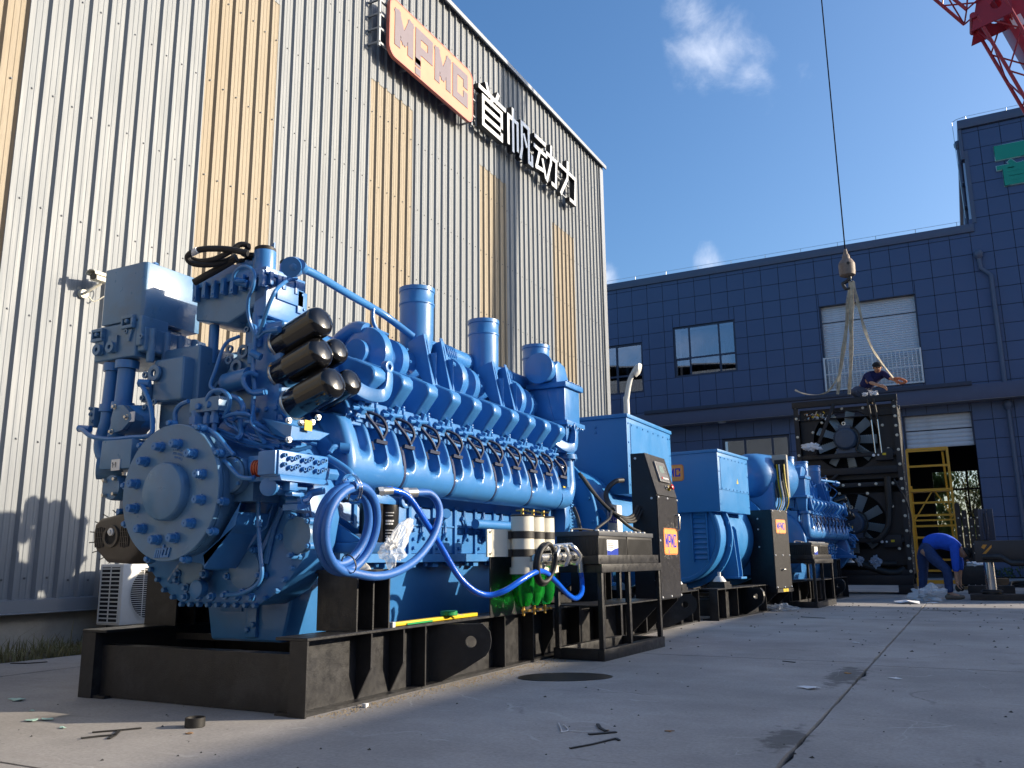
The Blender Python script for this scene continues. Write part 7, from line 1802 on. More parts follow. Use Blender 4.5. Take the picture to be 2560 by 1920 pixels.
for i in range(50):
    z = rnd.uniform(.5, rzt - .1); y = RY + rnd.uniform(.02, .09) if i % 2 else RY + rnd.uniform(.1, .95); g.lathe([(.016, 0), (.016, .012)], (rx1 - .001 + (0 if y < RY + .1 else -.008), y, z), (1, 0, 0), 8)
tag(g.build('side_bolt', bolt_m, rk, smooth=0), kind='stuff')
# odds and ends on the top deck: lashing, fittings
junk = [mat('copper', (.55, .28, .14), .3, metal=.9), steel, yellow_tag, white_print]
rnd = random.Random(12)
for k, m in enumerate(junk):
    g = MB()
    for i in range(14 if k < 2 else 4):
        p = Vector((rnd.uniform(rx0 + .18, rx0 + .75), RY + rnd.uniform(.06, .14), rzt - .385 + rnd.uniform(.01, .12))); d = Vector((rnd.gauss(0, 1), rnd.gauss(0, .4), rnd.gauss(0, .6))).normalized()
        g.cyl(p, p + d * rnd.uniform(.03, .1), rnd.uniform(.008, .02), n=6)
    tag(g.build('loose_fittings', m, rk, smooth=0), kind='stuff')
for (x, z, r_) in ((-1.62, rzt + .05, .06), (-1.43, rzt + .055, .07)):
    bag('rag', (x, RY + .02, z), r_, (1.1, .7, .7), 'white rag ' + ('beside the worker knee' if x < -1.5 else 'nearer the right corner') + ' on the top beam of the radiator rack', int(-x * 7), None, paper, 'rag')

# ================================================================ mobile crane: boom, jib, rope, hook block
cr = thing('mobile_crane', 'mobile crane whose red boom and lattice jib rise out of the top right corner', 'crane', (4.6, 20.4, 0))
def cb(mb, name, m=red_paint, par=cr, **k): return mb.build(name, m, par, **k)
T_, B0 = Vector((-1.60, 19.0, 24.2)), Vector((5.05, 20.95, 3.0))
bd = (T_ - B0).normalized(); bx = bd.cross(Vector((0, 1, 0))).normalized(); by = bx.cross(bd).normalized()
g = MB(); g.bar(B0, B0.lerp(T_, .62), .58, .66, up=(0, 1, 0)); g.bar(B0.lerp(T_, .60), T_, .46, .52, up=(0, 1, 0)); bm_ = cb(g, 'boom', bevel=.03)
g = MB(); g.bar(T_ - bd * .2, T_ + bd * .35, .5, .6, up=(0, 1, 0)); g.cyl(T_ + Vector((-.25, -.2, .1)), T_ + Vector((-.25, .2, .1)), .22, n=20); cb(g, 'boom_head', par=bm_, bevel=.02)
g = MB(); m_ = B0.lerp(T_, .43); g.bar(m_ - bd * .13 - by * .34 + bx * .1, m_ + bd * .13 - by * .34 + bx * .1, .22, .012, up=by); cb(g, 'boom_patch', white_print, par=bm_, smooth=0)
# lattice jib stowed along the side of the boom, in two lengths
jn = thing if False else None
jm = MB(); jroot = None
def lattice(a, b, w0, w1, n):
    a, b = Vector(a), Vector(b); d = (b - a).normalized(); x = d.cross(Vector((0, 1, 0))).normalized(); y = x.cross(d).normalized()
    L_ = []
    for i in range(n + 1):
        t = i / n; w = w0 + (w1 - w0) * t; c = a.lerp(b, t); L_.append([c + x * w * sx + y * w * sy for sx, sy in ((-1, -1), (1, -1), (1, 1), (-1, 1))])
    ch = MB(); ds = MB()
    for k in range(4): ch.tube([L_[i][k] for i in range(n + 1)], .038, n=8, sm=False)
    for i in range(n):
        for k in range(4):
            q, r_ = (k, (k + 1) % 4) if i % 2 else ((k + 1) % 4, k); ds.cyl(L_[i][q], L_[i + 1][r_], .018, n=6)
        if i == 0:
            for k in range(4): ds.cyl(L_[i][k], L_[i][(k + 1) % 4], .018, n=6)
    return ch, ds
J1, J2, J3 = Vector((2.95, 20.2, 8.3)), Vector((1.62, 19.75, 12.35)), Vector((-0.55, 19.35, 15.4))
ch, ds = lattice(J1, J2, .26, .30, 6); j1 = cb(ch, 'jib_chords'); cb(ds, 'lattice', par=j1)
ch, ds = lattice(J2 + (J3 - J2).normalized() * .35, J3, .34, .30, 5); j2 = cb(ch, 'jib_chords'); cb(ds, 'lattice', par=j2)
g = MB(); q = J2; 
for sy in (-.3, .3):
    P = [(-.42, -.45), (.38, -.25), (.42, .35), (-.18, .52)]; hole = circ(.1, .05, .11, 14)
    ring = P + [P[0]] + [hole[(9 - i) % 14] for i in range(15)]
    g.prism([(q.x + a, q.z + b_) for a, b_ in ring], 'y', q.y + sy - .012, q.y + sy + .012)
g.cyl(q + Vector((-.35, -.36, -.1)), q + Vector((-.35, .36, -.1)), .07, n=12); g.cyl(q + Vector((.28, -.36, .4)), q + Vector((.28, .36, .4)), .07, n=12); cb(g, 'jib_joint', smooth=0)
g = MB(); g.box(2.2, 12.5, 18.7, 21.3, .95, 1.55); cb(g, 'carrier', mat('crane_dark', (.03, .03, .035), .5), bevel=.03)
g = MB(); g.box(9.8, 12.4, 19.0, 21.2, 1.56, 3.2); g.box(4.6, 5.6, 20.6, 21.3, 1.56, 3.2); cb(g, 'turntable', red_paint, bevel=.05)
g = MB()
for x in (5.2, 6.6, 9.6, 11.2): g.cyl((x, 18.62, .52), (x, 19.0, .52), .52, n=28)
cb(g, 'wheel', rubber)
# outrigger that reaches into the picture
OY = 17.1
g = MB(); g.box(0.081, 2.6, OY - .02, OY + .26, 0.607 + .02, 0.995); ot = cb(g, 'outrigger_beam', mat('crane_dark', (.03, .03, .035), .5), bevel=.01)
g = MB(); g.prism([0.19,0.708, 0.344,0.914] and [(0.185,0.769), (0.24,0.768), (0.34,0.877), (0.345,0.926)], 'y', OY - .026, OY - .021); g.prism([(0.182,0.88), (0.223,0.849), (0.279,0.927), (0.213,0.928)], 'y', OY - .026, OY - .021); cb(g, 'hazard_stripe', mat('hazard_orange', (.65, .28, .04), .5), par=ot, smooth=0)
g = MB(); g.tube([(0.182, OY - .12, 0.72), (0.453, OY - .12, 0.717), (0.612, OY - .12, 0.612), (2.4, OY - .12, 0.612)], .055, n=10, sm=False); cb(g, 'lower_arm', black, par=ot)
jx = 0.27
g = MB(); g.box(0.195, 0.422, OY + .02, OY + .24, 1.006, 1.539); g.cyl((jx + .02, OY - .02, 1.496), (jx + .02, OY + .03, 1.496), .045, n=16); g.tube([(jx - .01, OY - .01, 1.491), (jx - .02, OY - .02, 1.22), (jx, OY - .02, 1.011)], .016, n=8); g.tube([(jx + .04, OY - .01, 1.491), (jx + .05, OY - .02, 1.22), (jx + .03, OY - .02, 1.011)], .016, n=8); cb(g, 'jack_housing', mat('crane_blue_grey', (.02, .03, .06), .4), par=ot, bevel=.008)
g = MB(); g.cyl((jx, OY + .12, .17), (jx, OY + .12, .75), .085, n=24); cb(g, 'jack_ram', chrome, par=ot)
g = MB(); g.cyl((jx, OY + .12, .10), (jx, OY + .12, .17), .15, n=20); g.box(jx - .17, jx + .17, OY - .04, OY + .28, .125, .145); cb(g, 'jack_foot', mat('crane_dark', (.03, .03, .035), .5), par=ot)
# rope, hook block, slings
hx = -1.72
g = MB(); g.cyl((hx, 19.0, 7.311), (hx, 19.0, 24.4), .014, n=8); o = g.build('wire_rope', mat('wire_rope', (.008, .008, .012), .9, spec=.1)); tag(o, 'dark crane wire rope hanging from above to the hook block', 'wire rope')
hb = thing('hook_block', 'rounded rusty crane hook block with a swivel hook above the radiator rack', 'hook block', (hx, 19.0, 6.5))
rust = mat('worn_cast_iron', (.20, .155, .13), .6, var=.35, vscale=10, bump=.2, bscale=40)
zt_, zm_, zb_ = 7.297, 7.053, 6.674
g = MB(); g.lathe([(.10, zb_), (.16, zb_ + .03), (.17, zb_ + .12), (.172, zb_ + .27), (.168, zb_ + .275), (.168, zb_ + .29), (.165, zb_ + .295), (.15, zm_ - .05), (.12, zm_)], (hx, 19, 0), (0, 0, 1), 28); bo = g.build('weight', rust, hb, smooth=35)
g = MB(); g.ringtube((hx + .05, 18.835, zb_ + .25), (0, -1, 0), .03, .015, .015, 12); g.build('grease_port', dark, bo)
g = MB(); g.lathe([(.09, zm_), (.075, zm_ + .1), (.05, zt_ - .1), (.03, zt_)], (hx, 19, 0), (0, 0, 1), 16); g.box(hx - .03, hx + .03, 18.93, 19.07, zm_ + .05, zt_ - .08); g.build('rope_socket', rust, hb)
zh = 6.513
g = MB(); g.tube([(hx + .03, 19, zb_), (hx + .03, 19, zb_ - .06), (hx - .06, 19, zb_ - .12), (hx - .11, 19, zh + .02), (hx - .06, 19, zh - .10), (hx + .04, 19, zh - .10), (hx + .09, 19, zh - .02), (hx + .08, 19, zh + .05)], lambda u: .045 - .02 * u, n=12, k=6); hk = g.build('hook', mat('dark_iron', (.03, .03, .034), .45), hb)
g = MB(); g.bar((hx + .03, 19, zb_ - .04), (hx + .10, 19, zh + .03), .03, .012); g.build('safety_latch', steel, hk)
sling_m = mat('webbing_sling', (.42, .37, .28), .85, var=.4, vscale=9, bump=.3, bscale=120, dirt=(.12, .10, .09), dscale=3, damt=.7)
def strap(pts, w, label, tw=0.0):
    P = smooth_path(pts, 8); mb = MB(); rs = []
    for i, p in enumerate(P):
        t_ = (P[min(i + 1, len(P) - 1)] - P[max(i - 1, 0)]).normalized(); a = tw * i / len(P)
        s_ = Vector((math.cos(a), math.sin(a), 0)); s_ = (s_ - t_ * s_.dot(t_)).normalized(); n_ = t_.cross(s_)
        ww = w * (1 - .35 * abs(math.sin(i * .33)))
        rs.append([p - s_ * ww / 2 - n_ * .004, p + s_ * ww / 2 - n_ * .004, p + s_ * ww / 2 + n_ * .004, p - s_ * ww / 2 + n_ * .004])
    mb.rings(rs); o = mb.build('lifting_sling', sling_m, smooth=40); tag(o, label, 'lifting sling', 'webbing slings on the crane hook'); return o
strap([(-1.661,18.98,6.548), (-1.741,19,6.2), (-1.873,19.05,5.426), (-2.053,19.1,4.661), (-2.15,19.15,4.153)], .10, 'left of the two steep webbing slings between the crane hook and the rack top', .8)
strap([(-1.648,18.97,6.543), (-1.674,18.98,6.184), (-1.758,19.05,5.41), (-1.844,19.1,4.637), (-1.927,19.15,4.131)], .10, 'nearly vertical webbing sling from the crane hook to the middle of the rack top', -.6)
strap([(-1.623,18.96,6.535), (-1.581,18.98,6.197), (-1.516,19.05,5.643), (-1.401,19.1,5.11), (-1.225,19.12,4.727), (-1.027,19.15,4.374)], .075, 'slanting webbing sling from the crane hook to the worker on the rack', 1.2)
strap([(-1.921,19.06,5.167), (-2.022,19.08,4.707), (-2.212,19.1,4.362), (-2.4,19.12,4.2), (-2.653,19.15,4.19), (-2.882,19.2,4.261), (-3.029,19.2,4.343)], .05, 'slack webbing sling drooping to the left corner of the rack top', .4)
strap([(-1.676,18.97,6.547), (-1.705,19,6.195), (-1.77,19,5.774), (-1.788,19.04,5.412)], .05, 'short inner webbing sling hanging between the steep pair under the hook', 1.5)
g = MB(); p = Vector((-1.027,19.15,4.374)); g.tube([p, p + Vector((.12, -.03, -.02)), p + Vector((.23, -.05, -.1)), p + Vector((.12, -.05, -.12)), p + Vector((.05, -.03, -.05))], .025, n=8); o = g.build('sling_end', mat('orange_webbing', (.5, .16, .07), .8, var=.3, vscale=20)); tag(o, 'orange end loop of a sling held by the worker on the rack', 'sling end')

# ================================================================ yellow rolling platform ladder
LY = 24.0
ld = thing('platform_ladder', 'tall yellow steel platform ladder beside the radiator rack', 'ladder', (-.7, LY, 0))
def lb2(mb, name, **k): return mb.build(name, yellow, ld, **k)
L0, L1 = Vector((-1.165,24,3.412)), Vector((-0.242,24,3.411))
f0, f1 = Vector((L0.x - .05, LY - .25, 0.02)), Vector((L1.x + .03, LY - .25, 0.02))
for a, b_ in ((f0, L0), (f1, L1)):
    g = MB(); g.bar(a, b_, .055, .04); lb2(g, 'rail', smooth=0)
for dx in (-.19, -.02):
    g = MB(); g.bar((L1.x + .02 + dx * .5, LY + 1.2, .02), (L1.x + dx * .6, LY + .45, L1.z - .05), .05, .04); lb2(g, 'rear_leg', smooth=0)
g = MB(); g.bar((f0.x, LY + 1.2, .02), (L0.x, LY + .45, L0.z - .9), .05, .04); lb2(g, 'rear_leg', smooth=0)
g = MB(); g.bar(L0, L1, .06, .05); g.bar(L0 + Vector((0, .45, -.0)), L1 + Vector((0, .45, 0)), .05, .04); g.bar(L1, L1 + Vector((-.0, .45, 0)), .05, .04); lb2(g, 'top_rail', smooth=0)
for (py, h) in ((455, .05), (625, .07), (712, .05), (800, .05), (835, .04), (875, .05), (955, .05), (1110, .05), (1185, .05), (1265, .09)):
    z = ony_z = {455: 2.969, 625: 2.356, 712: 2.044, 800: 1.729, 835: 1.605, 875: 1.463, 955: 1.18, 1110: 0.634, 1185: 0.372, 1265: 0.104}[py]
    t_ = z / L0.z; a, b_ = f0.lerp(L0, t_), f1.lerp(L1, t_)
    g = MB(); g.bar(a, b_, .05 if py != 625 else .12, h); lb2(g, 'tread' if py > 640 else 'guard_rail', smooth=0)
z = 2.356; g = MB(); m_ = (f0.lerp(L0, z / L0.z) + f1.lerp(L1, z / L0.z)) / 2
g.bar(m_ + Vector((.05, 0, 0)), f0.lerp(L0, .47) + Vector((.05, 0, 0)), .035, .03); g.bar(m_ + Vector((.08, 0, 0)), f1.lerp(L1, .49) + Vector((-.05, 0, 0)), .035, .03); lb2(g, 'knee_brace', smooth=0)
g = MB(); g.box(L0.x, L1.x, LY - .05, LY + .45, z - .02, z + .02); lb2(g, 'platform', smooth=0)

# ================================================================ people
def skin_mesh(name, nodes, edges, m, parent, sub=2):
    me = bpy.data.meshes.new(name); off = wloc(parent)
    me.from_pydata([tuple(Vector(n[0]) - off) for n in nodes], edges, [])
    o = bpy.data.objects.new(name, me); col.objects.link(o)
    if parent is not None: o.parent = parent
    md = o.modifiers.new('skin', 'SKIN'); md.use_smooth_shade = True
    for i, n in enumerate(nodes):
        v = me.skin_vertices[0].data[i]; r = n[1]; v.radius = (r, r) if not isinstance(r, tuple) else r; v.use_root = (i == 0)
    s_ = o.modifiers.new('sub', 'SUBSURF'); s_.levels = sub; s_.render_levels = sub
    dg = bpy.context.evaluated_depsgraph_get(); dg.update()
    nm = bpy.data.meshes.new_from_object(o.evaluated_get(dg)); o.modifiers.clear(); o.data = nm; nm.materials.clear(); nm.materials.append(m); nm.shade_smooth()
    return o
def hand(nodes, edges, wrist_i, d, side, curl):
    """palm, four fingers and a thumb added to a skin skeleton"""
    w = Vector(nodes[wrist_i][0]); d = Vector(d).normalized(); s_ = Vector(side).normalized(); c = Vector(curl).normalized()
    nodes.append((w + d * .055, (.036, .022))); p = len(nodes) - 1; edges.append((wrist_i, p))
    for k, L_ in enumerate((.062, .072, .066, .05)):
        b0 = w + d * .085 + s_ * (.028 - .019 * k); nodes.append((b0, .011)); nodes.append((b0 + d * L_ * .55 + c * L_ * .25, .0095)); nodes.append((b0 + d * L_ * .8 + c * L_ * .7, .008)); i = len(nodes)
        edges += [(p, i - 3), (i - 3, i - 2), (i - 2, i - 1)]
    b0 = w + d * .03 + s_ * .04; nodes.append((b0, .013)); nodes.append((b0 + d * .04 + s_ * .015 + c * .02, .010)); i = len(nodes); edges += [(p, i - 2), (i - 2, i - 1)]
def head_parts(par, c, f, up, hat, hat_m):
    """cap, ears, nose, eyes and mouth on a head centred at c facing f"""
    c, f, up = Vector(c), Vector(f).normalized(), Vector(up); up = (up - f * up.dot(f)).normalized(); s_ = f.cross(up)
    g = MB(); g.sphere(c + f * .105 - up * .01, .02, n=8, m=6); par_n = g.build('nose', skin, par)
    for k in (-1, 1):
        g = MB(); g.sphere(c + s_ * k * .082 - up * .01, .024, (.5, 1, 1.2), 8, 6); g.build('ear', skin, par)
        g = MB(); g.sphere(c + f * .094 + s_ * k * .033 + up * .018, .010, n=8, m=6); g.build('eye', dark, par)
    g = MB(); g.bar(c + f * .094 - up * .05 - s_ * .024, c + f * .094 - up * .05 + s_ * .024, .008, .008); g.build('mouth', mat('lip', (.30, .10, .08), .5), par)
    if hat:
        rs = []
        for i in range(7):
            t_ = i / 6; r = .108 * math.cos(t_ * PI / 2 * .96); rs.append([c + up * (.035 + .085 * math.sin(t_ * PI / 2)) + f * math.cos(a) * r * 1.08 + s_ * math.sin(a) * r for a in [2 * PI * j / 20 for j in range(20)]])
        g = MB(); g.rings(rs); cap = g.build('cap', hat_m, par)
        g = MB(); g.rings([[c + up * .04 + f * (.10 * math.cos(a) + k * .07 * math.cos(a)) + s_ * math.sin(a) * .10 + up * dz for a, dz in [(x_, 0) for x_ in [-1.2 + .24 * j for j in range(11)]] + [(1.2 - .24 * j, .008) for j in range(11)]] for k in (.0, 1)]); g.build('visor', hat_m, cap)
    else:
        rs = []
        for i in range(7):
            t_ = i / 6; r = .104 * math.cos(t_ * PI / 2 * .96); rs.append([c + up * (.03 + .085 * math.sin(t_ * PI / 2)) - f * .012 + f * math.cos(a) * r * 1.05 + s_ * math.sin(a) * r for a in [2 * PI * j / 20 for j in range(20)]])
        g = MB(); g.rings(rs); g.build('hair', mat('dark_hair', (.015, .013, .012), .7, bump=.5, bscale=60), par)
# worker bending down
W = thing('person', 'worker in bright blue jacket and dark blue trousers bending down to the ground', 'person', (-.6, 17.2, 0))
yF, yN = 17.42, 17.08
pel = Vector((-0.728,17.25,0.872)); sp1 = Vector((-0.555,17.25,1.006)); sp2 = Vector((-0.372,17.25,0.996)); che = Vector((-0.248,17.25,0.936)); nek = Vector((-0.159,17.25,0.864)); hed = Vector((-0.12,17.25,0.806))
hN, hF = pel + Vector((.02, -.09, -.04)), pel + Vector((-.02, .09, -.04))
kN, kF = Vector((-0.38,17.08,0.5)), Vector((-0.773,17.42,0.482))
aN, aF = Vector((-0.384,17.08,0.082)), Vector((-0.823,17.42,0.108))
aN.z, aF.z = .10, .10
tN, tF = Vector((aN.x + .19, 17.06, .04)), Vector((aF.x + .17, 17.42, .04))
sN, sF = che + Vector((.02, -.19, -.02)), che + Vector((.02, .17, -.0))
eN, eF = Vector((-0.24,17.05,0.611)), Vector((-0.166,17.4,0.622))
wN, wF = Vector((-0.252,17.08,0.318)), Vector((-0.211,17.36,0.311))
hd2 = (hed - nek).normalized()
nodes = [(pel, .085), (sp1, .095), (sp2, .11), (che, .12), (nek, .055), (nek.lerp(hed, .55), .075), (hed + Vector((.03, 0, -.03)), .088), (hed + Vector((.055, 0, -.085)), .07),
         (hN, .075), (kN, .055), (aN, .04), (tN, .03), (hF, .075), (kF, .062), (aF, .042), (tF, .035), (sN, .062), (eN, .045), (wN, .03), (sF, .062), (eF, .045), (wF, .03)]
edges = [(0, 1), (1, 2), (2, 3), (3, 4), (4, 5), (5, 6), (6, 7), (0, 8), (8, 9), (9, 10), (10, 11), (0, 12), (12, 13), (13, 14), (14, 15), (3, 16), (16, 17), (17, 18), (3, 19), (19, 20), (20, 21)]
hand(nodes, edges, 18, (.1, 0, -1), (0, -1, 0), (.5, 0, -.1)); hand(nodes, edges, 21, (.1, 0, -1), (0, 1, 0), (.5, 0, -.1))
body = skin_mesh('body', nodes, edges, skin, W)
hc = hed + Vector((.035, 0, -.045)); head_parts(body, hc, (.45, -.12, -.9), (.9, 0, .35), False, None)
mid = lambda a, b, t: a.lerp(b, t)
nodes = [(pel + Vector((.0, 0, .03)), .15), (sp1 + Vector((0, 0, .01)), .155), (sp2 + Vector((0, 0, .01)), .165), (che, .155), (nek, .085), (sN, .088), (mid(sN, eN, .55), .076), (eN, .068), (mid(eN, wN, .5), .056), (sF, .088), (mid(sF, eF, .55), .076), (eF, .068), (mid(eF, wF, .45), .056)]
jk = skin_mesh('jacket', nodes, [(0, 1), (1, 2), (2, 3), (3, 4), (3, 5), (5, 6), (6, 7), (7, 8), (3, 9), (9, 10), (10, 11), (11, 12)], work_blue, W)
nodes = [(pel + Vector((-.01, 0, -.01)), .175), (sp1 + Vector((-.03, 0, -.01)), .15), (hN + Vector((.05, 0, -.03)), .115), (mid(hN, kN, .5), .105), (kN, .085), (mid(kN, aN, .5), .075), (aN + Vector((0, 0, .0)), .07), (hF, .115), (mid(hF, kF, .5), .105), (kF, .085), (mid(kF, aF, .5), .077), (aF, .07)]
skin_mesh('trousers', nodes, [(0, 1), (0, 2), (2, 3), (3, 4), (4, 5), (5, 6), (0, 7), (7, 8), (8, 9), (9, 10), (10, 11)], jeans, W)
shoe_m = mat('shoe', (.16, .13, .10), .7, var=.3, vscale=20)
for a in (aN, aF):
    g = MB(); g.rings([[Vector((a.x + x, a.y + w * math.cos(t_), max(.0, .045 + h * math.sin(t_)))) for t_ in [2 * PI * j / 12 for j in range(12)]] for x, w, h in ((-.075, .02, .02), (-.06, .042, .05), (.0, .047, .065), (.08, .05, .05), (.17, .048, .042), (.22, .03, .03), (.235, .008, .012))]); g.build('shoe', shoe_m, W)
g = MB(); q = wN + Vector((.01, 0, -.12)); g.sphere(q, .06, (.8, .6, 1.1), 10, 8); g.sphere(wF + Vector((.02, 0, -.12)), .055, (.8, .6, 1.1), 10, 8); g.build('glove', mat('dark_glove', (.025, .028, .025), .9), W)
# worker on the rack
W2 = thing('person', 'worker in dark blue sweater and black cap kneeling on top of the radiator rack', 'person', (-1.6, 19.55, 4.06))
Yp = 19.5
P = lambda x: Vector(x)
hed = P((-1.333,19.36,4.692)); nek = P((-1.379,19.48,4.613)); che = P((-1.42,19.5,4.507)); sp = P((-1.574,19.55,4.38)); pel = P((-1.707,19.62,4.278))
sR, sL = P((-1.546,19.42,4.556)), P((-1.241,19.52,4.592))
eR, eL = P((-1.494,19.3,4.365)), P((-1.131,19.4,4.457))
wR, wL = P((-1.299,19.24,4.265)), P((-1.04,19.28,4.375))
hR, hL = pel + Vector((-.05, -.06, -.02)), pel + Vector((.05, .08, -.02))
kR, kL = P((-1.866,19.36,4.212)), P((-1.581,19.5,4.118))
aR, aL = pel + Vector((.02, .02, -.22)), pel + Vector((.14, .30, -.22))
nodes = [(pel, .11), (sp, .115), (che, .125), (nek, .052), (hed - Vector((0, .0, .055)), .068), (hed, .086), (hed + Vector((0, 0, .06)), .075), (sR, .058), (eR, .042), (wR, .029), (sL, .058), (eL, .042), (wL, .029), (hR, .08), (kR, .06), (aR, .04), (hL, .08), (kL, .06), (aL, .04)]
edges = [(0, 1), (1, 2), (2, 3), (3, 4), (4, 5), (5, 6), (2, 7), (7, 8), (8, 9), (2, 10), (10, 11), (11, 12), (0, 13), (13, 14), (14, 15), (0, 16), (16, 17), (17, 18)]
hand(nodes, edges, 9, wR - eR, (0, -.3, 1), (0, -.2, -1)); hand(nodes, edges, 12, wL - eL, (0, -.3, 1), (0, -.2, -1))
body = skin_mesh('body', nodes, edges, skin, W2)
head_parts(body, hed, (.16, -.88, -.42), (.05, -.3, 1), True, mat('black_cap', (.012, .012, .016), .85))
nodes = [(pel + Vector((0, 0, .03)), .135), (sp, .145), (che, .155), (nek - Vector((0, 0, .02)), .075), (sR, .085), (mid(sR, eR, .6), .07), (eR + (wR - eR) * .12, .062), (sL, .085), (mid(sL, eL, .6), .07), (mid(eL, wL, .4), .058)]
skin_mesh('sweater', nodes, [(0, 1), (1, 2), (2, 3), (2, 4), (4, 5), (5, 6), (2, 7), (7, 8), (8, 9)], navy, W2)
nodes = [(pel - Vector((0, 0, .01)), .14), (mid(hR, kR, .5), .105), (kR, .085), (mid(kR, aR, .6), .07), (mid(hL, kL, .5), .105), (kL, .085), (mid(kL, aL, .6), .07)]
skin_mesh('trousers', nodes, [(0, 1), (1, 2), (2, 3), (0, 4), (4, 5), (5, 6)], mat('grey_trousers', (.06, .075, .12), .9, var=.2, vscale=18), W2)
for a in (aR, aL):
    g = MB(); g.rings([[Vector((a.x + w * math.cos(t_), a.y + y_, a.z - .02 + h * math.sin(t_))) for t_ in [2 * PI * j / 10 for j in range(10)]] for y_, w, h in ((-.12, .03, .03), (-.06, .045, .045), (.06, .045, .04), (.16, .02, .02))]); g.build('shoe', shoe_m, W2)

# ================================================================ timber, frames, cables at the right
def plank(label, x0, x1, y0, y1, z0, z1, m, grp='timber baulks by the crane outrigger'):
    g = MB(); g.box(x0, x1, y0, y1, z0, z1); o = g.build('timber_baulk', m, bevel=.008); tag(o, label, 'timber', grp)
px0 = -0.069
plank('dark timber pad lying under the foot of the crane outrigger', px0, 2.4, 16.85, 17.5, .0, .095, dark_wood)
plank('thick dark timber baulk behind the outrigger pad', -0.108, 0.706, 19.6, 19.95, 0, .16, dark_wood)
plank('light brown timber stack beyond the outrigger ram', 0.356, 0.734, 23, 23.6, .0, .22, wood)
plank('pale plank lying flat beyond the dark baulk', -0.208, 0.636, 22.1, 22.5, .0, .06, mat('pale_timber', (.42, .34, .22), .8, var=.2, vscale=6))
for k in range(5):
    g = MB(); x = -0.199 + k * .13; h = 1.95 - .12 * (k % 3) - .05 * k
    g.box(x, x + .09, 22.6, 22.9, .05, h); g.box(x - .01, x + .10, 22.58, 22.6, .05, h - .03)
    t = g.build('steel_upright', black_clean, smooth=0); tag(t, ['leftmost tall', 'second', 'middle', 'fourth', 'rightmost'][k] + ' black steel upright in the row behind the ladder', 'steel upright', 'black steel uprights behind the ladder')
    g = MB()
    for z in range(8): g.cyl((x + .045, 22.579, .2 + z * .2), (x + .045, 22.57, .2 + z * .2), .018, n=8)
    g.build('bolt', bolt_m, t, smooth=0)
g = MB(); g.box(-0.223, 0.271, 21.8, 22.3, .12, 0.517); o = g.build('steel_cabinet', black_clean, bevel=.01); tag(o, 'low dark steel cabinet lying behind the bending worker', 'cabinet')
g = MB(); q = Vector((0.268,21.78,0.494)); g.box(q.x - .02, q.x + .03, 21.78, 21.799, q.z - .06, q.z + .06); g.build('yellow_label', yellow_tag, o, smooth=0)
bag('plastic_sheet', (0.087,21.9,0.556), .12, (1.6, 1, .5), 'white plastic sheet heaped on the low dark cabinet', 5, None, paper)
for k in range(3):
    g = MB(); g.tube([(0.449 + .1 * k, 21.0, .03), (0.668, 20.9 + .2 * k, .12), (0.886, 21.2, .2 - .05 * k), (2.6, 21.4, .1)], .025, n=8); o = g.build('cable', rubber); tag(o, ['lowest', 'middle', 'highest'][k] + ' black cable crossing the ground by the crane at the right edge', 'cable', 'black cables on the ground by the crane')
wm = mat('weed_green', (.05, .09, .03), .7); g = MB(); rnd = random.Random(21)
for i in range(160):
    p = Vector((0.83 + rnd.gauss(0, .35), 32.5 + rnd.gauss(0, .15), rnd.uniform(.0, .3))); d = Vector((rnd.gauss(0, 1), rnd.gauss(0, 1), rnd.uniform(.2, 1))).normalized(); u, w_, _ = basis(d); g.add([p, p + d * .08 + u * .03, p + d * .16, p + d * .08 - u * .03], [(0, 1, 2, 3)])
o = g.build('weed', wm, smooth=0); tag(o, 'low green weeds at the foot of the cladded wall', 'weeds')

# ================================================================ litter on the ground
g = MB(); c = Vector((-3.305, 3.07, 0)); g.lathe([(.044, 0), (.046, .002), (.046, .042), (.0435, .044), (.040, .042), (.038, .004), (.001, .004)], c, (0, 0, 1), 36, caps=False); o = g.build('rubber_cap', rubber, smooth=35); tag(o, 'round black rubber cap standing on the sunlit concrete', 'rubber cap')
def strip(label, pts, w, m=rubber, cat='plastic strip', h=.004):
    P = [Vector(p) for p in pts]; g = MB(); 
    for a, b_ in zip(P[:-1], P[1:]): g.bar(a + Vector((0, 0, h / 2 + .002)), b_ + Vector((0, 0, h / 2 + .002)), w, h)
    o = g.build('plastic_strip', m, smooth=0); tag(o, label, cat, 'dark strips dropped on the concrete')
strip('upper of two black strips crossing near the rubber cap', [(-3.621,2.764,0), (-3.549,2.854,0), (-3.499,2.931,0)], .018)
strip('lower of two black strips crossing near the rubber cap', [(-3.545,2.654,0), (-3.513,2.719,0), (-3.469,2.773,0)], .02)
strip('short black strip joining the two crossed strips', [(-3.549,2.854,0), (-3.465,2.761,0), (-3.423,2.698,0)], .016)
strip('thin black strip lying at the edge of the grass', [(-6.723,4.36,0), (-6.597,4.412,0), (-6.54,4.535,0)], .03)
Z2 = None
strip('dark rod with hooked end lying on the shaded concrete', [(-1.512,3.363,0), (-1.46,3.471,0), (-1.414,3.625,0), (-1.387,3.592,0)], .012, rubber)
strip('flat black strip beside a dead leaf on the shaded concrete', [(-1.552,3.655,0), (-1.462,3.754,0)], .02, rubber)
strip('curled black strip standing beside the flat strip', [(-1.607,3.893,0), (-1.561,3.809,0), (-1.51,3.752,0)], .016, rubber)
strip('black stick near the plastic bag by the far stand', [(-1.979,11.699,0), (-1.682,11.558,0)], .03, rubber)
strip('small dark stick by the damp patch beyond the transverse joint', [(-1.298,6.731,0), (-1.203,6.689,0)], .014, rubber)
wire_m = mat('white_wire', (.6, .6, .62), .5)
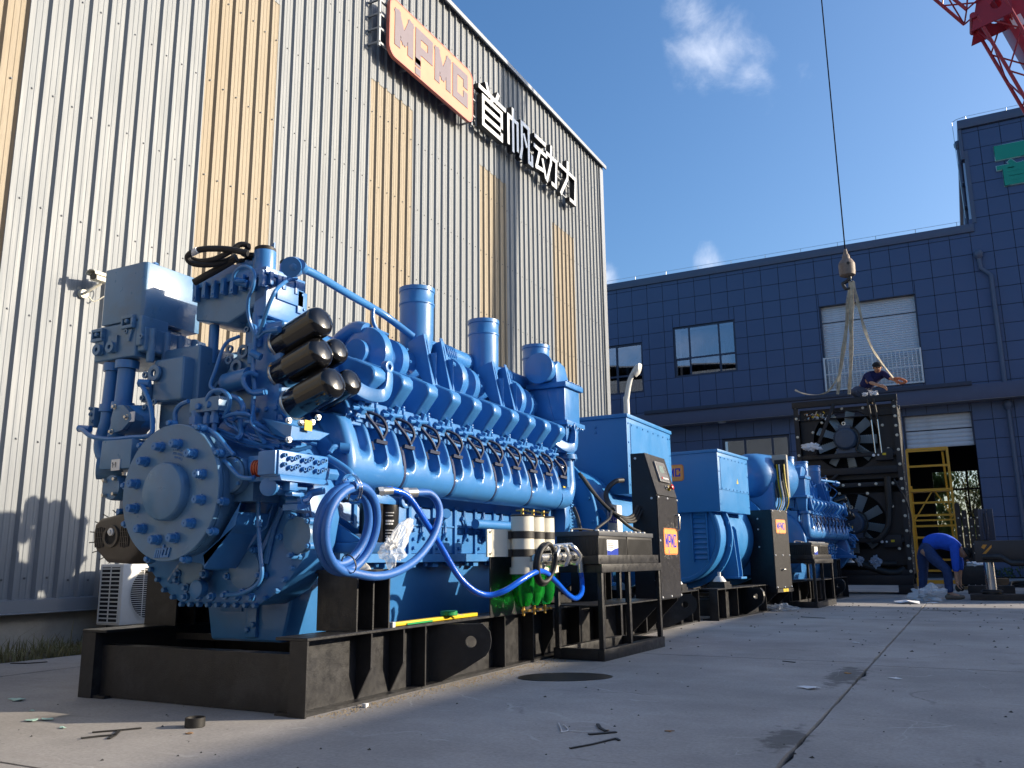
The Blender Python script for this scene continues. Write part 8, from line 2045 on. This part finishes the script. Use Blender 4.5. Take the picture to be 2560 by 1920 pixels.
g = MB(); g.tube([(-1.778,3.835,0.004), (-1.686,3.668,0.004), (-1.683,3.649,0.004), (-1.669,3.696,0.004), (-1.721,3.785,0.004), (-1.746,3.806,0.004)], .0025, n=6); g.tube([(-1.669,3.696,0.004), (-1.609,3.693,0.004), (-1.561,3.724,0.004)], .002, n=6); o = g.build('wire', wire_m); tag(o, 'bent thin white wire lying on the shaded concrete', 'wire')
def leafy(label, p, s_, m, seed, cat):
    rnd = random.Random(seed); p = Vector(p); g = MB(); n = 9; top = []
    a0 = rnd.uniform(0, 3)
    for i in range(n): a = 2 * PI * i / n; r = s_ * rnd.uniform(.5, 1.1); top.append(Vector((p.x + r * math.cos(a + a0) * 1.5, p.y + r * math.sin(a + a0), .003 + s_ * .25 * rnd.random())))
    c = Vector((p.x, p.y, s_ * .3)); g.add(top + [c] + [t_ - Vector((0, 0, .002)) for t_ in top], [(i, (i + 1) % n, n) for i in range(n)] + [tuple(n + 1 + i for i in range(n - 1, -1, -1))] + [(i, n + 1 + i, n + 1 + (i + 1) % n, (i + 1) % n) for i in range(n)])
    o = g.build(cat.replace(' ', '_'), m, smooth=0); tag(o, label, cat); return o
green_scrap = mat('green_plastic_scrap', (.35, .55, .48), .5, var=.2, vscale=30); dead = mat('dead_leaf', (.28, .16, .08), .8, var=.3, vscale=40)
leafy('long pale green plastic scrap at the left edge of the concrete', (-4.885,3.216,0), .045, green_scrap, 1, 'plastic scrap'); leafy('curled pale green plastic scrap left of the crossed black strips', (-4.169,2.836,0), .03, green_scrap, 2, 'plastic scrap'); leafy('wide pale green scrap lying just right of the curled scrap', (-4.128,2.89,0), .03, green_scrap, 3, 'plastic scrap'); leafy('small pale green scrap above the crossed black strips', (-3.856,2.783,0), .018, green_scrap, 4, 'plastic scrap')
leafy('tiny pale green scrap between the long scrap and the skid', (-4.447,3.024,0), .014, green_scrap, 5, 'plastic scrap')
leafy('brown dead leaf in front of the rubber cap', (-3.196,2.94,0), .016, dead, 6, 'dead leaf'); leafy('brown dead leaf alone on the shaded concrete right of the hooked rod', (-1.261,3.875,0), .017, dead, 7, 'dead leaf'); leafy('orange brown leaf beside the dark damp crack', (-0.79,6.21,0), .02, mat('orange_leaf', (.4, .2, .05), .7), 8, 'dead leaf'); leafy('small dead leaf beside the flat black strip', (-1.515,3.779,0), .012, dead, 9, 'dead leaf')
leafy('white paper scrap standing on the concrete left of the long crack', (-0.904,5.427,0), .05, paper, 10, 'paper scrap'); leafy('white paper scrap at the foot of the skid front left corner', (-4.73,3.55,0), .03, paper, 11, 'paper scrap'); leafy('white paper scrap right of the long crack', (-0.496,6.064,0), .028, paper, 12, 'paper scrap'); leafy('large white paper sheet in the sunlit strip before the rack', (-0.99,15.478,0), .20, paper, 13, 'paper sheet'); leafy('small white scrap in the sunlit strip by the joint', (-0.623,15.672,0), .07, paper, 14, 'paper scrap')
leafy('small pale scrap of paper near the long crack beyond the orange leaf', (-0.979,8.368,0), .03, paper, 15, 'paper scrap')
g = MB(); p = Vector((-2.902,3.842,0)); g.box(p.x - .012, p.x + .014, p.y - .012, p.y + .012, 0, .02); o = g.build('white_block', white_print, bevel=.002); tag(o, 'small white cube lying in front of the skid corner', 'block')
bag('plastic_bag', (-0.729,16.477,0.07), .22, (1.2, .9, .75), 'crumpled clear plastic bag at the feet of the bending worker', 9, None, mat('bag_film', (.80, .82, .84), .18, alpha=.42, ior=1.4, bump=.8, bscale=30))
bag('plastic_bag', (-2.495,12.948,0.03), .15, (1.6, 1.0, .4), 'flattened clear plastic bag below the flat topped cabinet', 10, None, mat('bag_film', (.80, .82, .84), .18, alpha=.42, ior=1.4, bump=.8, bscale=30))
bag('plastic_bag', (-2.754,18.9,3.034), .13, (1.5, .6, .6), 'white plastic film caught on the rack left of the upper fan', 12, None, paper, 'plastic film')
peb = mat('pebble', (.05, .048, .045), .9, var=.4, vscale=50); g = MB(); rnd = random.Random(31)
for i in range(420):
    x = rnd.uniform(-4.6, 2.2); y = rnd.uniform(1.6, 16); 
    if x > y * .07: continue
    r = rnd.uniform(.004, .012) * (.6 + y * .07); g.add([(x - r * rnd.uniform(.6, 1.5), y, .0), (x, y - r, 0), (x + r, y, .0), (x, y + r, .0), (x + r * .2, y, r * .8)], [(0, 1, 4), (1, 2, 4), (2, 3, 4), (3, 0, 4)])
tag(g.build('grit', peb, smooth=0), kind='stuff')


# large rounded charge air housing and wiring box on the near end of the far engine
fh = thing('air_housing', 'large rounded blue air housing on the far genset, between its alternator and outlets', 'air housing', (-3.2, 14.0, 1.2))
g = MB(); c = Vector((-2.754,13.6,1.91)); A_ = Vector((-.30, -.95, 0)).normalized()
g.lathe([(.001, -.50), (.16, -.485), (.29, -.42), (.36, -.30), (.38, -.1), (.38, .5), (.32, .62), (.001, .64)], c + Vector((-.05, .1, .06)), (.35, .94, 0), 40, caps=False); g.build('dome', blue, fh, smooth=40)
g = MB(); g.box(c.x - .36, c.x + .22, c.y - .25, c.y + .7, c.z - .75, c.z - .02); g.build('lower_housing', blue, fh, bevel=.05, seg=3)
g = MB(); q = Vector((-2.456,13.5,1.964)); g.box(q.x - .10, q.x + .12, q.y, q.y + .12, q.z - .32, q.z + .33); g.build('wiring_box', mat('grey_box', (.30, .30, .28), .5), fh, bevel=.01)
g = MB(); g.box(q.x - .06, q.x + .10, q.y - .02, q.y - .001, q.z - .05, q.z + .25); g.build('box_opening', dark, fh, smooth=0)
for i in range(5):
    g = MB(); x = q.x - .06 + i * .035; g.tube([(x, q.y - .03, q.z + .18), (x + .01, q.y - .05, q.z - .1), (x + .03, q.y - .04, q.z - .40), (x - .08, q.y - .02, q.z - .6)], .010, n=6); g.build('wire', (rubber, yellow_tag, white_print)[i % 3], fh)
